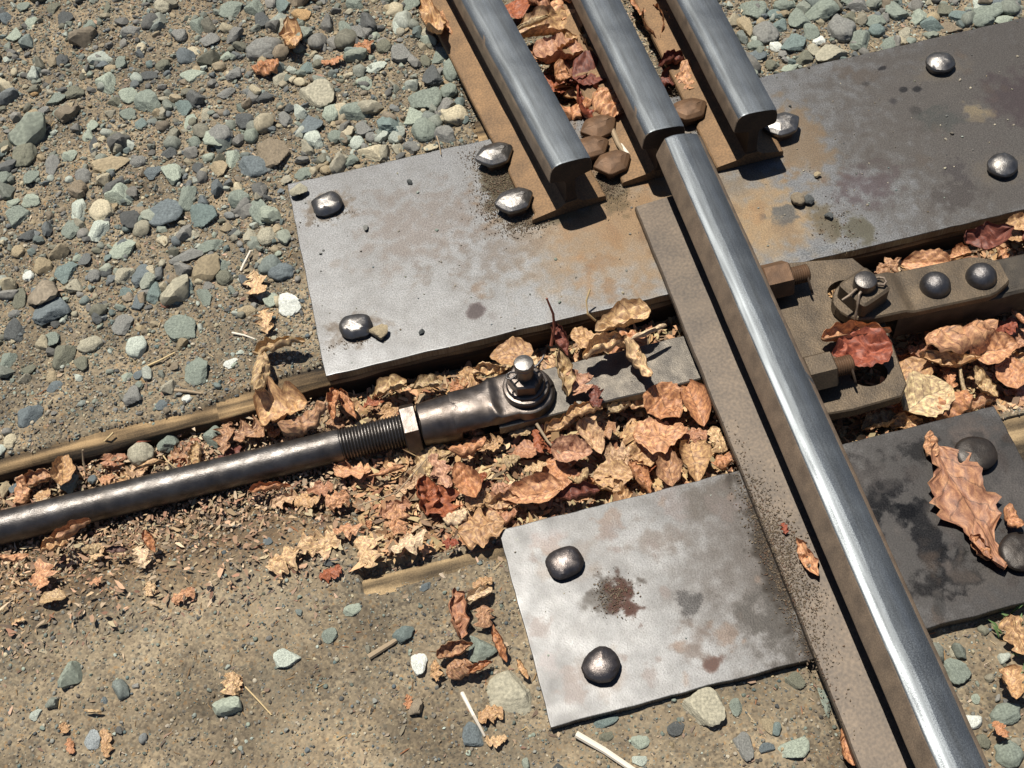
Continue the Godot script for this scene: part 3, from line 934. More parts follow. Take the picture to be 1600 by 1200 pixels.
	g.tube(PackedVector3Array([Vector3(-0.006, y, 0.004), Vector3(-0.013, y, 0.006), Vector3(-0.022, y - 0.001, 0.011), Vector3(-0.031, y - 0.002, 0.014)]), PackedFloat32Array([0.0016, 0.0017, 0.0017, 0.0012]), 7)
	g.tube(PackedVector3Array([Vector3(-0.006, y, 0.008), Vector3(-0.0115, y, 0.013), Vector3(-0.0145, y - 0.006, 0.020), Vector3(-0.0165, y - 0.016, 0.0255), Vector3(-0.0180, y - 0.024, 0.028)]), PackedFloat32Array([0.0018, 0.0018, 0.0018, 0.0018, 0.0012]), 7)
	obj("cotter_pin", g.mesh(60.0), [M.rail_side], o)


func plate_with_holes(g: Geo, outer: PackedVector2Array, holes: Array[PackedVector2Array], y0: float, y1: float) -> void:
	var bevel := 0.0015
	var inner := Geo.inset(outer, bevel)
	var rings := []
	for l in [[y0, 0.0], [y1 - bevel, 0.0], [y1, bevel]]:
		var ring := PackedVector3Array()
		for p in Geo.inset(outer, l[1]):
			ring.append(Vector3(p.x, l[0], p.y))
		rings.append(ring)
	g.loft(rings, false)
	var start := g.t.size()
	for hole in holes:
		rings = []
		for y in [y0, y1]:
			var ring := PackedVector3Array()
			for p in hole:
				ring.append(Vector3(p.x, y, p.y))
			rings.append(ring)
		var w := Geo.new()
		w.loft(rings, false)
		for i in w.t.size() / 3:
			g.tri(w.t[3 * i], w.t[3 * i + 2], w.t[3 * i + 1])
	# the faces: cut across the holes' middles into strips that hold no hole
	for top in 2:
		var y := y1 if top == 1 else y0
		var pieces: Array[PackedVector2Array] = [inner if top == 1 else outer]
		var cuts := [-1.0]
		for hole in holes:
			var m := 0.0
			for p in hole:
				m += p.y / hole.size()
			cuts.append(m)
		cuts.append(1.0)
		for k in cuts.size() - 1:
			var strip := PackedVector2Array([Vector2(-2, cuts[k]), Vector2(2, cuts[k]), Vector2(2, cuts[k + 1]), Vector2(-2, cuts[k + 1])])
			for part in Geometry2D.intersect_polygons(pieces[0], strip):
				var parts: Array[PackedVector2Array] = [part]
				for hole in holes:
					var next: Array[PackedVector2Array] = []
					for q in parts:
						for c in Geometry2D.clip_polygons(q, hole):
							next.append(c)
					parts = next
				for q in parts:
					var ix := Geometry2D.triangulate_polygon(q)
					for i in ix.size() / 3:
						var a := q[ix[3 * i]]
						var b := q[ix[3 * i + 1]]
						var c := q[ix[3 * i + 2]]
						var up := (b - a).cross(c - a) < 0.0
						var va := Vector3(a.x, y, a.y)
						var vb := Vector3(b.x, y, b.y)
						var vc := Vector3(c.x, y, c.y)
						if up == (top == 1):
							g.tri(va, vb, vc)
						else:
							g.tri(va, vc, vb)


func build_rod() -> void:
	var zc := 0.0122
	var yc := -0.0205
	var o := thing("operating_rod", "long round dark steel rod with a threaded end, lying in the trench", "rod")
	var g := Geo.new()
	var p := []
	var x := -1.25
	var f := noise_(7.0, 301, 3)
	while x < -0.204:
		p.append([0.0188 + f.get_noise_1d(x) * 0.0003, x])
		x += 0.02
	p.append([0.0188, -0.204])
	p.append([0.0184, -0.2025])
	g.lathe(p, 32)
	var turn := Transform3D(Basis(Vector3(0, 0, 1), -PI / 2.0), Vector3(0, yc, zc))
	g.moved(turn)
	obj("shaft", g.mesh(30.0), [M.rod_steel], o)
	g = Geo.new()
	threaded(g, 0.0186, -0.2028, -0.108, 0.0036)
	g.moved(turn)
	obj("threaded_end", g.mesh(20.0), [M.rod_steel], o)
	g = Geo.new()
	g.prism(ngon(6, 0.0295, 0.35), [[-0.1315, 0.003], [-0.1300, 0.0], [-0.1145, 0.0], [-0.1130, 0.003]])
	g.moved(turn)
	obj("jam_nut", g.mesh(30.0), [M.clevis_steel], o)

	o = thing("clevis", "forged brown steel clevis joining the rod to the flat bar", "clevis")
	g = Geo.new()
	var rings := []
	for q in [[-0.1120, 0.0225, 0.0225, 2.0], [-0.1105, 0.0248, 0.0245, 2.0], [-0.098, 0.0258, 0.0258, 2.0], [-0.085, 0.0262, 0.0266, 2.05], [-0.073, 0.0262, 0.0270, 2.1], [-0.0685, 0.0258, 0.0268, 2.15], [-0.0670, 0.0245, 0.0258, 2.2]]:
		var ring := PackedVector3Array()
		for c in squircle(q[2], q[1], q[3], 40):
			ring.append(Vector3(q[0], yc + c.y, zc + c.x))
		rings.append(ring)
	g.loft(rings)
	hammered(g, 311, 0.0010)
	obj("socket", g.mesh(40.0), [M.clevis_steel], o)
	# two jaws that leave a slot between them and end in round eyes; the upper one keeps the socket's round back, then drops to a flat seat
	for k in 2:
		g = Geo.new()
		rings = []
		for i in 34:
			var x2 := lerpf(-0.0735, 0.0455, pow(i / 33.0, 0.9))
			if i == 33:
				x2 = 0.0455
			var half := lerpf(0.0267, 0.0285, smooth(-0.06, -0.02, x2))
			var dx := x2 - 0.0130
			if dx > -0.014:
				half = maxf(sqrt(maxf(0.0326 * 0.0326 - dx * dx, 0.0)), 0.004)
			var seat := smooth(-0.028, -0.019, x2)
			var crown := lerpf(0.0055, 0.0012, seat) - 0.004 * smooth(0.040, 0.0455, x2)
			var power := lerpf(2.1, 9.0, smooth(-0.034, -0.017, x2))
			var flat := -0.0120
			var ring := PackedVector3Array()
			for j in 21:
				var t := -1.0 + 2.0 * j / 20.0
				var lat := signf(t) * (1.0 - pow(1.0 - absf(t), 1.5))
				var up := pow(maxf(1.0 - pow(absf(lat), power), 0.0), 1.0 / power)
				var y0 := flat + (crown - flat) * up
				ring.append(Vector3(x2, y0 if k == 0 else 2.0 * yc - y0 + 0.0025, zc + lat * half))
			for j in [0.8, 0.0, -0.8]:
				ring.append(Vector3(x2, flat - 0.0004 if k == 0 else -0.0352, zc + j * half))
			rings.append(ring)
		g.loft(rings)
		hammered(g, 320 + k, 0.0007)
		obj("fork_jaw", g.mesh(40.0), [M.clevis_steel], o)
	g = Geo.new()
	g.lathe([[0.0250, -0.002], [0.0262, 0.0005], [0.0264, 0.0075], [0.0250, 0.0098], [0.0222, 0.0104], [0.0218, 0.0128], [0.0205, 0.0142], [0.0190, 0.0145]], 40)
	g.moved(Transform3D(Basis(), Vector3(0.0135, 0, zc)))
	obj("washer", g.mesh(30.0), [M.clevis_steel], o)
	g = Geo.new()
	g.prism(ngon(6, 0.0200, 0.18), [[0.0140, 0.0012], [0.0152, 0.0], [0.0285, 0.0], [0.0306, 0.0020], [0.0310, 0.0050]])
	g.moved(Transform3D(Basis(), Vector3(0.0135, 0, zc)))
	obj("nut", g.mesh(30.0), [M.clevis_steel], o)
	g = Geo.new()
	g.lathe([[0.0106, 0.02], [0.0106, 0.0482], [0.0101, 0.0486], [0.0101, 0.0496], [0.0112, 0.0502], [0.0112, 0.0530], [0.0102, 0.0550], [0.0070, 0.0560], [0.0030, 0.0564]], 32)
	g.moved(Transform3D(Basis(), Vector3(0.0135, 0, zc)))
	obj("pin", g.mesh(24.0), [M.worn_steel], o)
	g = Geo.new()
	var y := 0.0395
	g.tube(PackedVector3Array([Vector3(-0.009, y, 0.0), Vector3(-0.016, y, -0.002), Vector3(-0.0205, y, 0.0005), Vector3(-0.021, y, 0.005), Vector3(-0.017, y, 0.0075), Vector3(-0.009, y, 0.003)]), PackedFloat32Array([0.0011, 0.0012, 0.0012, 0.0012, 0.0012, 0.0011]), 7)
	g.tube(PackedVector3Array([Vector3(0.009, y, 0.0), Vector3(0.016, y, -0.003), Vector3(0.022, y, -0.008), Vector3(0.026, y + 0.001, -0.013)]), PackedFloat32Array([0.0014, 0.0014, 0.0014, 0.001]), 7)
	g.tube(PackedVector3Array([Vector3(0.009, y, 0.003), Vector3(0.0125, y - 0.003, 0.007), Vector3(0.0132, y - 0.009, 0.011), Vector3(0.0128, y - 0.014, 0.0125)]), PackedFloat32Array([0.0014, 0.0014, 0.0014, 0.001]), 7)
	g.moved(Transform3D(Basis(), Vector3(0.0135, 0, zc)))
	obj("cotter_pin", g.mesh(60.0), [M.rivet_steel], o)


# ---- loose things: stones, leaves, twigs ----
var ball_v := PackedVector3Array()
var ball_f := PackedInt32Array()
var stone_meshes := {}
var leaf_meshes := {}


func build_ball(levels: int) -> void:
	var ph := (1.0 + sqrt(5.0)) / 2.0
	for p in [[-1, ph, 0], [1, ph, 0], [-1, -ph, 0], [1, -ph, 0], [0, -1, ph], [0, 1, ph], [0, -1, -ph], [0, 1, -ph], [ph, 0, -1], [ph, 0, 1], [-ph, 0, -1], [-ph, 0, 1]]:
		ball_v.append(Vector3(p[0], p[1], p[2]).normalized())
	ball_f = PackedInt32Array([0, 11, 5, 0, 5, 1, 0, 1, 7, 0, 7, 10, 0, 10, 11, 1, 5, 9, 5, 11, 4, 11, 10, 2, 10, 7, 6, 7, 1, 8, 3, 9, 4, 3, 4, 2, 3, 2, 6, 3, 6, 8, 3, 8, 9, 4, 9, 5, 2, 4, 11, 6, 2, 10, 8, 6, 7, 9, 8, 1])
	for l in levels:
		var mid := {}
		var f := PackedInt32Array()
		for i in ball_f.size() / 3:
			var c := [ball_f[3 * i], ball_f[3 * i + 1], ball_f[3 * i + 2]]
			var m := []
			for k in 3:
				var a: int = mini(c[k], c[(k + 1) % 3])
				var b: int = maxi(c[k], c[(k + 1) % 3])
				var key := a * 100000 + b
				if not mid.has(key):
					mid[key] = ball_v.size()
					ball_v.append((ball_v[a] + ball_v[b]).normalized())
				m.append(mid[key])
			f.append_array(PackedInt32Array([c[0], m[0], m[2], c[1], m[1], m[0], c[2], m[2], m[1], m[0], m[1], m[2]]))
		ball_f = f


# a stone about two units across: a ball cut by planes (angular) or gently lumpy (round)
func stone_mesh(seed_: int, kind: String) -> ArrayMesh:
	var r := RandomNumberGenerator.new()
	r.seed = seed_
	var f := noise_(1.1, seed_, 3)
	var cuts: Array[Vector3] = []
	var far_ := PackedFloat32Array()
	var n := 13 if kind == "a" else (11 if kind == "f" else (9 if kind == "l" else 5))
	for i in n:
		cuts.append(Vector3(r.randfn(), r.randfn() * 0.9, r.randfn()).normalized())
		far_.append(r.randf_range(0.48, 0.82) if kind != "r" else r.randf_range(0.78, 0.95))
	if kind == "f":
		cuts.append(Vector3(r.randfn() * 0.06, 1, r.randfn() * 0.06).normalized())
		far_.append(0.6)
	var v := PackedVector3Array()
	for d in ball_v:
		var q := 1.0
		for i in cuts.size():
			var k := d.dot(cuts[i])
			if k > 0.05:
				q = minf(q, far_[i] / k)
		q *= 1.0 + f.get_noise_3d(d.x, d.y, d.z) * (0.10 if kind != "r" else 0.16)
		q += f.get_noise_3d(d.x * 5.0, d.y * 5.0, d.z * 5.0) * (0.035 if kind != "r" else 0.012)
		v.append(d * q)
	# bring it to one unit in each direction, so that a size is a size
	var box := AABB(v[0], Vector3.ZERO)
	for p in v:
		box = box.expand(p)
	var c := box.get_center()
	for i in v.size():
		v[i] = (v[i] - c) / (box.size * 0.5)
	var g := Geo.new()
	for i in ball_f.size() / 3:
		g.tri(v[ball_f[3 * i]], v[ball_f[3 * i + 1]], v[ball_f[3 * i + 2]])
	return g.mesh(28.0 if kind != "r" else 60.0)


func leaf_mesh(seed_: int, kind: String, nu := 28, nv := 16) -> ArrayMesh:
	var r := RandomNumberGenerator.new()
	r.seed = seed_
	var f := noise_(2.3, seed_, 2)
	var f2 := noise_(6.5, seed_ + 3, 2)
	var curl := r.randf_range(-0.9, 1.5)
	var bend := r.randf_range(-0.5, 0.9)
	var fold := r.randf_range(-0.15, 0.45)
	var crumple := r.randf_range(0.06, 0.11)
	var wave := r.randf_range(0.02, 0.07)
	var wide := r.randf_range(0.34, 0.44)
	if kind == "c":
		curl = r.randf_range(1.4, 2.3) * (1.0 if r.randf() < 0.75 else -1.0)
		bend = r.randf_range(-0.9, 1.3)
		crumple = 0.14
	elif kind == "r":
		curl = r.randf_range(3.6, 4.6)
		wide = 0.34
		crumple = 0.04
	elif kind == "f":
		curl = 0.25
		bend = 0.1
		fold = 0.03
		crumple = 0.06
	var ph := r.randf() * 6.0
	var v := PackedVector3Array()
	for i in nu + 1:
		var s := float(i) / nu
		for j in nv + 1:
			var a := 2.0 * j / nv - 1.0
			var w := wide * pow(maxf(sin(PI * pow(s, 0.82)), 0.0), 0.65) + 0.004
			if kind == "l":
				w = 0.46 * pow(maxf(sin(PI * pow(s, 0.75)), 0.0), 0.5) * (0.68 + 0.42 * absf(sin(s * 9.5 + ph))) + 0.004
			elif kind == "t":
				w = 0.30 * pow(maxf(sin(PI * s), 0.0), 0.35) * (1.0 + 1.1 * f2.get_noise_2d(s * 0.55, signf(a) * 3.0)) + 0.01
			if kind == "f":
				w *= 1.0 + 0.7 * f2.get_noise_2d(s * 0.9, signf(a) * 5.0)
			w *= 1.0 + 0.16 * f2.get_noise_2d(s * 0.8, signf(a) * 9.0)
			var x := s - 0.5
			if absf(a) < 0.999 and kind == "t":
				x += 0.08 * f2.get_noise_2d(a * 0.6, 20.0)
			var ang := a * curl
			var rad := w / curl if absf(curl) > 0.02 else 50.0
			var z := sin(ang) * rad
			var y := (1.0 - cos(ang)) * rad + absf(a) * w * fold
			y += bend * (x * x) * 0.9 + wave * sin(s * 7.0 + ph + a) * a * a
			y += crumple * (1.7 * absf(f.get_noise_2d(x + ph, z * 1.2)) + 0.28 * absf(f2.get_noise_2d(x, z + ph)))
			x += crumple * 0.5 * f.get_noise_2d(z + 5.0, x)
			z += crumple * 0.6 * f.get_noise_2d(x + 9.0, z)
			v.append(Vector3(x, y, z))
	var low := 9.0
	for p in v:
		low = minf(low, p.y)
	var g := Geo.new()
	for i in nu:
		for j in nv:
			var c := i * (nv + 1) + j
			var q := [v[c], v[c + nv + 1], v[c + nv + 2], v[c + 1]]
			for k in 4:
				q[k] -= Vector3(0, low, 0)
			g.quad(q[0], q[1], q[2], q[3], Vector2(float(i) / nu, float(j) / nv), Vector2(float(i + 1) / nu, float(j) / nv), Vector2(float(i + 1) / nu, float(j + 1) / nv), Vector2(float(i) / nu, float(j + 1) / nv))
	return g.mesh(70.0, false)


# a broken flake of leaf: a small uneven polygon, bent
func flake_mesh(seed_: int) -> ArrayMesh:
	var r := RandomNumberGenerator.new()
	r.seed = seed_
	var n := 8
	var ring := PackedVector3Array()
	var bend := r.randf_range(-0.9, 1.4)
	for j in n:
		var a := TAU * (j + r.randf_range(-0.3, 0.3)) / n
		var q := r.randf_range(0.45, 1.1)
		var p := Vector3(cos(a) * q, 0.0, sin(a) * q * 0.7)
		p.y = bend * p.z * p.z + r.randf_range(-0.12, 0.12)
		ring.append(p)
	var g := Geo.new()
	g.fan(ring, true)
	return g.mesh(70.0, false)


func put_stone(label: String, x: float, z: float, wide: float, deep: float, colour: String, kind: String, y := -9.0) -> void:
	if not stone_meshes.has(kind):
		stone_meshes[kind] = []
		for i in 9:
			stone_meshes[kind].append(stone_mesh(1000 + 31 * i + kind.unicode_at(0) * 7, kind))
	var o := obj("gravel_stone", stone_meshes[kind][rng.randi() % 9], [M["stone_" + colour]])
	tag(o, label, "stone", "gravel stones around the switch")
	var high := {"a": 0.72, "r": 0.70, "f": 0.42, "l": 0.62}
	var h: float = minf(wide, deep) * high[kind]
	var sunk := 0.4 if z < -0.06 else 0.46
	var base := ground_y(x, z) if y < -1.0 else y
	if inside(x, z, -0.8, -0.1, -0.07, 0.05) and y < -1.0:
		sunk = 0.1
		base += 0.006
	if y > -1.0:
		sunk = 0.03
	wide *= 1.04
	deep *= 1.04
	o.transform = Transform3D(Basis(Vector3(0, 1, 0), rng.randf_range(-0.25, 0.25) + (PI if rng.randf() < 0.5 else 0.0)) * Basis(Vector3(1, 0, 0), rng.randf_range(-0.15, 0.15)) * Basis(Vector3(0, 0, 1), rng.randf_range(-0.15, 0.15)) * Basis.from_scale(Vector3(wide, h, deep) * 0.5), Vector3(x, base + h * (0.5 - sunk), z))


func put_leaf(label: String, x: float, y: float, z: float, long: float, across: float, turn: float, colour: String, kind: String) -> void:
	if not leaf_meshes.has(kind):
		leaf_meshes[kind] = []
		for i in 9:
			leaf_meshes[kind].append(leaf_mesh(2000 + 17 * i + kind.unicode_at(0) * 5, kind))
	var o := obj("dry_leaf", leaf_meshes[kind][rng.randi() % 9], [M["leaf_%s_%d" % [colour, rng.randi() % 2]]])
	tag(o, label, "leaf", "dry leaves around the switch")
	var tilt := 0.32 if kind != "f" else 0.05
	var ratio := clampf(across / long / 0.7, 0.65 if kind != "f" else 0.42, 1.35)
	o.transform = Transform3D(Basis(Vector3.UP, turn) * Basis(Vector3(1, 0, 0), rng.randf_range(-tilt, tilt)) * Basis(Vector3(0, 0, 1), rng.randf_range(-tilt, tilt) * 0.6) * Basis.from_scale(Vector3(long, (long + across) * 0.5, long * ratio)), Vector3(x, y, z))


func put_stick(called: String, label: String, category: String, points: Array, r0: float, r1: float, material: Material) -> void:
	var path := PackedVector3Array()
	var radii := PackedFloat32Array()
	for i in points.size():
		path.append(Vector3(points[i][0], points[i][1], points[i][2]))
		radii.append(lerpf(r0, r1, float(i) / (points.size() - 1)))
	var g := Geo.new()
	g.tube(path, radii, 7)
	tag(obj(called, g.mesh(50.0), [material]), label, category)


func many(called: String, label: String, mesh: Mesh, material: Material, xs: Array[Transform3D], cs: PackedColorArray) -> void:
	var m := MultiMesh.new()
	m.transform_format = MultiMesh.TRANSFORM_3D
	m.use_colors = true
	mesh.surface_set_material(0, material)
	m.mesh = mesh
	m.instance_count = xs.size()
	for i in xs.size():
		m.set_instance_transform(i, xs[i])
		m.set_instance_color(i, cs[i])
	var o := MultiMeshInstance3D.new()
	o.name = numbered(called)
	o.multimesh = m
	add_child(o, true)
	tag(o, label, "", "", "stuff")


# how much gravel lies at a place, 0 to 1
func gravel_at(x: float, z: float) -> float:
	if z < -0.385:
		if x < 0.04:
			return 0.95
		return 1.0 if x > 0.42 else 0.0
	if x < -0.21 and z < -0.08:
		var k := smooth(-0.13, -0.26, z)
		return (0.14 + 0.8 * k) * (0.38 + 0.62 * smooth(-0.75, -0.3, x) + 0.25 * hills.get_noise_2d(x * 0.7, z * 0.7))
	if z > 0.40 and x > 0.30:
		return 0.25
	if z > 0.14 and x < -0.05 or z > 0.40:
		return 0.035
	return 0.0


func litter_at(x: float, z: float) -> float:
	if z > -0.068 and z < 0.17 and x < 0.2:
		return 0.9 if x > -0.2 else 0.75 - 0.62 * smooth(0.035, 0.11, z)
	if z > -0.068 and z < 0.175 and x > 0.3:
		return 1.0
	if x < -0.05 and z > 0.13:
		return 0.05 + 0.22 * smooth(0.24, 0.12, z) + 0.12 * smooth(-0.3, -0.1, x)
	if x < -0.2 and z < -0.07:
		return 0.16 + 0.2 * smooth(-0.35, -0.25, x)
	if z < -0.385:
		return 0.12 if x < 0.05 or x > 0.4 else 0.9
	return 0.2


func in_plates(x: float, z: float, grow := 0.0) -> bool:
	return inside(x, z, -0.204 - grow, 3.0, -0.378 - grow, -0.066 + grow) or inside(x, z, -0.058 - grow, 0.497 + grow, 0.172 - grow, 0.393 + grow)


func scatter() -> void:
	rng.seed = 4711
	var tint := []
	for k in ["grey_green", "grey_green", "teal", "blue_grey", "grey", "grey", "dark", "olive", "beige", "tan", "brown", "pale_green", "cream", "white_green"]:
		tint.append(STONE[k])
	var dirt_tint := [[0.22, 0.195, 0.155], [0.17, 0.15, 0.12], [0.30, 0.26, 0.20], [0.12, 0.105, 0.085], [0.22, 0.22, 0.19], [0.40, 0.35, 0.26]]
	var crumbs := [LEAF.tan, LEAF.brown, LEAF.tan_brown, LEAF.rust, LEAF.beige, LEAF.olive_tan, LEAF.peach, LEAF.brown, [0.16, 0.10, 0.06], [0.20, 0.14, 0.08]]
	build_small()
	# small gravel
	for k in 4:
		var xs: Array[Transform3D] = []
		var cs := PackedColorArray()
		var kind: String = ["a", "r", "f", "l"][k]
		for i in 13000:
			var x := rng.randf_range(-1.6, 1.7)
			var z := rng.randf_range(-2.0, 0.75)
			if rng.randf() > gravel_at(x, z) or in_plates(x, z, 0.004):
				continue
			var s := 0.0027 * exp(rng.randf() * rng.randf() * 2.0)
			if rng.randf() < 0.09:
				s *= 1.5
			var q: Array = tint[rng.randi() % tint.size()]
			var m := rng.randf_range(1.4, 2.2)
			var dust := rng.randf_range(0.1, 0.4)
			q = [lerpf(q[0], 0.24, dust), lerpf(q[1], 0.215, dust), lerpf(q[2], 0.175, dust)]
			cs.append(Color(q[0] * m, q[1] * m, q[2] * m))
			xs.append(Transform3D(Basis.from_euler(Vector3(rng.randf_range(-0.5, 0.5), rng.randf() * TAU, rng.randf_range(-0.5, 0.5))) * Basis.from_scale(Vector3(s, s * rng.randf_range(0.45, 0.8), s * rng.randf_range(0.6, 1.0))), Vector3(x, ground_y(x, z) + s * 0.25, z)))
		many("small_gravel", ["loose small angular gravel among the stones", "loose small round pebbles among the stones", "loose small flat chips among the stones", "loose small oblong gravel among the stones"][k], small_stones[k], M.grit, xs, cs)
	# grit
	for k in 4:
		var xs: Array[Transform3D] = []
		var cs := PackedColorArray()
		for i in 80000:
			var x := rng.randf_range(-0.85, 1.05)
			var z := rng.randf_range(-1.0, 0.66)
			var on := in_plates(x, z, 0.0)
			if on and (rng.randf() > 0.008 or x > 0.18 and z > -0.06 or inside(x, z, 0.0, 0.42, -0.38, -0.22)):
				continue
			var s := 0.0005 * exp(rng.randf() * rng.randf() * 1.8)
			if k < 2 and z > 0.1 and rng.randf() < 0.35:
				continue
			if k >= 2:
				if z > -0.05 and rng.randf() > 0.22:
					continue
				s = 0.0009 * exp(rng.randf() * rng.randf() * 1.3)
			var q: Array = dirt_tint[rng.randi() % 6] if rng.randf() < 0.55 else tint[rng.randi() % tint.size()]
			var m := rng.randf_range(1.1, 2.3)
			cs.append(Color(q[0] * m, q[1] * m, q[2] * m))
			xs.append(Transform3D(Basis.from_euler(Vector3(rng.randf() * TAU, rng.randf() * TAU, 0)) * Basis.from_scale(Vector3(s, s * 0.7, s)), Vector3(x, (0.0 if on else ground_y(x, z)) + s * 0.25, z)))
		many("grit", ["fine grey-brown grit strewn over the dirt", "fine pale grit strewn over the dirt", "coarse grit between the gravel stones", "coarse rounded grit between the gravel stones"][k], small_stones[4 + k % 2], M.grit, xs, cs)
	# crumbs of leaf
	for k in 3:
		var xs: Array[Transform3D] = []
		var cs := PackedColorArray()
		for i in 26000:
			var x := rng.randf_range(-0.85, 1.05)
			var z := rng.randf_range(-1.0, 0.66)
			if rng.randf() < 0.45:
				x = rng.randf_range(-0.7, 0.9)
				z = rng.randf_range(-0.065, 0.18)
			if in_plates(x, z, 0.0) or rng.randf() > litter_at(x, z) * 1.1:
				continue
			var trench := z > -0.068 and z < 0.17
			var s := (0.0020 if not trench else (0.0046 if x > -0.2 else 0.0023)) * exp(rng.randf() * rng.randf() * 1.3)
			var q: Array = crumbs[rng.randi() % crumbs.size()]
			var m := rng.randf_range(0.7, 1.6)
			if not trench:
				m *= 0.8
			var grey: float = (q[0] + q[1] + q[2]) / 3.0
			var sat := (0.85 if x > -0.2 else 0.68) if trench else 0.55
			cs.append(Color(lerpf(grey, q[0], sat) * m, lerpf(grey, q[1], sat) * m * 0.99, lerpf(grey, q[2], sat) * m * 0.96))
			var up := rng.randf() * (0.010 if trench else 0.0015)
			var t := 0.55 if trench else 0.3
			xs.append(Transform3D(Basis.from_euler(Vector3(rng.randf_range(-t, t), rng.randf() * TAU, rng.randf_range(-t, t))) * Basis.from_scale(Vector3(s * rng.randf_range(0.7, 1.6), s * 0.8, s * rng.randf_range(0.5, 0.9))), Vector3(x, ground_y(x, z) + up + 0.0003, z)))
		many("leaf_crumbs", ["brown leaf crumbs littering the trench and dirt", "curled scraps of dry leaf in the litter", "broken bits of leaf trodden into the dirt"][k], small_leaves[k], M.crumb, xs, cs)
	# slivers of straw and bark
	var xs: Array[Transform3D] = []
	var cs := PackedColorArray()
	var sliver := Geo.new()
	sliver.tube(PackedVector3Array([Vector3(-1, 0, 0), Vector3(-0.3, 0.08, 0.06), Vector3(0.4, 0.02, -0.03), Vector3(1, 0.06, 0.05)]), PackedFloat32Array([0.08, 0.12, 0.12, 0.05]), 4)
	for i in 26000:
		var x := rng.randf_range(-0.85, 1.05)
		var z := rng.randf_range(-1.0, 0.66)
		if in_plates(x, z, 0.0) or rng.randf() > 0.25 + 0.6 * litter_at(x, z):
			continue
		var s := 0.0013 * exp(rng.randf() * rng.randf() * 1.9)
		var q: Array = [[0.42, 0.30, 0.15], [0.30, 0.19, 0.09], [0.20, 0.13, 0.07], [0.46, 0.36, 0.22], [0.30, 0.13, 0.06]][rng.randi() % 5]
		cs.append(Color(q[0], q[1], q[2]))
		xs.append(Transform3D(Basis.from_euler(Vector3(0, rng.randf() * TAU, rng.randf_range(-0.25, 0.25))) * Basis.from_scale(Vector3(s, s, s)), Vector3(x, ground_y(x, z) + s * 0.15, z)))
	many("straw_bits", "short straw and bark slivers strewn over the dirt", sliver.mesh(60.0), M.crumb, xs, cs)
	# dirt and crumbs caked round the spikes and along the moving rail's foot
	xs = []
	cs = PackedColorArray()
	var heaps := [[0.058, -0.300, 0.020, 0.022, 420], [0.072, -0.225, 0.022, 0.012, 260], [0.050, -0.345, 0.018, 0.012, 160], [0.045, -0.262, 0.018, 0.022, 260], [0.185, -0.25, 0.012, 0.016, 200], [-0.159, -0.308, 0.026, 0.008, 30], [-0.160, -0.108, 0.022, 0.005, 30], [0.207, 0.29, 0.010, 0.085, 700], [0.224, 0.30, 0.014, 0.06, 260], [0.038, 0.277, 0.014, 0.014, 130], [0.43, -0.11, 0.02, 0.03, 60], [0.195, -0.31, 0.02, 0.06, 300], [0.318, -0.35, 0.012, 0.03, 150], [0.214, 0.27, 0.012, 0.05, 220]]
	for q in heaps:
		for i in int(q[4] * 3.2):
			var x: float = q[0] + rng.randfn() * q[2] * 0.75
			var z: float = q[1] + rng.randfn() * q[3] * 0.75
			var s := 0.0002 * exp(rng.randf() * 1.25)
			var base := 0.0
			if x > 0.2055 and z > -0.05:
				base = 0.0095 + clampf((x - 0.2055) * 0.13, 0.0, 0.006)
				if x > 0.245:
					continue
			var c: Array = [[0.18, 0.13, 0.085], [0.23, 0.17, 0.11], [0.28, 0.21, 0.135], [0.14, 0.10, 0.065], [0.22, 0.125, 0.075], [0.34, 0.26, 0.17]][rng.randi() % 6]
			cs.append(Color(c[0], c[1], c[2]))
			xs.append(Transform3D(Basis.from_euler(Vector3(rng.randf() * TAU, rng.randf() * TAU, 0)) * Basis.from_scale(Vector3(s * rng.randf_range(1.0, 2.6), s, s)), Vector3(x, base + s * 0.4 + rng.randf() * 0.001, z)))
	many("caked_dirt", "crumbly dark dirt caked round the spikes and along the rail foot", small_stones[4], M.grit, xs, cs)


var small_stones: Array[Mesh] = []
var small_leaves: Array[Mesh] = []


func build_small() -> void:
	var keep_v := ball_v
	var keep_f := ball_f
	ball_v = PackedVector3Array()
	build_ball(2)
	for k in ["a", "r", "f", "l"]:
		small_stones.append(stone_mesh(77 + k.unicode_at(0), k))
	ball_v = PackedVector3Array()
	build_ball(1)
	small_stones.append(stone_mesh(91, "a"))
	small_stones.append(stone_mesh(92, "r"))
	ball_v = keep_v
	ball_f = keep_f
	for k in 3:
		small_leaves.append(flake_mesh(3100 + k))


func build_weed() -> void:
	var o := thing("weed", "small grey-green weed sprouting at the right edge below the oily plate", "weed", Vector3(0.416, -0.018, 0.425))
	var r := RandomNumberGenerator.new()
	r.seed = 5
	for k in 3:
		var g := Geo.new()
		for i in 12:
			var a := r.randf() * TAU
			var l := r.randf_range(0.008, 0.022)
			var c := Vector3(r.randfn() * 0.010, 0.001, r.randfn() * 0.022)
			var tip := c + Vector3(cos(a) * l, r.randf_range(0.006, 0.016), sin(a) * l)
			var mid := c.lerp(tip, 0.55) + Vector3(0, 0.004, 0)
			var s := Vector3(-sin(a), 0, cos(a)) * 0.0016
			g.quad(c - s * 0.4, c + s * 0.4, mid + s, mid - s)
			g.tri(mid - s, mid + s, tip)
		obj("blades", g.mesh(80.0, false), [M.weed], o)


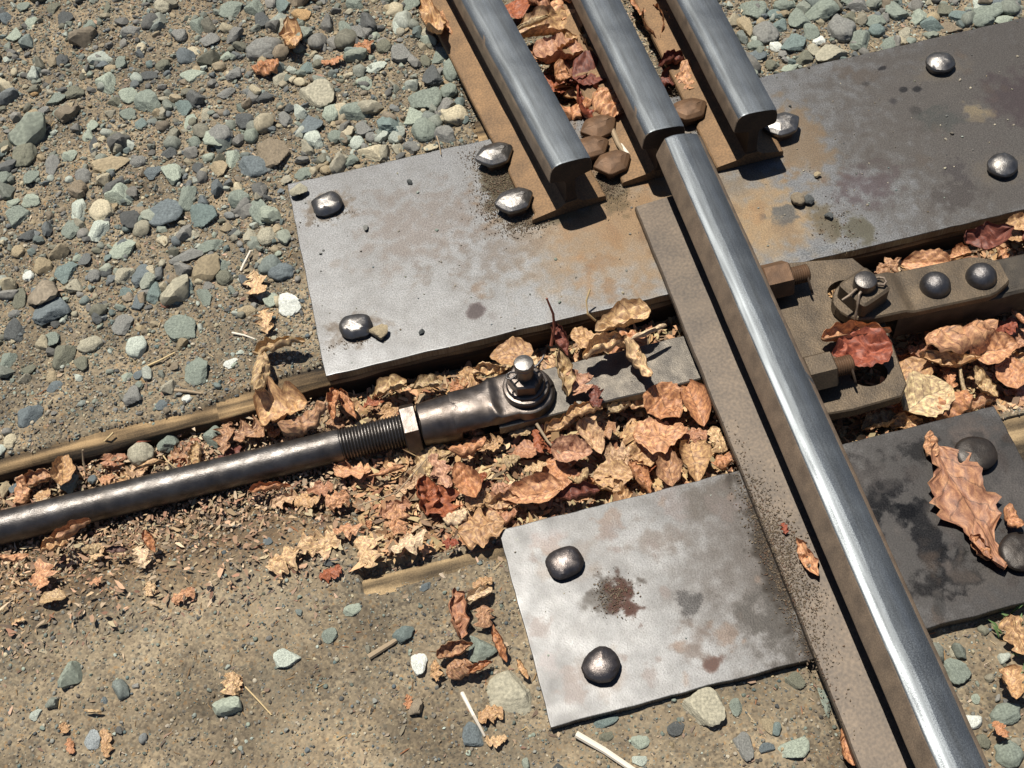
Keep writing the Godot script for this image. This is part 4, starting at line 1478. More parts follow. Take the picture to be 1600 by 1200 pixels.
func _ready() -> void:
	var cam := Camera3D.new()
	cam.name = "camera"
	add_child(cam)
	cam.transform = Transform3D(Basis(Vector3(0.9689, -0.0655, 0.2384), Vector3(0.2346, 0.5475, -0.8032), Vector3(-0.0780, 0.8342, 0.5459)).orthonormalized(), Vector3(-0.1127, 1.2056, 0.7889))
	cam.fov = rad_to_deg(2.0 * atan(600.0 / 2000.0))
	cam.near = 0.05
	cam.far = 200.0
	cam.current = true
	var sky := ProceduralSkyMaterial.new()
	sky.sky_top_color = Color(0.40, 0.50, 0.67)
	sky.sky_horizon_color = Color(0.68, 0.74, 0.80)
	sky.sky_curve = 0.14
	sky.ground_bottom_color = Color(0.25, 0.22, 0.19)
	sky.ground_horizon_color = Color(0.42, 0.40, 0.37)
	sky.sky_energy_multiplier = 0.68
	var env := Environment.new()
	env.background_mode = Environment.BG_SKY
	env.sky = Sky.new()
	env.sky.sky_material = sky
	env.tonemap_mode = Environment.TONE_MAPPER_LINEAR
	env.tonemap_exposure = 1.3
	env.sdfgi_enabled = true
	env.ssao_enabled = true
	env.ssil_enabled = true
	var we := WorldEnvironment.new()
	we.name = "world_environment"
	we.environment = env
	add_child(we)
	var sun := DirectionalLight3D.new()
	sun.name = "sun"
	add_child(sun)
	sun.light_color = Color(1.0, 0.97, 0.92)
	sun.light_energy = 1.6
	sun.light_angular_distance = 0.5
	sun.shadow_enabled = true
	sun.look_at_from_position(Vector3(-0.15, 1.0, -0.31), Vector3.ZERO, Vector3.RIGHT)

	hills = noise_(11.0, 17, 3)
	fine = noise_(120.0, 19, 2)
	rng.seed = 1234
	build_textures()
	build_materials()
	build_ground()
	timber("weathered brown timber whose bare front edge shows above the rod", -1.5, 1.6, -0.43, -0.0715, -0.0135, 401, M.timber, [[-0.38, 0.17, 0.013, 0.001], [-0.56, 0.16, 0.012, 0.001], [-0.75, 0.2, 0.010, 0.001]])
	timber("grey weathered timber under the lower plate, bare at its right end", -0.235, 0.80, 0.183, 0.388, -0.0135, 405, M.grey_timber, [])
	build_plates()
	build_rails()
	build_rod()
	build_bracket()
	for b in BOLTS:
		plate_bolt(b[0], b[2], b[3], b[1], int(b[2] * 1000.0 + b[3] * 3000.0), M[b[4]], b[5], b[6])
	build_ball(3)
	for s in STONES:
		put_stone(s[0], s[4], s[5], s[6], s[7], s[1], s[2], s[3] if s[3] is float else -9.0)
	for l in LEAVES:
		put_leaf(l[0], l[3], l[4], l[5], l[6], l[7], l[8], l[1], l[2])
	for s in STICKS:
		put_stick(s[0], s[1], s[2], s[6], s[4], s[5], M[s[3]])
	build_weed()
	scatter()


const BOLTS := [
	["domed square bolt at the upper plate's far left corner", "square", -0.1593, -0.3235, "worn_steel", 0.15, 0.0],
	["domed square bolt at the upper plate's near left corner", "square", -0.1576, -0.1262, "worn_steel", -0.1, 0.0],
	["spike head biting the first rail's foot, the farther of two at its left", "spike", 0.0600, -0.3330, "worn_steel", 0.12, 0.0],
	["spike head with a bright worn facet nearest the first rail's cut end", "spike", 0.0655, -0.2510, "worn_steel", 0.10, 0.0],
	["round worn bolt farther back on the right end of the upper plate", "round", 0.656, -0.3240, "worn_steel", 0.2, 0.0],
	["round worn bolt nearer the right edge of the upper plate", "round", 0.653, -0.1375, "worn_steel", 0.7, 0.0],
	["hammered square bolt near the lower plate's back left corner", "square", -0.0007, 0.2320, "dark_steel", 0.25, 0.0],
	["round-cornered dark bolt near the lower plate's front left corner", "round", 0.0045, 0.3480, "dark_steel", 0.5, 0.0],
	["flat black bolt near the right end of the oily plate", "flat", 0.4486, 0.2280, "oily_black", 0.0, 0.0],
	["black bolt at the right edge beside the big leaf", "flat", 0.4427, 0.3440, "oily_black", 0.6, 0.0],
	["rusty spike head farthest back between the first and second rails", "spike", 0.1985, -0.3390, "rusty_steel", 0.2, 0.0],
	["rusty spike head half hidden against the first rail", "spike", 0.1790, -0.3080, "rusty_steel", 0.1, 0.0],
	["rusty spike head nearest the moving rail's tip", "spike", 0.1985, -0.2750, "rusty_steel", 0.15, 0.0],
	["olive-brown spike head between the second and third rails", "spike", 0.3170, -0.3340, "rusty_steel", 0.1, 0.0],
	["grey spike head just right of the third rail's end", "spike", 0.4195, -0.2740, "worn_steel", 0.1, 0.0],
]

const STONES := [
	["mid-sized pale green angular stone above and left of the large grey-green pyramid-shaped stone", "pale_green", "a", 0, -0.4215, -0.6449, 0.0290, 0.0399],
	["large grey-green pyramid-shaped stone", "grey_green", "a", 0, -0.3680, -0.5911, 0.0330, 0.0445],
	["mid-sized pale green angular stone just left of the large grey-green pyramid-shaped stone", "pale_green", "a", 0, -0.3929, -0.6098, 0.0256, 0.0254],
	["mid-sized blue-green angular stone just below the flat pale green arrowhead stone", "teal", "a", 0, -0.3208, -0.5634, 0.0238, 0.0267],
	["flat pale green arrowhead stone", "pale_green", "f", 0, -0.3016, -0.6217, 0.0363, 0.0238],
	["round grey pebble with a smooth face", "grey", "r", 0, -0.2790, -0.4944, 0.0334, 0.0385],
	["small grey rounded stone above the large brown-tan broken rock with a square corner", "grey", "r", 0, -0.1901, -0.5011, 0.0174, 0.0297],
	["large grey rounded stone below and left of the orange-tan stone near the top edge", "grey", "r", 0, -0.2030, -0.6432, 0.0442, 0.0385],
	["large smooth beige slab of stone", "beige", "f", 0, -0.1421, -0.5297, 0.0484, 0.0455],
	["mid-sized pale green rounded stone above and right of the upper plate's far left corner", "pale_green", "r", 0, -0.1278, -0.4917, 0.0261, 0.0315],
	["large blue-grey flat stone just below the large smooth beige slab of stone", "blue_grey", "f", 0, -0.1632, -0.4782, 0.0433, 0.0330],
	["large brown-tan broken rock with a square corner", "brown", "a", 0, -0.2132, -0.4397, 0.0413, 0.0463],
	["large blue-grey flat stone above and left of the upper plate's far left corner", "blue_grey", "f", 0, -0.2415, -0.4289, 0.0426, 0.0388],
	["small pale green angular stone left of the large brown-tan broken rock with a square corner", "pale_green", "a", 0, -0.2670, -0.4506, 0.0186, 0.0339],
	["mid-sized tan angular stone just below the round grey pebble with a smooth face", "tan", "a", 0, -0.2858, -0.4349, 0.0242, 0.0247],
	["long tan brick-shaped stone", "tan", "l", 0, -0.4261, -0.4884, 0.0522, 0.0271],
	["dark olive egg-shaped cobble at the left edge", "olive", "r", 0, -0.5368, -0.5430, 0.0310, 0.0483],
	["mid-sized grey-green flat stone below the dark olive egg-shaped cobble at the left edge", "grey_green", "f", 0, -0.5485, -0.4301, 0.0298, 0.0345],
	["mid-sized pale green angular stone below the dark olive egg-shaped cobble at the left edge", "pale_green", "a", 0, -0.5312, -0.4550, 0.0244, 0.0193],
	["mid-sized brown rounded stone just above and left of the round cream pebble with brown stains", "brown", "r", 0, -0.4701, -0.4572, 0.0244, 0.0247],
	["mid-sized whitish green angular stone just left of the round cream pebble with brown stains", "white_green", "a", 0, -0.4721, -0.4198, 0.0212, 0.0378],
	["round cream pebble with brown stains", "cream", "r", 0, -0.4425, -0.4088, 0.0296, 0.0376],
	["bright pale green angular stone", "pale_green", "a", 0, -0.4190, -0.4299, 0.0341, 0.0400],
	["mid-sized pale green angular stone above the large flat blue-grey slab with straight edges", "pale_green", "a", 0, -0.3465, -0.4460, 0.0243, 0.0371],
	["mid-sized grey rounded stone just below and left of the long tan brick-shaped stone", "grey", "r", 0, -0.4619, -0.4779, 0.0217, 0.0268],
	["oval brown pebble with a pale ring", "brown", "l", 0, -0.3987, -0.3879, 0.0308, 0.0254],
	["mid-sized grey-green oblong stone just below the oval brown pebble with a pale ring", "grey_green", "l", 0, -0.3997, -0.3753, 0.0307, 0.0235],
	["large flat blue-grey slab with straight edges", "blue_grey", "f", 0, -0.3623, -0.3805, 0.0433, 0.0422],
	["mid-sized grey-green angular stone right of the oval brown pebble with a pale ring", "grey_green", "a", 0, -0.3327, -0.4014, 0.0225, 0.0446],
	["large blue-green angular stone right of the large flat blue-grey slab with straight edges", "teal", "a", 0, -0.3161, -0.3626, 0.0388, 0.0335],
	["mid-sized grey-green angular stone left of the upper plate's far left corner", "grey_green", "a", 0, -0.2678, -0.3757, 0.0279, 0.0339],
	["mid-sized grey-green flat stone below and left of the upper plate's far left corner", "grey_green", "f", 0, -0.2452, -0.3482, 0.0235, 0.0417],
	["mid-sized grey-green flat stone below and left of the round cream pebble with brown stains", "grey_green", "f", 0, -0.4831, -0.3916, 0.0252, 0.0304],
	["mid-sized whitish green angular stone just below the round cream pebble with brown stains", "white_green", "a", 0, -0.4485, -0.3773, 0.0265, 0.0352],
	["mid-sized dark grey oblong stone above the large blue-grey block of stone", "dark", "l", 0, -0.5373, -0.3953, 0.0281, 0.0169],
	["large beige flat stone right of the oval brown pebble with a pale ring", "beige", "f", 0, -0.3402, -0.3406, 0.0358, 0.0214],
	["small beige angular stone above and left of the dark blue-grey cobble beside the upper plate", "beige", "a", 0, -0.2633, -0.3135, 0.0164, 0.0260],
	["mid-sized beige rounded stone above and left of the dark blue-grey cobble beside the upper plate", "beige", "r", 0, -0.2427, -0.3055, 0.0245, 0.0292],
	["large pale green flat stone below and right of the round cream pebble with brown stains", "pale_green", "f", 0, -0.4213, -0.3400, 0.0358, 0.0294],
	["large grey-green oblong stone below and right of the large flat blue-grey slab with straight edges", "grey_green", "l", 0, -0.3136, -0.3109, 0.0354, 0.0194],
	["large grey oblong stone above the sharp blue-green stone with a lit top face", "grey", "l", 0, -0.3439, -0.3041, 0.0435, 0.0193],
	["tiny cream angular stone just below the large flat blue-grey slab with straight edges", "cream", "a", 0, -0.3705, -0.3354, 0.0137, 0.0180],
	["mid-sized grey angular stone above the large grey-green pyramid-shaped stone", "grey", "a", 0, -0.3803, -0.7375, 0.0267, 0.0254],
	["mid-sized grey angular stone above the flat pale green arrowhead stone", "grey", "a", 0, -0.3133, -0.7156, 0.0218, 0.0336],
	["mid-sized grey-green angular stone above the flat pale green arrowhead stone", "grey_green", "a", 0, -0.2847, -0.7249, 0.0235, 0.0338],
	["mid-sized grey flat stone above and right of the flat pale green arrowhead stone", "grey", "f", 0, -0.2704, -0.6878, 0.0263, 0.0269],
	["mid-sized beige rounded stone above and left of the flat pale green arrowhead stone", "beige", "r", 0, -0.3287, -0.7820, 0.0271, 0.0305],
	["large grey-green flat stone left of the orange-tan stone near the top edge", "grey_green", "f", 0, -0.2347, -0.7439, 0.0378, 0.0343],
	["mid-sized dark grey flat stone left of the orange-tan stone near the top edge", "dark", "f", 0, -0.1915, -0.7061, 0.0249, 0.0295],
	["mid-sized beige angular stone just left of the orange-tan stone near the top edge", "beige", "a", 0, -0.1677, -0.6889, 0.0216, 0.0313],
	["orange-tan stone near the top edge", "orange", "a", 0, -0.1390, -0.6959, 0.0279, 0.0252],
	["mid-sized dark grey angular stone below and right of the flat pale green arrowhead stone", "dark", "a", 0, -0.2437, -0.5119, 0.0233, 0.0279],
	["mid-sized grey oblong stone below and right of the flat pale green arrowhead stone", "grey", "l", 0, -0.2609, -0.5741, 0.0268, 0.0154],
	["mid-sized grey-green flat stone just right of the small orange-brown pebble at far left", "grey_green", "f", 0, -0.4915, -0.6348, 0.0289, 0.0197],
	["mid-sized grey-green flat stone just below and right of the small orange-brown pebble at far left", "grey_green", "f", 0, -0.4855, -0.6052, 0.0226, 0.0291],
	["small grey-green angular stone above and right of the small orange-brown pebble at far left", "grey_green", "a", 0, -0.4376, -0.7750, 0.0191, 0.0216],
	["small pale green flat stone above the small orange-brown pebble at far left", "pale_green", "f", 0, -0.5195, -0.8065, 0.0193, 0.0262],
	["mid-sized pale green flat stone above the small orange-brown pebble at far left", "pale_green", "f", 0, -0.5447, -0.7865, 0.0240, 0.0259],
	["mid-sized pale green angular stone left of the long tan brick-shaped stone", "pale_green", "a", 0, -0.4793, -0.5230, 0.0235, 0.0184],
	["mid-sized blue-grey flat stone above and right of the bright pale green angular stone", "blue_grey", "f", 0, -0.3707, -0.4574, 0.0258, 0.0213],
	["small dark grey flat stone left of the large brown-tan broken rock with a square corner", "dark", "f", 0, -0.3128, -0.4452, 0.0157, 0.0248],
	["mid-sized grey-green flat stone just above and right of the upper plate's far left corner", "grey_green", "f", 0, -0.1811, -0.3984, 0.0253, 0.0208],
	["tiny beige angular stone below the flat pale green arrowhead stone", "beige", "a", 0, -0.2936, -0.5443, 0.0133, 0.0227],
	["small grey-green rounded stone just left of the round grey pebble with a smooth face", "grey_green", "r", 0, -0.3131, -0.4970, 0.0160, 0.0201],
	["small pale green flat stone below the flat pale green arrowhead stone", "pale_green", "f", 0, -0.3150, -0.5344, 0.0177, 0.0300],
	["small orange-brown pebble at far left", "orange", "r", 0, -0.5199, -0.6612, 0.0169, 0.0200],
	["mid-sized olive flat stone right of the small orange-brown pebble at far left", "olive", "f", 0, -0.4661, -0.6418, 0.0259, 0.0238],
	["mid-sized olive rounded stone just left of the flat pale green arrowhead stone", "olive", "r", 0, -0.3413, -0.6589, 0.0215, 0.0202],
	["small grey-green angular stone above and left of the large grey-green pyramid-shaped stone", "grey_green", "a", 0, -0.3981, -0.6816, 0.0170, 0.0225],
	["small tan rounded stone above and left of the large grey-green pyramid-shaped stone", "tan", "r", 0, -0.4136, -0.6733, 0.0169, 0.0162],
	["mid-sized blue-green flat stone above and left of the flat pale green arrowhead stone", "teal", "f", 0, -0.3507, -0.7607, 0.0237, 0.0172],
	["small grey-green flat stone above the small orange-brown pebble at far left", "grey_green", "f", 0, -0.5291, -0.8457, 0.0195, 0.0201],
	["tiny olive oblong stone well above and left of the large grey-green pyramid-shaped stone", "olive", "l", 0, -0.4097, -0.8015, 0.0128, 0.0395],
	["mid-sized grey-green angular stone left of the orange-tan stone near the top edge", "grey_green", "a", 0, -0.2019, -0.7331, 0.0282, 0.0342],
	["small pale green flat stone above and left of the long tan brick-shaped stone", "pale_green", "f", 0, -0.4451, -0.5714, 0.0164, 0.0228],
	["small pale green angular stone above and left of the long tan brick-shaped stone", "pale_green", "a", 0, -0.4534, -0.5534, 0.0148, 0.0244],
	["tiny dark grey flat stone just above and left of the long tan brick-shaped stone", "dark", "f", 0, -0.4461, -0.5307, 0.0132, 0.0278],
	["small grey oblong stone just right of the dark olive egg-shaped cobble at the left edge", "grey", "l", 0, -0.5025, -0.5122, 0.0190, 0.0365],
	["tiny dark grey rounded stone below and left of the small orange-brown pebble at far left", "dark", "r", 0, -0.5529, -0.5827, 0.0135, 0.0190],
	["small olive rounded stone below and left of the small orange-brown pebble at far left", "olive", "r", 0, -0.5619, -0.5670, 0.0149, 0.0226],
	["small grey-green flat stone just below the dark olive egg-shaped cobble at the left edge", "grey_green", "f", 0, -0.5298, -0.4971, 0.0189, 0.0289],
	["small dark grey angular stone above the large brown-tan broken rock with a square corner", "dark", "a", 0, -0.1803, -0.5188, 0.0175, 0.0169],
	["small dark grey rounded stone just above the large brown-tan broken rock with a square corner", "dark", "r", 0, -0.2217, -0.5029, 0.0189, 0.0185],
	["mid-sized whitish green angular stone right of the large brown-tan broken rock with a square corner", "white_green", "a", 0, -0.1592, -0.4486, 0.0257, 0.0288],
	["small grey-green rounded stone below and right of the large smooth beige slab of stone", "grey_green", "r", 0, -0.1307, -0.4477, 0.0200, 0.0216],
	["small tan rounded stone above the upper plate's far left bolt", "tan", "r", 0, -0.1521, -0.3952, 0.0154, 0.0156],
	["mid-sized cream flat stone just above the flat pale green arrowhead stone", "cream", "f", 0, -0.2977, -0.6739, 0.0231, 0.0184],
	["small cream rounded stone above the large grey-green pyramid-shaped stone", "cream", "r", 0, -0.3679, -0.7012, 0.0155, 0.0186],
	["tiny grey rounded stone below and right of the large flat blue-grey slab with straight edges", "grey", "r", 0, -0.3134, -0.3002, 0.0081, 0.0096],
	["small dark grey flat stone right of the large flat blue-grey slab with straight edges", "dark", "f", 0, -0.2820, -0.3265, 0.0164, 0.0131],
	["mid-sized dark grey flat stone just above the large grey-green pyramid-shaped stone", "dark", "f", 0, -0.3636, -0.6439, 0.0275, 0.0180],
	["mid-sized grey flat stone above and right of the round grey pebble with a smooth face", "grey", "f", 0, -0.2281, -0.5657, 0.0253, 0.0193],
	["small dark grey rounded stone just below the flat pale green arrowhead stone", "dark", "r", 0, -0.3025, -0.5703, 0.0193, 0.0211],
	["small olive rounded stone just above the long tan brick-shaped stone", "olive", "r", 0, -0.4156, -0.5374, 0.0177, 0.0168],
	["mid-sized grey flat stone just below the small orange-brown pebble at far left", "grey", "f", 0, -0.5127, -0.6180, 0.0242, 0.0156],
	["mid-sized dark grey flat stone just below the small orange-brown pebble at far left", "dark", "f", 0, -0.5334, -0.6077, 0.0211, 0.0155],
	["mid-sized blue-green flat stone above and right of the large blue-grey block of stone", "teal", "f", 0, -0.4920, -0.3207, 0.0287, 0.0321],
	["small white rounded stone above and left of the large blue-grey block of stone", "white", "r", 0, -0.5394, -0.3297, 0.0151, 0.0177],
	["large blue-grey block of stone", "blue_grey", "a", 0, -0.5141, -0.2673, 0.0456, 0.0371],
	["dark oblong pebble standing on end", "dark", "r", 0, -0.4568, -0.2452, 0.0173, 0.0321],
	["mid-sized grey flat stone just right of the dark oblong pebble standing on end", "grey", "f", 0, -0.4298, -0.2222, 0.0264, 0.0331],
	["mid-sized dark grey flat stone below and left of the large blue-grey block of stone", "dark", "f", 0, -0.5587, -0.2489, 0.0226, 0.0335],
	["mid-sized grey-green flat stone just below the large blue-grey block of stone", "grey_green", "f", 0, -0.5185, -0.2223, 0.0251, 0.0210],
	["olive-grey wedge-shaped stone casting a dark shadow", "olive", "a", 0, -0.5020, -0.1932, 0.0274, 0.0352],
	["smooth oval beige pebble", "beige", "r", 0, -0.4697, -0.2014, 0.0314, 0.0222],
	["round white-green speckled stone", "white_green", "r", 0, -0.4151, -0.1804, 0.0260, 0.0293],
	["large pale grey-green boulder half bedded in dirt", "grey_green", "f", 0, -0.3626, -0.1940, 0.0391, 0.0356],
	["small blue-green angular stone just above and left of the small reddish-brown round pebble", "teal", "a", 0, -0.3892, -0.2587, 0.0200, 0.0357],
	["sharp blue-green stone with a lit top face", "teal", "a", 0, -0.3571, -0.2508, 0.0346, 0.0340],
	["mid-sized blue-grey angular stone above and left of the small reddish-brown round pebble", "blue_grey", "a", 0, -0.4010, -0.2915, 0.0270, 0.0364],
	["dark blue-grey cobble beside the upper plate", "blue_grey", "r", 0, -0.2325, -0.2442, 0.0332, 0.0249],
	["bright white quartz stone beside the upper plate", "white", "a", 0, -0.2309, -0.1911, 0.0261, 0.0315],
	["small pale green angular stone just below the dark blue-grey cobble beside the upper plate", "pale_green", "a", 0, -0.2510, -0.2055, 0.0183, 0.0242],
	["small olive rounded stone right of the sharp blue-green stone with a lit top face", "olive", "r", 0, -0.3013, -0.2546, 0.0200, 0.0234],
	["tiny grey flat stone just right of the sharp blue-green stone with a lit top face", "grey", "f", 0, -0.3242, -0.2511, 0.0133, 0.0171],
	["mid-sized tan rounded stone left of the bright white quartz stone beside the upper plate", "tan", "r", 0, -0.2807, -0.1977, 0.0235, 0.0150],
	["lone five-sided grey-green stone on bare dirt", "grey_green", "f", 0, -0.3493, -0.1247, 0.0318, 0.0353],
	["mid-sized grey angular stone below the round white-green speckled stone", "grey", "a", 0, -0.4264, -0.1149, 0.0228, 0.0279],
	["small blue-grey flat stone above the timber's bare edge", "blue_grey", "f", 0, -0.3961, -0.0923, 0.0163, 0.0137],
	["small white flat stone right of the lone five-sided grey-green stone on bare dirt", "white", "f", 0, -0.3087, -0.1269, 0.0191, 0.0128],
	["tiny white rounded stone above and right of the timber's bare edge", "white", "r", 0, -0.3651, -0.0924, 0.0126, 0.0110],
	["dark blue-grey stone alone above the timber edge", "blue_grey", "a", 0, -0.5449, -0.1190, 0.0317, 0.0277],
	["cream button-like pebble at the left edge above the timber", "cream", "r", 0, -0.5688, -0.0917, 0.0151, 0.0203],
	["small grey-green angular stone left of the olive-grey wedge-shaped stone casting a dark shadow", "grey_green", "a", 0, -0.5674, -0.2061, 0.0197, 0.0251],
	["small olive angular stone just right of the olive-grey wedge-shaped stone casting a dark shadow", "olive", "a", 0, -0.4813, -0.1760, 0.0156, 0.0218],
	["tiny tan rounded stone below and left of the smooth oval beige pebble", "tan", "r", 0, -0.5182, -0.1679, 0.0129, 0.0173],
	["small reddish-brown round pebble", "red_brown", "r", 0, -0.3766, -0.2380, 0.0119, 0.0138],
	["mid-sized beige angular stone above and right of the dark oblong pebble standing on end", "beige", "a", 0, -0.4231, -0.2964, 0.0271, 0.0238],
	["small grey rounded stone above the dark oblong pebble standing on end", "grey", "r", 0, -0.4595, -0.3074, 0.0163, 0.0207],
	["small dark grey rounded stone above the dark oblong pebble standing on end", "dark", "r", 0, -0.4448, -0.3100, 0.0163, 0.0128],
	["small olive angular stone just left of the large blue-grey block of stone", "olive", "a", 0, -0.5509, -0.2969, 0.0163, 0.0283],
	["mid-sized brown flat stone just above the small reddish-brown round pebble", "brown", "f", 0, -0.3653, -0.2755, 0.0215, 0.0189],
	["mid-sized grey-green angular stone left of the dark blue-grey cobble beside the upper plate", "grey_green", "a", 0, -0.3043, -0.2745, 0.0215, 0.0205],
	["small grey-green angular stone just right of the sharp blue-green stone with a lit top face", "grey_green", "a", 0, -0.3276, -0.2318, 0.0159, 0.0275],
	["small grey rounded stone left of the large blue-grey block of stone", "grey", "r", 0, -0.5593, -0.2767, 0.0161, 0.0124],
	["small blue-grey flat stone just left of the small reddish-brown round pebble", "blue_grey", "f", 0, -0.4097, -0.2479, 0.0160, 0.0246],
	["small blue-grey flat stone just above and left of the large blue-grey block of stone", "blue_grey", "f", 0, -0.5284, -0.3022, 0.0163, 0.0174],
	["small pale green angular stone just below the round white-green speckled stone", "pale_green", "a", 0, -0.4306, -0.1423, 0.0154, 0.0128],
	["small blue-grey flat stone just below the olive-grey wedge-shaped stone casting a dark shadow", "blue_grey", "f", 0, -0.5151, -0.1530, 0.0193, 0.0157],
	["small olive flat stone left of the olive-grey wedge-shaped stone casting a dark shadow", "olive", "f", 0, -0.5464, -0.1872, 0.0208, 0.0160],
	["tiny blue-grey flat stone just below the round white-green speckled stone", "blue_grey", "f", 0, -0.4169, -0.1414, 0.0128, 0.0128],
	["grey-green stone in the trench beside the steel rod", "grey_green", "a", 0, -0.3969, -0.0526, 0.0251, 0.0228],
	["squared grey-green stone in the trench under the timber edge", "grey_green", "a", 0, -0.3445, -0.0449, 0.0225, 0.0295],
	["round beige-grey cobble in the trench above the rod", "beige", "r", 0, -0.4272, -0.0437, 0.0300, 0.0293],
	["mid-sized grey-green flat stone just above the rod's left end", "grey_green", "f", 0, -0.5088, -0.0266, 0.0223, 0.0222],
	["tiny blue-grey rounded stone above and right of the rod's left end", "blue_grey", "r", 0, -0.4845, -0.0269, 0.0112, 0.0118],
	["tiny tan oblong stone left of the rod's left end", "tan", "l", 0, -0.5843, -0.0438, 0.0112, 0.0211],
	["tiny blue-grey flat stone left of the rod's left end", "blue_grey", "f", 0, -0.5734, -0.0422, 0.0125, 0.0132],
	["small whitish green angular stone above the large tilted grey-green slab near the first rail", "white_green", "a", 0, -0.0098, -0.6349, 0.0182, 0.0410],
	["mid-sized grey-green angular stone right of the orange-tan stone near the top edge", "grey_green", "a", 0, -0.0617, -0.6964, 0.0232, 0.0254],
	["dark brown round pebble near the first rail", "olive", "r", 0, -0.0366, -0.5982, 0.0225, 0.0260],
	["large grey flat stone just right of the dark brown round pebble near the first rail", "grey", "f", 0, -0.0138, -0.5752, 0.0327, 0.0336],
	["large whitish green flat stone above and right of the large smooth beige slab of stone", "white_green", "f", 0, -0.0553, -0.5622, 0.0326, 0.0195],
	["large olive-tan stone leaning by the first rail foot", "olive", "a", 0, 0.0528, -0.5692, 0.0341, 0.0456],
	["large grey-green flat stone above the large tilted grey-green slab near the first rail", "grey_green", "f", 0, 0.0337, -0.5576, 0.0311, 0.0275],
	["mid-sized dark grey angular stone just above the large tilted grey-green slab near the first rail", "dark", "a", 0, 0.0167, -0.5195, 0.0278, 0.0422],
	["mid-sized grey-green rounded stone above the first rail's foot", "grey_green", "r", 0, 0.0439, -0.5215, 0.0248, 0.0423],
	["dark oval pebble resting on the first rail foot", "dark", "r", 0, 0.0616, -0.5072, 0.0262, 0.0287],
	["large tilted grey-green slab near the first rail", "grey_green", "f", 0, -0.0011, -0.4764, 0.0432, 0.0372],
	["large cream rounded stone just above and left of the first rail's foot", "cream", "r", 0, 0.0272, -0.4384, 0.0384, 0.0346],
	["mid-sized pale green flat stone left of the first rail's foot", "pale_green", "f", 0, -0.0262, -0.4533, 0.0300, 0.0311],
	["large blue-green angular stone right of the large smooth beige slab of stone", "teal", "a", 0, -0.0578, -0.4470, 0.0328, 0.0399],
	["large grey-green angular stone below and right of the large smooth beige slab of stone", "grey_green", "a", 0, -0.0991, -0.4826, 0.0375, 0.0296],
	["large grey-green rounded stone just below the large tilted grey-green slab near the first rail", "grey_green", "r", 0, -0.0150, -0.4234, 0.0340, 0.0395],
	["mid-sized grey angular stone just left of the first rail's foot", "grey", "a", 0, 0.0090, -0.4078, 0.0267, 0.0303],
	["large cream stone against the upper plate's back edge", "cream", "a", 0, -0.0873, -0.4042, 0.0422, 0.0282],
	["mid-sized grey flat stone below and right of the large smooth beige slab of stone", "grey", "f", 0, -0.0902, -0.4511, 0.0229, 0.0254],
	["small whitish green rounded stone below and right of the large smooth beige slab of stone", "white_green", "r", 0, -0.1044, -0.4274, 0.0198, 0.0214],
	["small beige angular stone left of the first rail's foot", "beige", "a", 0, -0.0550, -0.4020, 0.0155, 0.0176],
	["mid-sized grey angular stone below the large tilted grey-green slab near the first rail", "grey", "a", 0, -0.0372, -0.3984, 0.0224, 0.0212],
	["small cream flat stone left of the first rail's foot", "cream", "f", 0, -0.0132, -0.3909, 0.0196, 0.0106],
	["mid-sized grey-green angular stone above and right of the upper plate's far left bolt", "grey_green", "a", 0, -0.1191, -0.4005, 0.0225, 0.0210],
	["mid-sized grey-green rounded stone above and left of the first rail's foot", "grey_green", "r", 0, 0.0315, -0.4849, 0.0231, 0.0263],
	["mid-sized pale green angular stone right of the large smooth beige slab of stone", "pale_green", "a", 0, -0.0753, -0.5340, 0.0220, 0.0230],
	["mid-sized grey-green flat stone well above the large tilted grey-green slab near the first rail", "grey_green", "f", 0, 0.0148, -0.6735, 0.0307, 0.0210],
	["small tan angular stone above the dark brown round pebble near the first rail", "tan", "a", 0, -0.0150, -0.6716, 0.0184, 0.0210],
	["small grey rounded stone below and right of the large smooth beige slab of stone", "grey", "r", 0, -0.0848, -0.4333, 0.0170, 0.0179],
	["small grey flat stone right of the orange-tan stone near the top edge", "grey", "f", 0, -0.0674, -0.6377, 0.0182, 0.0286],
	["small grey-green angular stone left of the dark brown round pebble near the first rail", "grey_green", "a", 0, -0.0840, -0.6477, 0.0183, 0.0328],
	["small olive rounded stone above the large tilted grey-green slab near the first rail", "olive", "r", 0, 0.0129, -0.5511, 0.0148, 0.0234],
	["tiny cream rounded stone above the large tilted grey-green slab near the first rail", "cream", "r", 0, 0.0075, -0.6524, 0.0137, 0.0145],
	["tiny brown rounded stone below and right of the large smooth beige slab of stone", "brown", "r", 0, -0.1148, -0.4670, 0.0129, 0.0146],
	["large grey-green flat stone just above and right of the tan-brown stone beside the third rail", "grey_green", "f", 0, 0.4683, -0.5078, 0.0348, 0.0343],
	["mid-sized blue-green flat stone just above and right of the third rail", "teal", "f", 0, 0.4957, -0.4943, 0.0260, 0.0201],
	["biggest grey-green stone in the gravel behind the right plate", "grey_green", "a", 0, 0.5528, -0.4823, 0.0460, 0.0443],
	["round brownish-grey stone right of the third rail", "grey", "r", 0, 0.4689, -0.4626, 0.0343, 0.0432],
	["mid-sized blue-green angular stone just above and right of the third rail", "teal", "a", 0, 0.4917, -0.4708, 0.0229, 0.0277],
	["mid-sized grey-green angular stone above and right of the third rail", "grey_green", "a", 0, 0.5207, -0.4747, 0.0287, 0.0359],
	["large blue-green flat stone just right of the round brownish-grey stone right of the third rail", "teal", "f", 0, 0.4954, -0.4320, 0.0354, 0.0348],
	["large grey rounded stone right of the round brownish-grey stone right of the third rail", "grey", "r", 0, 0.5677, -0.4348, 0.0368, 0.0431],
	["large grey angular stone well right of the round brownish-grey stone right of the third rail", "grey", "a", 0, 0.6078, -0.4733, 0.0315, 0.0283],
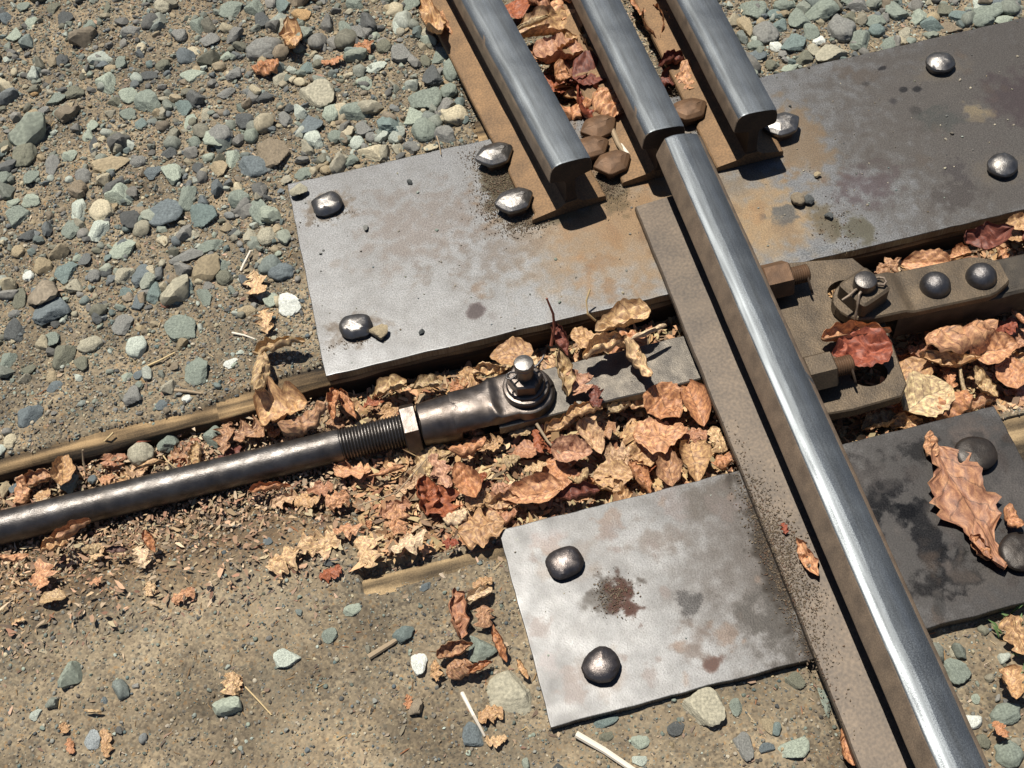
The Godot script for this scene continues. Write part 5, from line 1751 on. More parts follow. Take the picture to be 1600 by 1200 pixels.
	["large grey-green flat stone above and left of the far bolt of the right plate", "grey_green", "f", 0, 0.6166, -0.4388, 0.0340, 0.0257],
	["mid-sized grey-green angular stone left of the far bolt of the right plate", "grey_green", "a", 0, 0.5834, -0.4099, 0.0309, 0.0348],
	["large grey-green angular stone above and left of the far bolt of the right plate", "grey_green", "a", 0, 0.6506, -0.4501, 0.0313, 0.0441],
	["mid-sized pale green angular stone above the far bolt of the right plate", "pale_green", "a", 0, 0.6751, -0.4286, 0.0282, 0.0318],
	["mid-sized blue-green angular stone above the far bolt of the right plate", "teal", "a", 0, 0.6851, -0.4097, 0.0309, 0.0335],
	["mid-sized grey rounded stone above the far bolt of the right plate", "grey", "r", 0, 0.6813, -0.4536, 0.0228, 0.0162],
	["mid-sized olive flat stone above the far bolt of the right plate", "olive", "f", 0, 0.7120, -0.4322, 0.0226, 0.0241],
	["mid-sized blue-green flat stone above the far bolt of the right plate", "teal", "f", 0, 0.7254, -0.4143, 0.0253, 0.0199],
	["small whitish green angular stone above and right of the far bolt of the right plate", "white_green", "a", 0, 0.7598, -0.4254, 0.0169, 0.0201],
	["large grey-green flat stone above and right of the far bolt of the right plate", "grey_green", "f", 0, 0.7641, -0.4083, 0.0476, 0.0279],
	["large grey-green rounded stone above and right of the far bolt of the right plate", "grey_green", "r", 0, 0.7515, -0.3946, 0.0335, 0.0237],
	["mid-sized pale green flat stone above and right of the far bolt of the right plate", "pale_green", "f", 0, 0.7789, -0.3878, 0.0278, 0.0158],
	["large grey-green flat stone well right of the round brownish-grey stone right of the third rail", "grey_green", "f", 0, 0.6170, -0.3924, 0.0335, 0.0193],
	["large beige angular stone right of the round brownish-grey stone right of the third rail", "beige", "a", 0, 0.5356, -0.3994, 0.0448, 0.0267],
	["small white stone in the gravel behind the right plate", "white", "a", 0, 0.5312, -0.4269, 0.0169, 0.0194],
	["small white rounded stone just right of the third rail", "white", "r", 0, 0.4730, -0.4327, 0.0170, 0.0193],
	["mid-sized grey-green rounded stone just below the third rail", "grey_green", "r", 0, 0.4461, -0.4414, 0.0227, 0.0193],
	["mid-sized blue-grey flat stone just below the third rail", "blue_grey", "f", 0, 0.4425, -0.4231, 0.0254, 0.0191],
	["mid-sized olive angular stone right of the third rail", "olive", "a", 0, 0.4999, -0.4002, 0.0280, 0.0228],
	["mid-sized pale green flat stone below and right of the third rail", "pale_green", "f", 0, 0.4769, -0.3906, 0.0251, 0.0132],
	["mid-sized blue-green rounded stone above and left of the far bolt of the right plate", "teal", "r", 0, 0.6107, -0.4207, 0.0225, 0.0235],
	["tan-brown stone beside the third rail", "tan", "a", 0, 0.4458, -0.4791, 0.0201, 0.0356],
	["mid-sized beige flat stone above and left of the far bolt of the right plate", "beige", "f", 0, 0.6447, -0.4008, 0.0224, 0.0195],
	["large blue-grey rounded stone above and right of the far bolt of the right plate", "blue_grey", "r", 0, 0.7838, -0.4175, 0.0365, 0.0201],
	["small grey angular stone above and right of the far bolt of the right plate", "grey", "a", 0, 0.8027, -0.4023, 0.0168, 0.0320],
	["small grey-green angular stone right of the round brownish-grey stone right of the third rail", "grey_green", "a", 0, 0.5258, -0.4441, 0.0199, 0.0274],
	["mid-sized olive angular stone right of the round brownish-grey stone right of the third rail", "olive", "a", 0, 0.5853, -0.4558, 0.0228, 0.0239],
	["large grey-green rounded stone above and right of the third rail", "grey_green", "r", 0, 0.5128, -0.5069, 0.0319, 0.0203],
	["mid-sized brown flat stone above the far bolt of the right plate", "brown", "f", 0, 0.7065, -0.3961, 0.0307, 0.0176],
	["large grey-green angular stone right of the round brownish-grey stone right of the third rail", "grey_green", "a", 0, 0.6037, -0.4861, 0.0345, 0.0203],
	["mid-sized grey-green rounded stone above and left of the far bolt of the right plate", "grey_green", "r", 0, 0.6293, -0.4730, 0.0258, 0.0203],
	["small beige flat stone right of the round brownish-grey stone right of the third rail", "beige", "f", 0, 0.5191, -0.4112, 0.0169, 0.0230],
	["pale blue-grey flake bedded in the lower left dirt", "pale_blue", "f", 0, -0.4972, 0.2846, 0.0172, 0.0201],
	["tiny whitish green flat stone well below the rod's left end", "white_green", "f", 0, -0.5503, 0.2448, 0.0131, 0.0104],
	["tiny blue-grey flat stone well below the rod's left end", "blue_grey", "f", 0, -0.4831, 0.2460, 0.0083, 0.0079],
	["pale green lichen-coloured stone flush with the lower dirt", "white_green", "f", 0, -0.2964, 0.2518, 0.0262, 0.0211],
	["small grey-green flat stone left of the whitish flaky stone left of the brown leaves", "grey_green", "f", 0, -0.2514, 0.2382, 0.0165, 0.0161],
	["tiny blue-grey flat stone well below and right of the timber's bare edge", "blue_grey", "f", 0, -0.2984, 0.1140, 0.0104, 0.0095],
	["tiny dark grey flat stone well left of the lower plate's back left corner", "dark", "f", 0, -0.2374, 0.1595, 0.0136, 0.0092],
	["tiny dark grey flat stone well below and left of the rod's left end", "dark", "f", 0, -0.5783, 0.1677, 0.0113, 0.0077],
	["grey-green pyramid stone sitting on a brown leaf", "grey_green", "a", 0, -0.1051, 0.2948, 0.0322, 0.0314],
	["largest stone of all, a flat beige rock left of the lower plate", "beige", "f", 0, -0.0883, 0.3473, 0.0471, 0.0482],
	["blue-grey stone under a white wood splinter", "blue_grey", "f", 0, -0.1327, 0.3771, 0.0196, 0.0252],
	["grey-green stone in the litter above the weathered plank", "grey_green", "a", 0, -0.1291, 0.1407, 0.0252, 0.0225],
	["small pale green flat stone well below and left of the lower plate's back left corner", "pale_green", "f", 0, -0.2236, 0.2170, 0.0199, 0.0132],
	["whitish flaky stone left of the brown leaves", "white", "a", 0, -0.1684, 0.2938, 0.0161, 0.0228],
	["small blue-grey oblong stone above the whitish flaky stone left of the brown leaves", "blue_grey", "l", 0, -0.1462, 0.2126, 0.0144, 0.0078],
	["teal stone peeping from under the lower plate's front edge", "teal", "f", 0, -0.0051, 0.3974, 0.0256, 0.0107],
	["small pale green flat stone below and right of the lower plate's front left bolt", "pale_green", "f", 0, 0.0208, 0.4247, 0.0192, 0.0143],
	["small olive flat stone right of the lower plate's front left corner", "olive", "f", 0, -0.0082, 0.4116, 0.0163, 0.0096],
	["small dark grey flat stone well below and right of the lower plate's front left bolt", "dark", "f", 0, 0.0577, 0.4218, 0.0183, 0.0135],
	["small whitish green flat stone right of the lower plate's front left corner", "white_green", "f", 0, 0.0154, 0.4423, 0.0141, 0.0113],
	["tiny dark grey flat stone below the lower plate's front left corner", "dark", "f", 0, -0.0621, 0.4279, 0.0121, 0.0075],
	["large beige-grey flat rock below the lower plate", "beige", "f", 0, 0.0886, 0.4118, 0.0377, 0.0392],
	["tiny grey-green flat stone just right of the large beige-grey flat rock below the lower plate", "grey_green", "f", 0, 0.1201, 0.4170, 0.0132, 0.0196],
	["small grey flat stone well below and right of the lower plate's front left bolt", "grey", "f", 0, 0.1129, 0.4558, 0.0180, 0.0285],
	["mid-sized pale green flat stone well left of the moving rail's near end", "pale_green", "f", 0, 0.1593, 0.4703, 0.0298, 0.0208],
	["small blue-grey flat stone well left of the moving rail's near end", "blue_grey", "f", 0, 0.1341, 0.4615, 0.0149, 0.0095],
	["mid-sized grey-green flat stone well right of the large beige-grey flat rock below the lower plate", "grey_green", "f", 0, 0.2014, 0.4302, 0.0223, 0.0336],
	["tiny tan flat stone right of the large beige-grey flat rock below the lower plate", "tan", "f", 0, 0.1431, 0.4427, 0.0101, 0.0174],
	["small olive flat stone well right of the large beige-grey flat rock below the lower plate", "olive", "f", 0, 0.1830, 0.4076, 0.0174, 0.0181],
	["grey stone right of the moving rail near the bottom", "grey_green", "a", 0, 0.3370, 0.4361, 0.0222, 0.0264],
	["dark-edged grey-green cobble at the lower right edge", "grey_green", "r", 0, 0.3652, 0.4875, 0.0316, 0.0215],
	["mid-sized grey-green rounded stone below the dark-edged grey-green cobble at the lower right edge", "grey_green", "r", 0, 0.3514, 0.5228, 0.0272, 0.0265],
	["tiny olive rounded stone below and right of the moving rail's near end", "olive", "r", 0, 0.3336, 0.5066, 0.0137, 0.0153],
	["small white angular stone just below and right of the moving rail's near end", "white", "a", 0, 0.3320, 0.4850, 0.0178, 0.0165],
	["tiny pale green flat stone just right of the moving rail's near end", "pale_green", "f", 0, 0.3451, 0.4659, 0.0090, 0.0099],
	["small beige flat stone below and right of the oily plate's front edge", "beige", "f", 0, 0.3472, 0.4186, 0.0143, 0.0124],
	["beige chip of stone lying on the upper plate's far left corner", "beige", "l", 0.0, -0.1913, -0.3574, 0.0232, 0.0202],
	["tan chip touching the bolt on the upper plate", "tan", "a", 0.0, -0.1322, -0.1084, 0.0227, 0.0171],
	["tiny dark pebble in the middle of the upper plate", "dark", "a", 0.0, -0.0843, -0.0989, 0.0068, 0.0077],
	["tiny grey pebble on the upper plate left of the first rail", "grey", "a", 0.0, -0.1192, -0.2736, 0.0064, 0.0096],
	["tiny dark chip on the upper plate near the far edge", "dark", "a", 0.0, -0.0522, -0.3324, 0.0066, 0.0081],
	["brown nodule stuck to the upper plate right of the third rail", "brown", "r", 0.0, 0.3992, -0.1598, 0.0169, 0.0211],
	["dark nodule stuck to the upper plate right of the third rail", "dark", "r", 0.0, 0.4117, -0.1560, 0.0123, 0.0134],
	["dark crumb on the upper plate below two nodules", "dark", "a", 0.0, 0.4258, -0.1250, 0.0106, 0.0094],
	["tan crumb on the upper plate above two nodules", "tan", "a", 0.0, 0.4367, -0.1930, 0.0086, 0.0089],
	["small olive flat stone above the small orange-brown pebble at far left", "olive", "f", 0, -0.4864, -0.8285, 0.0185, 0.0221],
	["small dark grey rounded stone above and right of the small orange-brown pebble at far left", "dark", "r", 0, -0.4802, -0.7141, 0.0194, 0.0221],
	["mid-sized beige oblong stone above and left of the large smooth beige slab of stone", "beige", "l", 0, -0.1845, -0.5820, 0.0214, 0.0275],
	["small pale green angular stone above and right of the flat pale green arrowhead stone", "pale_green", "a", 0, -0.2533, -0.6489, 0.0174, 0.0196],
	["mid-sized beige oblong stone right of the dark brown round pebble near the first rail", "beige", "l", 0, 0.0265, -0.6060, 0.0235, 0.0235],
	["mid-sized dark grey oblong stone left of the round grey pebble with a smooth face", "dark", "l", 0, -0.3487, -0.4892, 0.0211, 0.0217],
	["small tan angular stone well above the large tilted grey-green slab near the first rail", "tan", "a", 0, 0.0739, -0.6757, 0.0187, 0.0220],
	["small blue-grey angular stone above the small orange-brown pebble at far left", "blue_grey", "a", 0, -0.5567, -0.8290, 0.0190, 0.0219],
	["mid-sized grey rounded stone well above the large grey-green pyramid-shaped stone", "grey", "r", 0, -0.3952, -0.8363, 0.0262, 0.0278],
	["small grey-green flat stone left of the small orange-brown pebble at far left", "grey_green", "f", 0, -0.5769, -0.7045, 0.0167, 0.0167],
	["small blue-green oblong stone just above the large smooth beige slab of stone", "teal", "l", 0, -0.1471, -0.5886, 0.0205, 0.0219],
	["mid-sized dark grey angular stone above and right of the small orange-brown pebble at far left", "dark", "a", 0, -0.4697, -0.7991, 0.0235, 0.0226],
	["small olive angular stone just left of the large grey-green pyramid-shaped stone", "olive", "a", 0, -0.4124, -0.6046, 0.0183, 0.0174],
	["mid-sized grey-green flat stone above the flat pale green arrowhead stone", "grey_green", "f", 0, -0.2838, -0.7992, 0.0234, 0.0227],
	["mid-sized blue-green angular stone just above and left of the orange-tan stone near the top edge", "teal", "a", 0, -0.1619, -0.7277, 0.0222, 0.0259],
	["small tan rounded stone above and left of the large blue-grey block of stone", "tan", "r", 0, -0.5507, -0.3743, 0.0176, 0.0199],
	["small pale green angular stone below and left of the round cream pebble with brown stains", "pale_green", "a", 0, -0.4780, -0.3435, 0.0141, 0.0108],
	["small grey angular stone just below the orange-tan stone near the top edge", "grey", "a", 0, -0.1366, -0.6615, 0.0179, 0.0206],
	["tiny beige flat stone below the upper plate's far left corner", "beige", "f", 0, -0.2536, -0.2677, 0.0137, 0.0131],
	["mid-sized grey angular stone right of the flat pale green arrowhead stone", "grey", "a", 0, -0.2462, -0.6104, 0.0241, 0.0278],
	["small blue-green flat stone just below the large grey-green pyramid-shaped stone", "teal", "f", 0, -0.3799, -0.5519, 0.0170, 0.0214],
	["small pale green oblong stone right of the orange-tan stone near the top edge", "pale_green", "l", 0, -0.0458, -0.6220, 0.0173, 0.0163],
	["small grey-green rounded stone below the small orange-brown pebble at far left", "grey_green", "r", 0, -0.5666, -0.5071, 0.0205, 0.0245],
	["small pale green flat stone below the dark olive egg-shaped cobble at the left edge", "pale_green", "f", 0, -0.5559, -0.4616, 0.0189, 0.0160],
	["small blue-green oblong stone just above and right of the dark oblong pebble standing on end", "teal", "l", 0, -0.4221, -0.2652, 0.0160, 0.0171],
	["mid-sized grey rounded stone just right of the long tan brick-shaped stone", "grey", "r", 0, -0.3893, -0.4834, 0.0227, 0.0194],
	["small grey oblong stone just above and right of the orange-tan stone near the top edge", "grey", "l", 0, -0.1042, -0.7201, 0.0176, 0.0161],
	["small olive rounded stone just below and right of the third rail", "olive", "r", 0, 0.4552, -0.4022, 0.0167, 0.0192],
	["mid-sized grey-green angular stone just below and left of the large grey-green pyramid-shaped stone", "grey_green", "a", 0, -0.3961, -0.5754, 0.0226, 0.0193],
	["small grey-green angular stone well above the small orange-brown pebble at far left", "grey_green", "a", 0, -0.4872, -0.8559, 0.0185, 0.0169],
]

const LEAVES := [
	["crumpled tan leaf with a stalk lying on gravel near the top", "tan", "c", -0.1579, -0.0020, -0.6395, 0.0612, 0.0491, 4.7210],
	["orange-brown curled leaf beside a grey stone", "orange", "c", -0.1990, -0.0060, -0.5996, 0.0421, 0.0366, 3.0014],
	["small torn orange leaf below and right of the gravel's top edge", "orange", "t", -0.1103, -0.0070, -0.5853, 0.0290, 0.0229, -0.1168],
	["tall curled tan leaf standing beside the first rail", "tan", "c", 0.0357, 0.0100, -0.5982, 0.1028, 0.0353, 1.6826],
	["broad open peach leaf well above and left of the first rail", "peach", "o", 0.0599, 0.0080, -0.5927, 0.0654, 0.0304, 4.8976],
	["mid-sized torn orange leaf right of the gravel's top edge", "orange", "t", -0.0639, -0.0060, -0.6024, 0.0308, 0.0232, 3.2344],
	["mid-sized open red-orange leaf well above and left of the first rail", "red_orange", "o", 0.1537, 0.0040, -0.5988, 0.0474, 0.0418, 4.8273],
	["rolled olive leaf bridging the first and second rails", "olive", "r", 0.1664, 0.0140, -0.5506, 0.0567, 0.0276, 0.2251],
	["broad open tan leaf left of the second rail", "tan", "o", 0.2112, 0.0080, -0.5387, 0.0598, 0.0535, 4.4838],
	["large flat beige leaf between the first and second rails", "beige", "o", 0.1810, -0.0040, -0.5405, 0.0823, 0.0597, -0.1133],
	["broad open pink leaf above the first rail", "pink", "o", 0.1848, 0.0000, -0.4863, 0.0683, 0.0666, -0.2086],
	["mid-sized torn tan leaf just right of the crumpled red leaf beside the spike heads", "tan", "t", 0.2093, -0.0160, -0.3952, 0.0506, 0.0364, 1.5461],
	["crumpled red leaf beside the spike heads", "red", "c", 0.1982, 0.0000, -0.3858, 0.0793, 0.0630, 4.7019],
	["mid-sized torn red-orange leaf just above the first rail", "red_orange", "t", 0.1683, -0.0060, -0.4473, 0.0476, 0.0338, 4.9743],
	["mid-sized crumpled dark-red leaf just above and right of the first rail", "dark_red", "c", 0.1927, 0.0020, -0.4390, 0.0397, 0.0388, -0.1874],
	["mid-sized crumpled orange leaf just below and right of the first rail", "orange", "c", 0.1780, -0.0100, -0.3866, 0.0482, 0.0417, 0.0048],
	["mid-sized torn tan leaf right of the first rail", "tan", "t", 0.2241, -0.0100, -0.4212, 0.0429, 0.0396, 1.3749],
	["mid-sized rolled olive leaf just below the second rail", "olive", "r", 0.2387, -0.0080, -0.4565, 0.0308, 0.0277, 1.8601],
	["mid-sized torn orange leaf above and left of the first rail", "orange", "t", 0.1477, -0.0060, -0.5052, 0.0313, 0.0282, 1.4158],
	["mid-sized open orange leaf above and right of the second rail", "orange", "o", 0.3272, 0.0000, -0.5511, 0.0475, 0.0424, -0.2845],
	["big orange-brown leaf between the second and third rails", "orange", "c", 0.3268, 0.0000, -0.5105, 0.0689, 0.0531, 4.6569],
	["mid-sized open peach leaf just left of the third rail", "peach", "o", 0.3382, -0.0060, -0.4740, 0.0450, 0.0372, 1.8408],
	["dark red curled leaf wedged under the third rail", "dark_red", "c", 0.3265, 0.0060, -0.4252, 0.0454, 0.0392, -0.0042],
	["mid-sized crumpled dark-red leaf below and left of the third rail", "dark_red", "c", 0.3210, -0.0040, -0.4066, 0.0393, 0.0344, -0.0839],
	["small torn orange leaf just above and right of the spike head nearest the rail tip", "orange", "t", 0.2395, -0.0220, -0.3394, 0.0286, 0.0179, 1.4653],
	["torn pale tan leaf left of the upper plate", "pale", "t", -0.2624, -0.0040, -0.2277, 0.0391, 0.0284, 4.7098],
	["mid-sized torn pale leaf above and left of the upper plate's near left corner", "pale", "t", -0.2598, -0.0050, -0.1711, 0.0342, 0.0265, 1.5902],
	["large olive-tan crumpled leaf arched over dirt by the upper plate's corner", "olive_tan", "c", -0.2484, 0.0040, -0.1195, 0.0626, 0.0395, -0.1795],
	["broad crumpled olive-tan leaf left of the upper plate's near left corner", "olive_tan", "c", -0.2756, 0.0020, -0.0886, 0.0609, 0.0269, 4.4494],
	["large lobed tan leaf heaped on the timber edge", "tan", "l", -0.2581, -0.0160, -0.0472, 0.0588, 0.0564, 0.0123],
	["broad crumpled brown leaf below the upper plate's near left corner", "brown", "c", -0.2358, -0.0200, -0.0196, 0.0583, 0.0400, 0.2446],
	["mid-sized torn brown leaf above and right of the rod's middle", "brown", "t", -0.3000, -0.0300, -0.0355, 0.0429, 0.0342, 0.2829],
	["mid-sized crumpled brown leaf just left of the folded tan leaf leaning in the left trench", "brown", "c", -0.5414, -0.0260, -0.0413, 0.0402, 0.0397, -0.0839],
	["folded tan leaf leaning in the left trench", "tan", "o", -0.5140, -0.0200, -0.0386, 0.0457, 0.0294, 1.4342],
	["small torn rust leaf right of the folded tan leaf leaning in the left trench", "rust", "t", -0.4612, -0.0300, -0.0467, 0.0278, 0.0269, 1.5556],
	["small torn tan leaf above and right of the rod's left end", "tan", "t", -0.4541, -0.0320, -0.0185, 0.0240, 0.0182, 3.3984],
	["mid-sized rolled tan leaf left of the rod's middle", "tan", "r", -0.4180, -0.0260, -0.0218, 0.0373, 0.0182, 3.2505],
	["orange-brown curled leaf just below the rod's middle", "orange", "c", -0.2893, -0.0200, 0.0479, 0.0465, 0.0233, -0.1082],
	["small torn rust leaf right of the orange-brown curled leaf just below the rod's middle", "rust", "t", -0.2349, -0.0260, 0.0600, 0.0284, 0.0174, 3.1251],
	["small torn rust leaf above and left of the rod's middle", "rust", "t", -0.3743, -0.0340, -0.0432, 0.0270, 0.0186, 0.2555],
	["small torn rust leaf well right of the folded tan leaf leaning in the left trench", "rust", "t", -0.3872, -0.0340, -0.0632, 0.0299, 0.0189, 3.1423],
	["mid-sized torn brown leaf above the rod's middle", "brown", "t", -0.3290, -0.0280, -0.0368, 0.0403, 0.0268, 1.3667],
	["mid-sized crumpled orange leaf just below the upper plate's near left corner", "orange", "c", -0.2024, -0.0200, -0.0427, 0.0409, 0.0268, 4.4388],
	["mid-sized torn olive-tan leaf right of the rod's middle", "olive_tan", "t", -0.2582, -0.0340, 0.0119, 0.0317, 0.0181, 0.0214],
	["mid-sized torn beige leaf right of the rod's middle", "beige", "t", -0.2765, -0.0300, 0.0598, 0.0310, 0.0203, 3.3505],
	["small torn tan leaf right of the orange-brown curled leaf just below the rod's middle", "tan", "t", -0.2516, -0.0300, 0.0696, 0.0283, 0.0231, 2.8875],
	["small torn peach leaf right of the orange-brown curled leaf just below the rod's middle", "peach", "t", -0.2191, -0.0300, 0.0761, 0.0257, 0.0230, 3.2720],
	["small torn beige leaf above and right of the rod's left end", "beige", "t", -0.4342, -0.0320, -0.0257, 0.0241, 0.0183, 0.1866],
	["flat tan-brown leaf with dark veins behind the pin nut", "tan_brown", "o", 0.0107, -0.0120, -0.0468, 0.0507, 0.0356, 2.9143],
	["pale tan folded leaf behind the clevis", "pale", "c", -0.0201, -0.0220, -0.0381, 0.0401, 0.0289, -0.2930],
	["mid-sized crumpled olive-tan leaf above and left of the clevis neck", "olive_tan", "c", -0.1351, -0.0220, -0.0441, 0.0456, 0.0318, 3.2604],
	["olive leaf hooked above the clevis neck", "olive", "c", -0.0935, -0.0220, -0.0381, 0.0374, 0.0254, 3.2029],
	["small torn orange leaf just above the clevis socket", "orange", "t", -0.0577, -0.0260, -0.0303, 0.0241, 0.0159, 0.2883],
	["large pale tan leaf lying across the flat bar", "pale", "o", 0.1394, 0.0170, -0.0326, 0.0731, 0.0388, 3.3670],
	["pale yellow curled leaf arching over the flat bar", "pale", "c", 0.1148, 0.0050, -0.0085, 0.0625, 0.0413, 0.0617],
	["broad crumpled pale leaf just left of the flat bar", "pale", "c", 0.1437, 0.0010, 0.0124, 0.0598, 0.0285, 1.7714],
	["cream rolled leaf like a tube over the flat bar", "cream", "r", 0.1628, 0.0170, -0.0101, 0.0492, 0.0160, 3.3996],
	["mid-sized open tan leaf just right of the dark red shrivelled leaf with an upright stem", "tan", "o", 0.0990, -0.0120, -0.0427, 0.0400, 0.0261, -0.1941],
	["dark red shrivelled leaf with an upright stem", "dark_red", "c", 0.0708, -0.0160, -0.0524, 0.0426, 0.0295, 4.8578],
	["pale olive withered leaf right of the pin nut", "olive_tan", "c", 0.0572, 0.0030, 0.0050, 0.0562, 0.0311, 1.5131],
	["mid-sized torn pink leaf below the dark red shrivelled leaf with an upright stem", "pink", "t", 0.0714, 0.0010, 0.0213, 0.0309, 0.0284, 1.7446],
	["mid-sized torn dark-red leaf above and right of the flat pinkish leaf with a long stem", "dark_red", "t", 0.0868, -0.0030, 0.0409, 0.0336, 0.0231, 4.6524],
	["mid-sized crumpled tan leaf above the flat pinkish leaf with a long stem", "tan", "c", 0.0685, -0.0050, 0.0576, 0.0408, 0.0392, -0.0979],
	["tan curled leaf in front of the clevis eye", "tan", "c", 0.0409, -0.0180, 0.0587, 0.0437, 0.0301, 3.2689],
	["small olive-yellow leaf in front of the flat bar", "olive", "c", 0.1102, -0.0260, 0.0502, 0.0311, 0.0276, 3.2830],
	["big orange-red crinkled leaf at the flat bar's right", "orange", "o", 0.1611, -0.0200, 0.0630, 0.0490, 0.0437, 4.9687],
	["broad peach leaf in the middle litter", "peach", "o", 0.1436, -0.0200, 0.1029, 0.0607, 0.0415, -0.1722],
	["mid-sized open beige leaf left of the broad peach leaf in the middle litter", "beige", "o", 0.0689, -0.0220, 0.0816, 0.0476, 0.0281, 4.9671],
	["flat pinkish leaf with a long stem", "pink", "o", 0.0441, -0.0220, 0.0915, 0.0458, 0.0353, -0.2981],
	["mid-sized torn beige leaf below and left of the broad peach leaf in the middle litter", "beige", "t", 0.0929, -0.0260, 0.1088, 0.0329, 0.0264, 2.9829],
	["veined tan leaf fanning out by the dark red leaf", "tan", "o", 0.0813, -0.0240, 0.1318, 0.0476, 0.0316, -0.1716],
	["mid-sized crumpled tan leaf below and right of the flat pinkish leaf with a long stem", "tan", "c", 0.0838, -0.0260, 0.1560, 0.0339, 0.0323, 1.7419],
	["mid-sized crumpled orange leaf below and left of the broad peach leaf in the middle litter", "orange", "c", 0.1064, -0.0240, 0.1445, 0.0457, 0.0324, 4.9242],
	["brown-tan leaf pressed against the lower plate's back corner", "brown", "o", 0.1414, -0.0220, 0.1446, 0.0546, 0.0324, 1.4041],
	["dark red crumpled leaf at the lower plate's back edge", "dark_red", "c", 0.0357, -0.0200, 0.1485, 0.0496, 0.0365, 2.9848],
	["long pale peach leaf near the lower plate's back edge", "peach", "o", -0.0098, -0.0240, 0.1306, 0.0677, 0.0340, 3.0112],
	["upright orange-brown leaf below the clevis", "orange", "o", -0.0759, -0.0200, 0.0976, 0.0460, 0.0304, 1.8527],
	["mid-sized crumpled orange leaf just above the upright orange-brown leaf below the clevis", "orange", "c", -0.0656, -0.0260, 0.0605, 0.0464, 0.0237, 3.0702],
	["mid-sized torn pink leaf just left of the upright orange-brown leaf below the clevis", "pink", "t", -0.1007, -0.0280, 0.0747, 0.0409, 0.0257, 1.6593],
	["mid-sized torn red-orange leaf just left of the flat pinkish leaf with a long stem", "red_orange", "t", 0.0110, -0.0260, 0.0682, 0.0328, 0.0154, 1.5014],
	["tiny torn red-orange leaf just left of the flat pinkish leaf with a long stem", "red_orange", "t", 0.0210, -0.0260, 0.0768, 0.0178, 0.0154, 1.6980],
	["small torn pale leaf below and left of the flat pinkish leaf with a long stem", "pale", "t", 0.0007, -0.0280, 0.0981, 0.0254, 0.0146, 0.0629],
	["small torn olive leaf above and right of the upright orange-brown leaf below the clevis", "olive", "t", -0.0244, -0.0300, 0.0813, 0.0231, 0.0177, 0.0646],
	["mid-sized crumpled beige leaf just above the lower plate's back left corner", "beige", "c", -0.0434, -0.0280, 0.1297, 0.0352, 0.0339, 3.0271],
	["small torn tan leaf just below and right of the upright orange-brown leaf below the clevis", "tan", "t", -0.0696, -0.0300, 0.1185, 0.0278, 0.0256, 0.0414],
	["mid-sized torn peach leaf below and left of the rod's thread", "peach", "t", -0.1973, -0.0300, 0.0460, 0.0416, 0.0266, 2.8888],
	["mid-sized rolled orange leaf below the rod's thread", "orange", "r", -0.1603, -0.0280, 0.0577, 0.0439, 0.0206, 3.1520],
	["mid-sized crumpled orange leaf just below and right of the upper plate's near left corner", "orange", "c", -0.1862, -0.0240, -0.0406, 0.0504, 0.0268, 4.9847],
	["small torn tan leaf just above and left of the jam nut", "tan", "t", -0.1415, -0.0260, -0.0139, 0.0280, 0.0239, 1.5454],
	["small torn red-orange leaf just above the rod's thread", "red_orange", "t", -0.1578, -0.0260, -0.0336, 0.0241, 0.0189, -0.0319],
	["mid-sized torn beige leaf left of the upright orange-brown leaf below the clevis", "beige", "t", -0.1355, -0.0340, 0.0754, 0.0309, 0.0233, 0.2864],
	["small torn tan leaf below the broad peach leaf in the middle litter", "tan", "t", 0.1146, -0.0300, 0.1653, 0.0273, 0.0254, 3.1990],
	["mid-sized torn brown leaf above and right of the flat pinkish leaf with a long stem", "brown", "t", 0.0855, -0.0260, 0.0752, 0.0308, 0.0240, 3.1643],
	["mid-sized open tan leaf right of the flat pinkish leaf with a long stem", "tan", "o", 0.1195, -0.0240, 0.1176, 0.0321, 0.0302, 4.7026],
	["small torn tan leaf above and right of the upright orange-brown leaf below the clevis", "tan", "t", -0.0398, -0.0320, 0.0527, 0.0286, 0.0210, 0.2618],
	["small torn olive-tan leaf left of the flat pinkish leaf with a long stem", "olive_tan", "t", -0.0012, -0.0320, 0.0465, 0.0286, 0.0182, 3.1600],
	["large tan-orange crumpled leaf left of the rail foot", "orange", "o", 0.1928, -0.0200, 0.0722, 0.0612, 0.0384, 1.6048],
	["small torn rust leaf just right of the broad peach leaf in the middle litter", "rust", "t", 0.1802, -0.0240, 0.1110, 0.0278, 0.0237, -0.1310],
	["small torn pale leaf above and left of the rail foot's meeting with the lower plate", "pale", "t", 0.2014, -0.0240, 0.1213, 0.0296, 0.0252, 1.6173],
	["tan leaf in the notch between rail foot and lower plate", "tan", "o", 0.1677, -0.0220, 0.1410, 0.0521, 0.0424, 4.5462],
	["mid-sized crumpled orange leaf below and right of the broad peach leaf in the middle litter", "orange", "c", 0.1984, -0.0240, 0.1514, 0.0323, 0.0260, 3.3281],
	["peach rim of a curled leaf on the bracket", "peach", "c", 0.3760, 0.0305, 0.0661, 0.0822, 0.0281, -0.0754],
	["shiny red crinkled leaf lying on the bracket", "red", "o", 0.3698, 0.0365, 0.0909, 0.0688, 0.0428, 3.0058],
	["peach leaf tucked behind the link's strap", "peach", "o", 0.5116, -0.0120, -0.0347, 0.0585, 0.0279, 2.9090],
	["mid-sized torn brown leaf just above and right of the square nut", "brown", "t", 0.4714, -0.0220, -0.0484, 0.0349, 0.0245, 3.4143],
	["long peach leaf folded like a boat, right trench", "peach", "c", 0.4977, -0.0100, 0.0829, 0.0989, 0.0385, 0.1000],
	["tan leaf lying below the folded peach leaf", "tan", "c", 0.4763, -0.0160, 0.0996, 0.0683, 0.0316, 2.8744],
	["mid-sized open peach leaf right of the tan leaf lying below the folded peach leaf", "peach", "o", 0.5335, -0.0180, 0.0983, 0.0532, 0.0448, 0.0189],
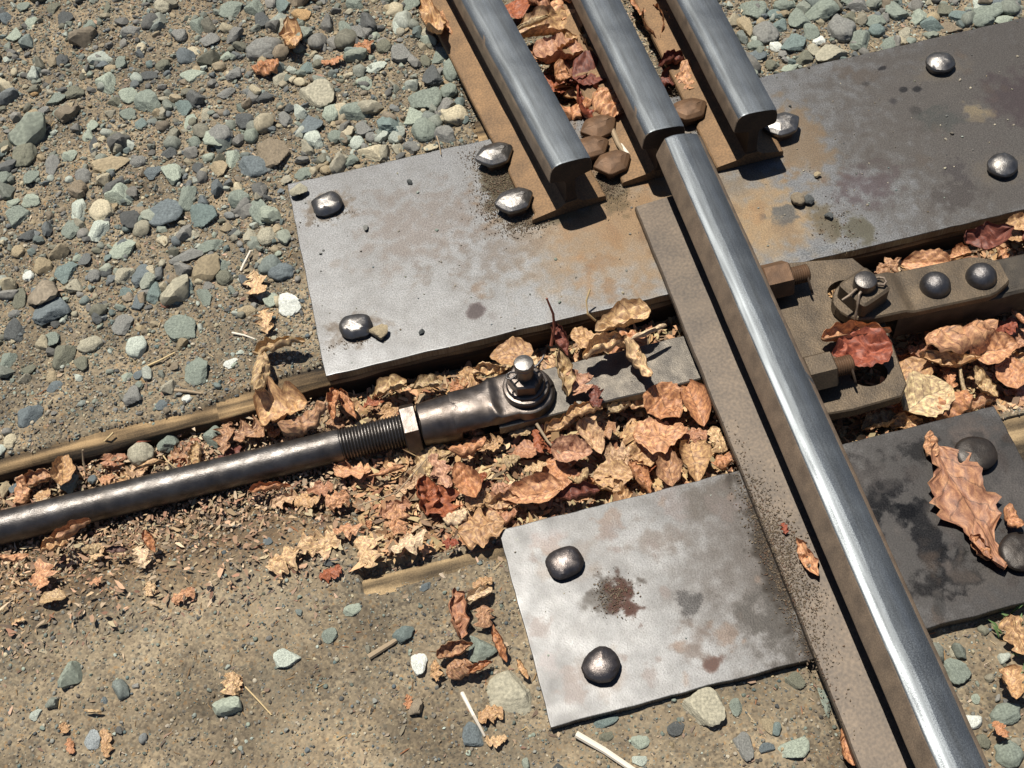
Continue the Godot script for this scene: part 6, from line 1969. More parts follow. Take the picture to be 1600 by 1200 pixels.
	["mid-sized open orange leaf right of the tan leaf lying below the folded peach leaf", "orange", "o", 0.5411, -0.0160, 0.1321, 0.0438, 0.0325, 1.4218],
	["mid-sized open tan-brown leaf just above and right of the bracket's near corner", "tan_brown", "o", 0.4420, -0.0240, 0.1005, 0.0440, 0.0406, 4.7578],
	["pale yellow broad leaf at the bracket's corner", "yellow", "o", 0.4392, -0.0160, 0.1377, 0.0623, 0.0518, 0.2815],
	["orange-brown leaf beside the pale yellow leaf", "orange", "c", 0.4596, -0.0200, 0.1555, 0.0545, 0.0424, 3.2122],
	["mid-sized crumpled brown leaf just right of the orange-brown leaf beside the pale yellow leaf", "brown", "c", 0.4917, -0.0260, 0.1595, 0.0373, 0.0244, 3.2110],
	["mid-sized crumpled tan leaf just above and left of the oily plate's back edge", "tan", "c", 0.4080, -0.0260, 0.1569, 0.0373, 0.0240, -0.2007],
	["mid-sized rolled olive leaf just above the orange-brown leaf beside the pale yellow leaf", "olive", "r", 0.4866, -0.0200, 0.1238, 0.0436, 0.0151, 1.3167],
	["mid-sized torn orange leaf just below the tan leaf lying below the folded peach leaf", "orange", "t", 0.4736, -0.0220, 0.1172, 0.0312, 0.0202, 1.2807],
	["mid-sized crumpled olive-tan leaf above and right of the orange-brown leaf beside the pale yellow leaf", "olive_tan", "c", 0.5068, -0.0220, 0.1358, 0.0434, 0.0300, 1.7449],
	["rolled orange leaf at the right edge under the link", "orange", "r", 0.5779, -0.0100, 0.0710, 0.0296, 0.0153, 4.8764],
	["mid-sized torn red leaf below and right of the link's rivets", "red", "t", 0.5612, -0.0220, 0.0695, 0.0360, 0.0230, 0.1533],
	["tiny torn peach leaf below and left of the bracket's near corner", "peach", "t", 0.3820, -0.0320, 0.1325, 0.0176, 0.0152, -0.1223],
	["peach frayed top of the big leaf on the oily plate", "peach", "c", 0.4092, 0.0040, 0.2067, 0.0343, 0.0215, 1.2845],
	["dark red-tan leaf in the shadow under the right plate", "dark_red", "c", 0.5820, -0.0020, -0.0419, 0.0636, 0.0532, 3.2095],
	["mid-sized open tan leaf above and right of the link's rivets", "tan", "o", 0.6344, -0.0060, -0.0535, 0.0320, 0.0253, 3.0539],
	["mid-sized open peach leaf just above the link's rivets", "peach", "o", 0.5591, -0.0160, -0.0371, 0.0320, 0.0212, 0.2013],
	["peach leaf scrap jammed between rail foot and rail", "peach", "c", 0.2355, 0.0130, 0.2968, 0.0435, 0.0251, 1.7192],
	["orange leaf at the moving rail's foot near the bottom", "orange", "o", 0.2047, -0.0050, 0.4820, 0.0351, 0.0191, 1.6054],
	["mid-sized lobed tan leaf below the right-edge black bolt", "tan", "l", 0.4038, -0.0050, 0.4226, 0.0435, 0.0197, 4.7516],
	["mid-sized lobed tan leaf right of the moving rail's near end", "tan", "l", 0.3766, -0.0040, 0.4647, 0.0324, 0.0236, 4.6251],
	["tiny torn orange leaf right of the moving rail's near end", "orange", "t", 0.3476, -0.0050, 0.5036, 0.0178, 0.0148, 1.7144],
	["small crumpled orange leaf just above the right-edge black bolt", "orange", "c", 0.4504, 0.0050, 0.3133, 0.0292, 0.0251, 4.6650],
	["orange frilled end of the big leaf on the oily plate", "orange", "c", 0.4070, 0.0060, 0.3290, 0.0311, 0.0295, 1.6987],
	["big pinkish-brown dry leaf stuck to the oily right plate", "pink_brown", "f", 0.4147, 0.0030, 0.2818, 0.1512, 0.0486, -1.5383],
	["tiny torn red leaf below and right of the rail foot's meeting with the lower plate", "red", "t", 0.2242, 0.0150, 0.2599, 0.0131, 0.0093, 1.4891],
	["flat peach leaf fragment in the lower left", "peach", "t", -0.5334, -0.0060, 0.0955, 0.0354, 0.0351, 4.7040],
	["olive-tan oval leaf on the lower left dirt", "olive_tan", "o", -0.5271, -0.0040, 0.1246, 0.0285, 0.0160, 3.0442],
	["square cream leaf piece in the lower left", "cream", "t", -0.4308, -0.0040, 0.1008, 0.0260, 0.0250, 1.8092],
	["small crumpled orange leaf right of the rod's left end", "orange", "c", -0.4198, -0.0020, 0.0854, 0.0277, 0.0201, 1.7808],
	["small crumpled olive leaf below the rod's left end", "olive", "c", -0.4817, -0.0040, 0.0774, 0.0227, 0.0166, 2.9923],
	["pale tan leaf pressed flat into the dirt", "pale", "t", -0.2459, -0.0080, 0.1363, 0.0445, 0.0326, -0.0877],
	["mid-sized torn pale leaf below the orange-brown curled leaf just below the rod's middle", "pale", "t", -0.2828, -0.0080, 0.1453, 0.0394, 0.0295, 3.4041],
	["mid-sized crumpled peach leaf below and left of the rod's left end", "peach", "c", -0.5627, -0.0020, 0.0675, 0.0304, 0.0139, -0.1330],
	["mid-sized crumpled tan leaf just above the flat peach leaf fragment in the lower left", "tan", "c", -0.5215, -0.0020, 0.0647, 0.0304, 0.0279, 0.0114],
	["tiny torn peach leaf right of the olive-tan oval leaf on the lower left dirt", "peach", "t", -0.4805, -0.0070, 0.1148, 0.0137, 0.0108, 3.2770],
	["tiny torn pale leaf just below the square cream leaf piece in the lower left", "pale", "t", -0.4247, -0.0070, 0.1391, 0.0159, 0.0148, 4.9502],
	["pale leaf scrap with a long straw stalk", "pale", "t", -0.3541, -0.0070, 0.2662, 0.0240, 0.0234, 4.4954],
	["small torn red-orange leaf left of the cream torn leaf above the weathered plank", "red_orange", "t", -0.2378, -0.0070, 0.1723, 0.0243, 0.0158, 0.1367],
	["small crumpled purple leaf just left of the square cream leaf piece in the lower left", "purple", "c", -0.4559, -0.0040, 0.0847, 0.0227, 0.0166, -0.2834],
	["long brown leaf edge curling under the rod's left end", "brown", "c", -0.5100, -0.0100, 0.0507, 0.0615, 0.0142, 3.4255],
	["small torn peach leaf well below the rod's middle", "peach", "t", -0.3918, -0.0080, 0.1566, 0.0245, 0.0158, 3.3098],
	["small torn tan leaf well below the olive-tan oval leaf on the lower left dirt", "tan", "t", -0.4833, -0.0080, 0.2923, 0.0278, 0.0092, 1.6145],
	["tiny torn orange leaf well below the olive-tan oval leaf on the lower left dirt", "orange", "t", -0.5175, -0.0080, 0.2864, 0.0163, 0.0092, 4.9275],
	["tiny torn pale leaf well below and left of the rod's left end", "pale", "t", -0.5643, -0.0070, 0.1389, 0.0148, 0.0079, 3.1773],
	["tiny torn tan leaf well below the olive-tan oval leaf on the lower left dirt", "tan", "t", -0.5229, -0.0080, 0.2663, 0.0118, 0.0117, 1.7322],
	["small curled brown ring of bark on the lower left dirt", "olive_tan", "r", -0.4931, -0.0060, 0.2572, 0.0187, 0.0167, 2.8460],
	["pinkish-brown crumpled leaf under the pyramid stone", "pink_brown", "c", -0.1194, -0.0020, 0.2541, 0.0525, 0.0375, 1.4836],
	["small torn brown leaf just right of the pinkish-brown crumpled leaf under the pyramid stone", "brown", "t", -0.0954, -0.0020, 0.2655, 0.0224, 0.0210, 1.3296],
	["pale cream curled leaf left of the lower plate", "cream", "c", -0.0954, -0.0040, 0.2405, 0.0354, 0.0152, 3.4085],
	["mid-sized crumpled orange leaf just right of the pyramid stone", "orange", "c", -0.0851, -0.0020, 0.2966, 0.0388, 0.0161, 1.6140],
	["mid-sized crumpled brown leaf just left of the pyramid stone", "brown", "c", -0.1309, 0.0000, 0.2919, 0.0392, 0.0290, 0.1112],
	["small crumpled brown leaf just below and left of the pyramid stone", "brown", "c", -0.1311, -0.0020, 0.3117, 0.0297, 0.0261, 0.1570],
	["small crumpled orange leaf just below the pyramid stone", "orange", "c", -0.1127, -0.0020, 0.3167, 0.0297, 0.0166, 0.1315],
	["small torn tan leaf below and left of the pyramid stone", "tan", "t", -0.1521, -0.0040, 0.3075, 0.0214, 0.0138, 1.3722],
	["small crumpled tan leaf just above and right of the largest beige stone", "tan", "c", -0.0700, -0.0040, 0.3276, 0.0237, 0.0136, 1.7879],
	["cream torn leaf above the weathered plank", "cream", "t", -0.1495, -0.0020, 0.1664, 0.0389, 0.0267, 3.2717],
	["mid-sized torn pale leaf left of the cream torn leaf above the weathered plank", "pale", "t", -0.1971, -0.0050, 0.1618, 0.0401, 0.0269, 1.7992],
	["mid-sized torn peach leaf above and left of the weathered plank", "peach", "t", -0.1604, 0.0000, 0.1358, 0.0356, 0.0246, 4.4834],
	["dark tan star-lobed leaf at the lower plate's left corner", "tan_brown", "l", -0.0737, 0.0000, 0.1681, 0.0486, 0.0324, -0.0710],
	["tiny torn orange leaf just left of the lower plate's back left corner", "orange", "t", -0.0908, -0.0020, 0.1713, 0.0182, 0.0161, 0.1800],
	["tiny torn red leaf just above the weathered plank", "red", "t", -0.1102, -0.0040, 0.1751, 0.0170, 0.0134, -0.2971],
	["small crumpled cream leaf below the upright orange-brown leaf below the clevis", "cream", "c", -0.0976, 0.0000, 0.1509, 0.0294, 0.0245, 3.2887],
	["small torn tan leaf just below and left of the largest beige stone", "tan", "t", -0.1114, -0.0080, 0.3639, 0.0247, 0.0206, 0.1431],
	["small torn pale leaf below the largest beige stone", "pale", "t", -0.1122, -0.0080, 0.3897, 0.0199, 0.0134, -0.1544],
	["tiny torn orange leaf below and left of the pyramid stone", "orange", "t", -0.1871, -0.0070, 0.3295, 0.0140, 0.0091, 4.5325],
	["small torn peach leaf left of the cream torn leaf above the weathered plank", "peach", "t", -0.2126, -0.0060, 0.1311, 0.0297, 0.0219, 3.1215],
	["small torn tan leaf above and right of the pinkish-brown crumpled leaf under the pyramid stone", "tan", "t", -0.0879, -0.0050, 0.2274, 0.0214, 0.0129, 0.2647],
	["small crumpled olive-tan leaf just below the flat pinkish leaf with a long stem", "olive_tan", "c", 0.0448, -0.0363, 0.1223, 0.0249, 0.0229, 3.3068],
	["mid-sized torn tan leaf above and right of the flat pinkish leaf with a long stem", "tan", "t", 0.0804, -0.0365, 0.0535, 0.0367, 0.0366, 1.6045],
	["small open rust leaf left of the flat pinkish leaf with a long stem", "rust", "o", -0.0040, -0.0351, 0.0709, 0.0300, 0.0284, 3.0898],
	["small open tan leaf just below and left of the clevis pin", "tan", "o", 0.0100, -0.0400, -0.0348, 0.0239, 0.0206, 3.1223],
	["mid-sized torn olive-tan leaf above and left of the upright orange-brown leaf below the clevis", "olive_tan", "t", -0.0975, -0.0405, 0.0459, 0.0366, 0.0320, 1.8447],
	["mid-sized torn orange leaf just below and left of the rod's thread", "orange", "t", -0.1742, -0.0327, 0.0132, 0.0305, 0.0251, 4.9418],
	["mid-sized crumpled beige leaf above and left of the broad peach leaf in the middle litter", "beige", "c", 0.1311, -0.0331, 0.0404, 0.0438, 0.0399, -0.2140],
	["small open tan-brown leaf below the jam nut", "tan_brown", "o", -0.1256, -0.0437, 0.0584, 0.0269, 0.0224, 4.7819],
	["small torn dark-red leaf above the flat pinkish leaf with a long stem", "dark_red", "t", 0.0853, -0.0405, 0.0085, 0.0234, 0.0181, 0.0059],
	["mid-sized torn tan leaf above and right of the clevis socket", "tan", "t", -0.0457, -0.0331, -0.0339, 0.0388, 0.0306, 1.4998],
	["mid-sized open red-orange leaf right of the flat pinkish leaf with a long stem", "red_orange", "o", 0.1159, -0.0345, 0.1261, 0.0320, 0.0274, 2.8849],
	["small crumpled tan leaf just left of the rod's thread", "tan", "c", -0.1992, -0.0372, 0.0070, 0.0233, 0.0224, 3.2305],
	["mid-sized open peach leaf below and right of the clevis pin", "peach", "o", 0.0604, -0.0439, -0.0012, 0.0336, 0.0327, 1.6078],
	["mid-sized torn tan-brown leaf below the clevis pin", "tan_brown", "t", 0.0184, -0.0342, 0.0139, 0.0430, 0.0371, 0.1751],
	["mid-sized torn tan leaf just left of the broad peach leaf in the middle litter", "tan", "t", 0.1260, -0.0397, 0.0896, 0.0474, 0.0461, 1.6944],
	["mid-sized open pink leaf below the pale tan folded leaf behind the clevis", "pink", "o", -0.0263, -0.0395, 0.0136, 0.0447, 0.0337, 3.2106],
	["mid-sized torn pink leaf just below and right of the clevis socket", "pink", "t", -0.0727, -0.0327, 0.0160, 0.0352, 0.0281, 0.1024],
	["small torn pink leaf below and left of the flat bar", "pink", "t", 0.1133, -0.0379, 0.0079, 0.0269, 0.0248, 2.9667],
	["mid-sized torn red-orange leaf below and left of the upright orange-brown leaf below the clevis", "red_orange", "t", -0.1098, -0.0323, 0.1114, 0.0419, 0.0412, 1.5750],
	["small torn beige leaf below and left of the broad peach leaf in the middle litter", "beige", "t", 0.0958, -0.0323, 0.1220, 0.0287, 0.0237, -0.1747],
	["mid-sized torn orange leaf above and left of the flat bar", "orange", "t", 0.1450, -0.0322, -0.0341, 0.0473, 0.0377, 0.1413],
	["small crumpled dark-red leaf just below and left of the clevis neck", "dark_red", "c", -0.1131, -0.0357, -0.0111, 0.0217, 0.0203, 0.2900],
	["mid-sized crumpled red-orange leaf left of the upright orange-brown leaf below the clevis", "red_orange", "c", -0.1245, -0.0338, 0.0962, 0.0476, 0.0428, 1.3226],
	["mid-sized crumpled orange leaf just below and left of the clevis socket", "orange", "c", -0.0959, -0.0359, 0.0057, 0.0350, 0.0330, 4.8190],
	["mid-sized torn pink leaf above and left of the flat pinkish leaf with a long stem", "pink", "t", 0.0258, -0.0393, 0.0342, 0.0459, 0.0380, -0.1566],
	["mid-sized torn beige leaf just right of the clevis pin", "beige", "t", 0.0447, -0.0424, -0.0288, 0.0431, 0.0412, 3.4318],
	["small crumpled rust leaf below and left of the flat bar", "rust", "c", 0.1258, -0.0389, 0.0193, 0.0272, 0.0245, 3.0060],
	["mid-sized crumpled orange leaf below and right of the flat pinkish leaf with a long stem", "orange", "c", 0.0560, -0.0433, 0.1222, 0.0355, 0.0292, 4.5898],
	["mid-sized crumpled dark-red leaf above and left of the broad peach leaf in the middle litter", "dark_red", "c", 0.1442, -0.0420, 0.0451, 0.0307, 0.0245, 4.7581],
	["mid-sized crumpled red-orange leaf just below and right of the flat bar", "red_orange", "c", 0.1854, -0.0359, 0.0093, 0.0413, 0.0394, 4.5276],
	["mid-sized crumpled rust leaf just above the lower plate's back left corner", "rust", "c", -0.0503, -0.0331, 0.1500, 0.0316, 0.0309, -0.2739],
	["mid-sized open pink leaf just below and right of the clevis pin", "pink", "o", 0.0247, -0.0418, -0.0068, 0.0335, 0.0324, 3.3020],
	["small torn red-orange leaf just right of the upright orange-brown leaf below the clevis", "red_orange", "t", -0.0628, -0.0343, 0.0895, 0.0205, 0.0145, -0.0688],
	["small torn pink leaf just above and right of the jam nut", "pink", "t", -0.1117, -0.0399, -0.0042, 0.0242, 0.0183, 0.2543],
	["mid-sized crumpled orange leaf below and right of the clevis socket", "orange", "c", -0.0540, -0.0399, 0.0388, 0.0372, 0.0294, 1.3973],
	["small torn red-orange leaf just below the jam nut", "red_orange", "t", -0.1211, -0.0425, 0.0174, 0.0238, 0.0192, 3.2928],
	["mid-sized crumpled tan leaf below and left of the broad peach leaf in the middle litter", "tan", "c", 0.0681, -0.0365, 0.1390, 0.0421, 0.0308, 2.8545],
	["mid-sized crumpled rust leaf below and left of the rod's thread", "rust", "c", -0.2066, -0.0377, 0.0203, 0.0437, 0.0361, 1.7083],
	["mid-sized crumpled pink leaf right of the upright orange-brown leaf below the clevis", "pink", "c", -0.0400, -0.0369, 0.1101, 0.0304, 0.0218, -0.2190],
	["mid-sized torn rust leaf above and left of the cream torn leaf above the weathered plank", "rust", "t", -0.1588, -0.0333, 0.1017, 0.0341, 0.0245, 3.3223],
	["mid-sized torn red-orange leaf just below the clevis pin", "red_orange", "t", 0.0142, -0.0329, -0.0113, 0.0362, 0.0356, 3.2128],
	["mid-sized torn rust leaf above the flat pinkish leaf with a long stem", "rust", "t", 0.0729, -0.0423, 0.0138, 0.0531, 0.0464, 4.5657],
	["mid-sized torn beige leaf just below and left of the flat bar", "beige", "t", 0.1669, -0.0367, 0.0044, 0.0530, 0.0410, 1.7434],
	["mid-sized torn olive-tan leaf below the jam nut", "olive_tan", "t", -0.1137, -0.0383, 0.0510, 0.0527, 0.0442, 4.4294],
	["small open tan leaf below and right of the rod's thread", "tan", "o", -0.1486, -0.0436, 0.0436, 0.0297, 0.0291, 2.9389],
	["mid-sized torn orange leaf above and right of the lower plate's back left corner", "orange", "t", 0.0258, -0.0386, 0.1103, 0.0478, 0.0447, 1.8388],
	["mid-sized crumpled tan leaf left of the oily plate's back edge", "tan", "c", 0.3810, -0.0269, 0.1512, 0.0447, 0.0381, -0.0160],
	["mid-sized open rust leaf just above the bracket's near corner", "rust", "o", 0.4363, -0.0404, 0.0777, 0.0478, 0.0393, 1.7228],
	["mid-sized open pink leaf just below and left of the bracket's near corner", "pink", "o", 0.4060, -0.0345, 0.1154, 0.0345, 0.0345, 1.4664],
	["small crumpled rust leaf above and right of the bracket's near corner", "rust", "c", 0.4626, -0.0291, 0.0707, 0.0290, 0.0287, -0.2921],
	["small torn tan-brown leaf just left of the pale yellow broad leaf at the bracket's corner", "tan_brown", "t", 0.4301, -0.0281, 0.1246, 0.0233, 0.0231, 1.4752],
	["small crumpled orange leaf just above the bracket's near corner", "orange", "c", 0.4435, -0.0366, 0.0636, 0.0231, 0.0212, -0.0859],
	["mid-sized crumpled rust leaf below and left of the bracket's near corner", "rust", "c", 0.3708, -0.0401, 0.1275, 0.0366, 0.0311, -0.2990],
	["small crumpled orange leaf below and left of the link's rivets", "orange", "c", 0.4871, -0.0353, 0.0492, 0.0255, 0.0232, 2.9849],
	["small crumpled pink leaf right of the orange-brown leaf beside the pale yellow leaf", "pink", "c", 0.5081, -0.0327, 0.1487, 0.0228, 0.0188, 2.8892],
	["mid-sized crumpled tan-brown leaf right of the tan leaf lying below the folded peach leaf", "tan_brown", "c", 0.5692, -0.0414, 0.1092, 0.0425, 0.0393, -0.2788],
	["mid-sized torn orange leaf just below the bracket's near corner", "orange", "t", 0.4088, -0.0328, 0.1318, 0.0517, 0.0430, 4.6674],
	["small open rust leaf right of the tan leaf lying below the folded peach leaf", "rust", "o", 0.5770, -0.0335, 0.0829, 0.0265, 0.0215, 4.4509],
	["small open peach leaf below and right of the link's rivets", "peach", "o", 0.6010, -0.0417, 0.0711, 0.0238, 0.0199, 3.1164],
	["mid-sized torn pink leaf right of the orange-brown leaf beside the pale yellow leaf", "pink", "t", 0.5481, -0.0336, 0.1557, 0.0316, 0.0251, 1.3028],
	["tiny crumpled rust leaf right of the orange-brown leaf beside the pale yellow leaf", "rust", "c", 0.5422, -0.0402, 0.1457, 0.0194, 0.0159, -0.1530],
	["mid-sized open orange leaf just left of the bracket's near corner", "orange", "o", 0.4137, -0.0270, 0.1085, 0.0309, 0.0303, 0.2588],
	["tiny crumpled orange leaf above the orange-brown curled leaf just below the rod's middle", "orange", "c", -0.2737, -0.0320, -0.0283, 0.0171, 0.0152, 0.1658],
	["small torn brown leaf left of the rod's thread", "brown", "t", -0.2066, -0.0347, -0.0254, 0.0217, 0.0203, 4.8011],
	["tiny crumpled tan leaf just right of the folded tan leaf leaning in the left trench", "tan", "c", -0.4934, -0.0390, -0.0405, 0.0178, 0.0177, 0.1530],
	["small torn dark-red leaf just above the rod's middle", "dark_red", "t", -0.3271, -0.0348, -0.0164, 0.0275, 0.0245, 3.2702],
	["mid-sized crumpled peach leaf left of the rod's left end", "peach", "c", -0.5647, -0.0359, -0.0308, 0.0362, 0.0292, 1.3418],
	["tiny open tan leaf above and left of the rod's left end", "tan", "o", -0.5405, -0.0315, -0.0224, 0.0182, 0.0177, 1.6372],
	["small open red-orange leaf left of the rod's middle", "red_orange", "o", -0.3832, -0.0362, -0.0207, 0.0243, 0.0167, -0.2001],
	["mid-sized torn beige leaf below and left of the upper plate's near left corner", "beige", "t", -0.2557, -0.0380, -0.0283, 0.0315, 0.0301, 4.5830],
	["mid-sized crumpled olive-tan leaf above and left of the rod's middle", "olive_tan", "c", -0.3643, -0.0300, -0.0273, 0.0329, 0.0291, 1.4758],
	["small torn brown leaf above and left of the rod's middle", "brown", "t", -0.3852, -0.0341, -0.0325, 0.0250, 0.0228, -0.2449],
	["tiny crumpled orange leaf just above and right of the rod's middle", "orange", "c", -0.3189, -0.0307, -0.0102, 0.0145, 0.0131, 0.0847],
	["small torn tan leaf just left of the rod's middle", "tan", "t", -0.3659, -0.0369, -0.0104, 0.0275, 0.0255, 1.6644],
	["tiny torn peach leaf above and right of the rod's left end", "peach", "t", -0.4677, -0.0314, -0.0229, 0.0191, 0.0148, 2.9268],
	["tiny crumpled beige leaf above and right of the rod's left end", "beige", "c", -0.4398, -0.0378, -0.0109, 0.0136, 0.0096, 2.8824],
	["small crumpled brown leaf left of the folded tan leaf leaning in the left trench", "brown", "c", -0.5994, -0.0313, -0.0340, 0.0199, 0.0175, -0.2532],
	["small crumpled brown leaf right of the folded tan leaf leaning in the left trench", "brown", "c", -0.4634, -0.0376, -0.0354, 0.0300, 0.0277, 3.1630],
	["broad crumpled orange leaf above and left of the second rail", "orange", "c", 0.1948, 0.0004, -0.6249, 0.0574, 0.0499, 1.3155],
	["mid-sized open rust leaf just above and right of the first rail", "rust", "o", 0.1984, -0.0009, -0.4647, 0.0502, 0.0357, 1.7043],
	["mid-sized crumpled orange leaf just left of the second rail", "orange", "c", 0.2272, -0.0097, -0.5370, 0.0404, 0.0378, 0.0062],
	["broad crumpled rust leaf above and left of the second rail", "rust", "c", 0.1855, 0.0021, -0.5957, 0.0559, 0.0510, 4.9648],
	["mid-sized torn tan leaf above and right of the hidden spike head", "tan", "t", 0.2289, -0.0003, -0.3615, 0.0313, 0.0305, 4.9523],
	["broad crumpled olive leaf just left of the second rail", "olive", "c", 0.2336, 0.0080, -0.5014, 0.0543, 0.0403, 1.5077],
	["broad open dark-red leaf just above the crumpled red leaf beside the spike heads", "dark_red", "o", 0.2180, 0.0048, -0.4423, 0.0548, 0.0511, -0.1961],
	["broad torn tan leaf just right of the first rail", "tan", "t", 0.2007, -0.0125, -0.4312, 0.0743, 0.0562, 1.7976],
	["mid-sized crumpled rust leaf just right of the crumpled red leaf beside the spike heads", "rust", "c", 0.2452, -0.0107, -0.3993, 0.0395, 0.0298, 4.6888],
	["broad crumpled orange leaf well above the first rail", "orange", "c", 0.2268, 0.0018, -0.6060, 0.0614, 0.0506, 4.5360],
	["mid-sized crumpled tan leaf left of the second rail", "tan", "c", 0.2031, 0.0078, -0.5080, 0.0330, 0.0304, 3.3123],
	["mid-sized crumpled olive leaf just above the hidden spike head", "olive", "c", 0.1973, -0.0053, -0.3433, 0.0427, 0.0383, 2.9669],
	["mid-sized crumpled dark-red leaf above and left of the second rail", "dark_red", "c", 0.2139, -0.0160, -0.6203, 0.0516, 0.0384, 1.4721],
	["mid-sized open pink leaf above and left of the second rail", "pink", "o", 0.1787, -0.0066, -0.6266, 0.0441, 0.0311, 4.9198],
	["mid-sized crumpled pink leaf just below and left of the second rail", "pink", "c", 0.2330, -0.0086, -0.4913, 0.0410, 0.0306, 1.3245],
	["mid-sized crumpled olive leaf below the second rail", "olive", "c", 0.2395, -0.0036, -0.4227, 0.0434, 0.0329, 4.8094],
	["broad crumpled peach leaf above and left of the second rail", "peach", "c", 0.2106, -0.0083, -0.5856, 0.0761, 0.0586, 4.5702],
	["small crumpled red-orange leaf just below and left of the second rail", "red_orange", "c", 0.2277, -0.0102, -0.5081, 0.0297, 0.0266, -0.0112],
	["mid-sized crumpled orange leaf above and left of the second rail", "orange", "c", 0.1772, -0.0036, -0.6403, 0.0491, 0.0329, 4.4467],
	["mid-sized crumpled pink leaf just left of the second rail", "pink", "c", 0.2157, -0.0049, -0.5054, 0.0332, 0.0300, 1.3242],
	["mid-sized crumpled tan leaf below the second rail", "tan", "c", 0.2303, -0.0064, -0.4355, 0.0345, 0.0298, 2.8788],
	["mid-sized crumpled orange leaf just above and left of the second rail", "orange", "c", 0.2369, -0.0031, -0.5608, 0.0478, 0.0427, -0.1390],
	["broad crumpled peach leaf just right of the crumpled red leaf beside the spike heads", "peach", "c", 0.2236, 0.0074, -0.3748, 0.0560, 0.0516, 4.9740],
	["mid-sized crumpled orange leaf just above the first rail", "orange", "c", 0.1792, 0.0074, -0.4423, 0.0356, 0.0349, 4.7377],
	["mid-sized crumpled red-orange leaf below the third rail", "red_orange", "c", 0.3417, -0.0089, -0.3837, 0.0370, 0.0296, 1.4924],
	["broad open tan leaf just below the third rail", "tan", "o", 0.3664, -0.0131, -0.4424, 0.0656, 0.0461, 4.6347],
	["mid-sized crumpled red-orange leaf just left of the third rail", "red_orange", "c", 0.3503, 0.0008, -0.4671, 0.0317, 0.0289, 1.6687],
	["mid-sized crumpled orange leaf above and right of the second rail", "orange", "c", 0.3368, -0.0036, -0.5367, 0.0382, 0.0297, 4.9579],
	["small torn dark-red leaf below the third rail", "dark_red", "t", 0.3522, -0.0172, -0.4055, 0.0276, 0.0249, 0.1565],
	["mid-sized crumpled rust leaf above and right of the second rail", "rust", "c", 0.3271, -0.0029, -0.5822, 0.0524, 0.0344, 1.2889],
	["mid-sized open tan leaf below the third rail", "tan", "o", 0.3634, 0.0033, -0.3501, 0.0478, 0.0318, 1.8028],
	["mid-sized open dark-red leaf above and left of the third rail", "dark_red", "o", 0.3517, -0.0007, -0.5657, 0.0425, 0.0413, 3.3535],
	["mid-sized crumpled tan leaf just below and left of the third rail", "tan", "c", 0.3595, -0.0038, -0.4585, 0.0355, 0.0285, 4.9481],
	["mid-sized torn peach leaf below and left of the third rail", "peach", "t", 0.3357, 0.0040, -0.3978, 0.0451, 0.0324, 4.4169],
	["mid-sized crumpled tan leaf just above and left of the third rail", "tan", "c", 0.3614, 0.0003, -0.5080, 0.0499, 0.0450, 4.6388],
	["mid-sized open dark-red leaf below the third rail", "dark_red", "o", 0.3560, -0.0165, -0.3673, 0.0518, 0.0340, 4.5815],
	["tiny torn pale leaf left of the square cream leaf piece in the lower left", "pale", "t", -0.4820, -0.0256, 0.0699, 0.0194, 0.0170, 4.7048],
	["tiny crumpled orange leaf above and left of the cream torn leaf above the weathered plank", "orange", "c", -0.1912, -0.0240, 0.1177, 0.0105, 0.0102, 4.7456],
	["tiny torn pale leaf above and left of the weathered plank", "pale", "t", -0.1540, -0.0223, 0.1330, 0.0131, 0.0109, 3.0844],
	["tiny crumpled tan-brown leaf above and left of the weathered plank", "tan_brown", "c", -0.1683, -0.0247, 0.1370, 0.0145, 0.0120, 0.2539],
	["mid-sized crumpled dark-red leaf above and right of the link's rivets", "dark_red", "c", 0.6625, -0.0441, -0.0524, 0.0415, 0.0297, 4.6679],
	["mid-sized open tan-brown leaf above and right of the link's rivets", "tan_brown", "o", 0.6415, -0.0365, -0.0646, 0.0331, 0.0268, 2.9561],
	["small crumpled tan leaf just above the link's rivets", "tan", "c", 0.5583, -0.0387, -0.0379, 0.0290, 0.0284, 4.6787],
	["mid-sized crumpled peach leaf above and right of the link's rivets", "peach", "c", 0.6143, -0.0418, -0.0354, 0.0344, 0.0265, 4.6155],
]

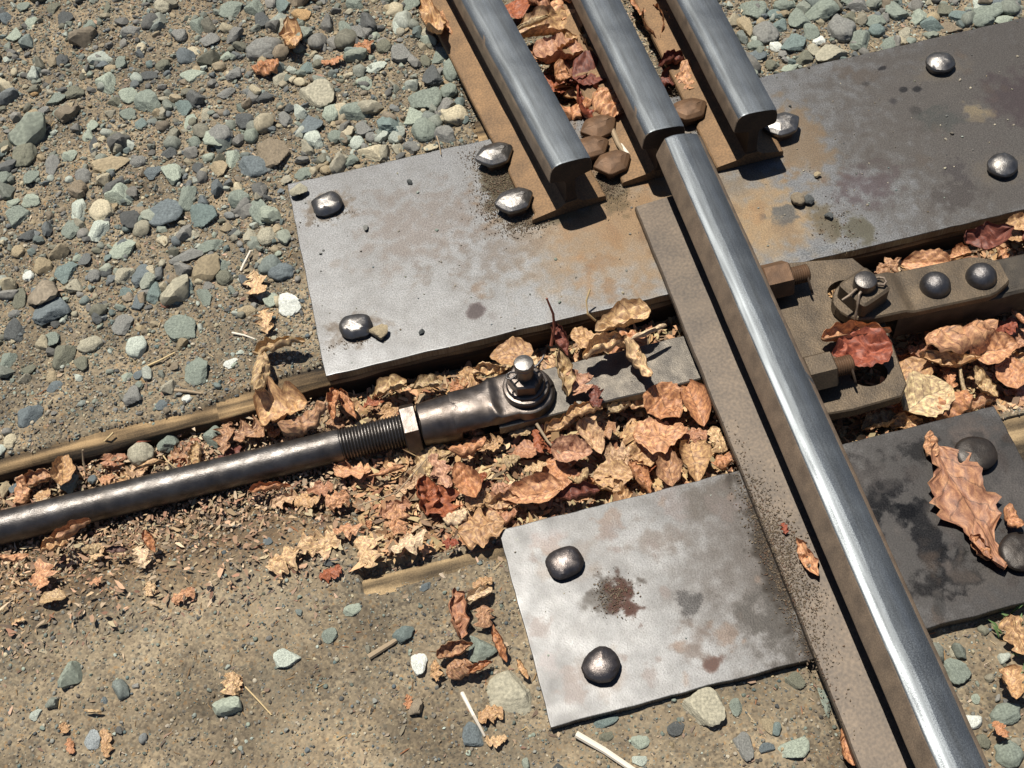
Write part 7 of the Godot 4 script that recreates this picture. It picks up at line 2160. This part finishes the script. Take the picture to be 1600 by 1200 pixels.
const STICKS := [
	["wood_splinter", "white splinter of wood lying on the blue-grey stone, lower left", "splinter", "white_wood", 0.0022, 0.0012, [[-0.1334, -0.0060, 0.3349], [-0.1273, 0.0060, 0.3640], [-0.1218, -0.0080, 0.3815]]],
	["twig", "flat grey-brown twig lying on the lower dirt", "twig", "grey_twig", 0.0032, 0.0022, [[-0.2165, -0.0090, 0.2727], [-0.1924, -0.0080, 0.2649], [-0.1672, -0.0090, 0.2543]]],
	["wood_splinter", "pale peach wood stick at the bottom edge below the lower plate", "splinter", "white_wood", 0.0034, 0.0028, [[-0.0364, -0.0040, 0.4038], [-0.0141, -0.0070, 0.4255], [0.0094, -0.0090, 0.4525]]],
	["straw", "yellow straw lying in the gravel above the timber edge", "straw", "straw", 0.0014, 0.001, [[-0.4055, -0.0080, -0.1501], [-0.3895, -0.0060, -0.1525], [-0.3719, -0.0080, -0.1602]]],
	["straw", "pale split straw left of the upper plate", "straw", "white_wood", 0.0015, 0.0008, [[-0.3017, -0.0070, -0.1686], [-0.2879, -0.0060, -0.1599], [-0.2750, -0.0090, -0.1515]]],
	["straw", "short yellow straw poking over the timber edge", "straw", "straw", 0.0013, 0.0012, [[-0.4670, -0.0200, -0.0663], [-0.4579, -0.0100, -0.0646], [-0.4512, -0.0080, -0.0685]]],
	["twig", "short grey-brown twig on dirt above the timber edge", "twig", "grey_twig", 0.0022, 0.0014, [[-0.3770, -0.0080, -0.1064], [-0.3629, -0.0060, -0.1000], [-0.3471, -0.0090, -0.0938]]],
	["leaf_stalk", "long straw stalk of a pale leaf scrap, lower left", "stalk", "straw", 0.0008, 0.0007, [[-0.3420, -0.0080, 0.2708], [-0.3310, -0.0060, 0.2888], [-0.3205, -0.0090, 0.3060]]],
	["twig", "brown twig with a frayed pale end between first and second rails", "twig", "grey_twig", 0.0038, 0.0026, [[0.2138, 0.0120, -0.3785], [0.2139, 0.0140, -0.3404], [0.2140, 0.0160, -0.3034], [0.2181, 0.0120, -0.2889]]],
	["wood_splinter", "frayed pale wood end near the middle rail's end", "splinter", "white_wood", 0.0022, 0.003, [[0.2179, 0.0120, -0.3050], [0.2201, 0.0160, -0.2843], [0.2221, 0.0040, -0.2739]]],
	["leaf_stalk", "dark red upright leaf stem above the dark red leaf", "stalk", "red_twig", 0.0022, 0.0012, [[0.0586, -0.0200, -0.0524], [0.0658, 0.0000, -0.0621], [0.0666, 0.0200, -0.0676], [0.0621, 0.0400, -0.0762]]],
	["leaf_stalk", "curving tan stem rising in front of the upper plate's edge", "stalk", "straw", 0.0015, 0.0011, [[0.1159, -0.0100, -0.0653], [0.1075, 0.0040, -0.0677], [0.1088, 0.0160, -0.0773], [0.1157, 0.0260, -0.0847]]],
	["leaf_stalk", "dark stem slanting across the middle litter below the flat bar", "stalk", "grey_twig", 0.0018, 0.001, [[0.0144, -0.0100, 0.0524], [0.0215, -0.0160, 0.0749], [0.0393, -0.0220, 0.1086]]],
	["twig", "curved red-brown twig in the trench beside the timber", "twig", "red_twig", 0.0018, 0.0012, [[-0.4408, -0.0300, -0.0561], [-0.4278, -0.0220, -0.0572], [-0.4117, -0.0280, -0.0598]]],
	["leaf_stalk", "grey stem standing in the trench under the timber edge", "stalk", "grey_twig", 0.0013, 0.001, [[-0.4925, -0.0300, -0.0395], [-0.4908, -0.0200, -0.0487], [-0.4863, -0.0060, -0.0537]]],
	["twig", "thin dark twig in the gravel by the first rail", "twig", "grey_twig", 0.0009, 0.0006, [[-0.0020, -0.0060, -0.4112], [-0.0023, 0.0020, -0.3854], [-0.0040, 0.0030, -0.3650]]],
	["straw", "pale straw standing in gravel near the upper plate's left edge", "straw", "white_wood", 0.0016, 0.0012, [[-0.2804, -0.0080, -0.2606], [-0.2723, -0.0020, -0.2689], [-0.2643, -0.0040, -0.2850]]],
	["leaf_stalk", "thin pale stem across the litter above the rod's middle", "stalk", "straw", 0.0008, 0.0006, [[-0.4014, -0.0220, -0.0312], [-0.3958, -0.0160, -0.0174], [-0.3887, -0.0220, -0.0112]]],
	["leaf_stalk", "thin brown stem by the orange leaf below the rod", "stalk", "grey_twig", 0.0009, 0.0006, [[-0.1972, -0.0200, 0.0938], [-0.1534, -0.0160, 0.0920], [-0.1119, -0.0140, 0.0591]]],
]
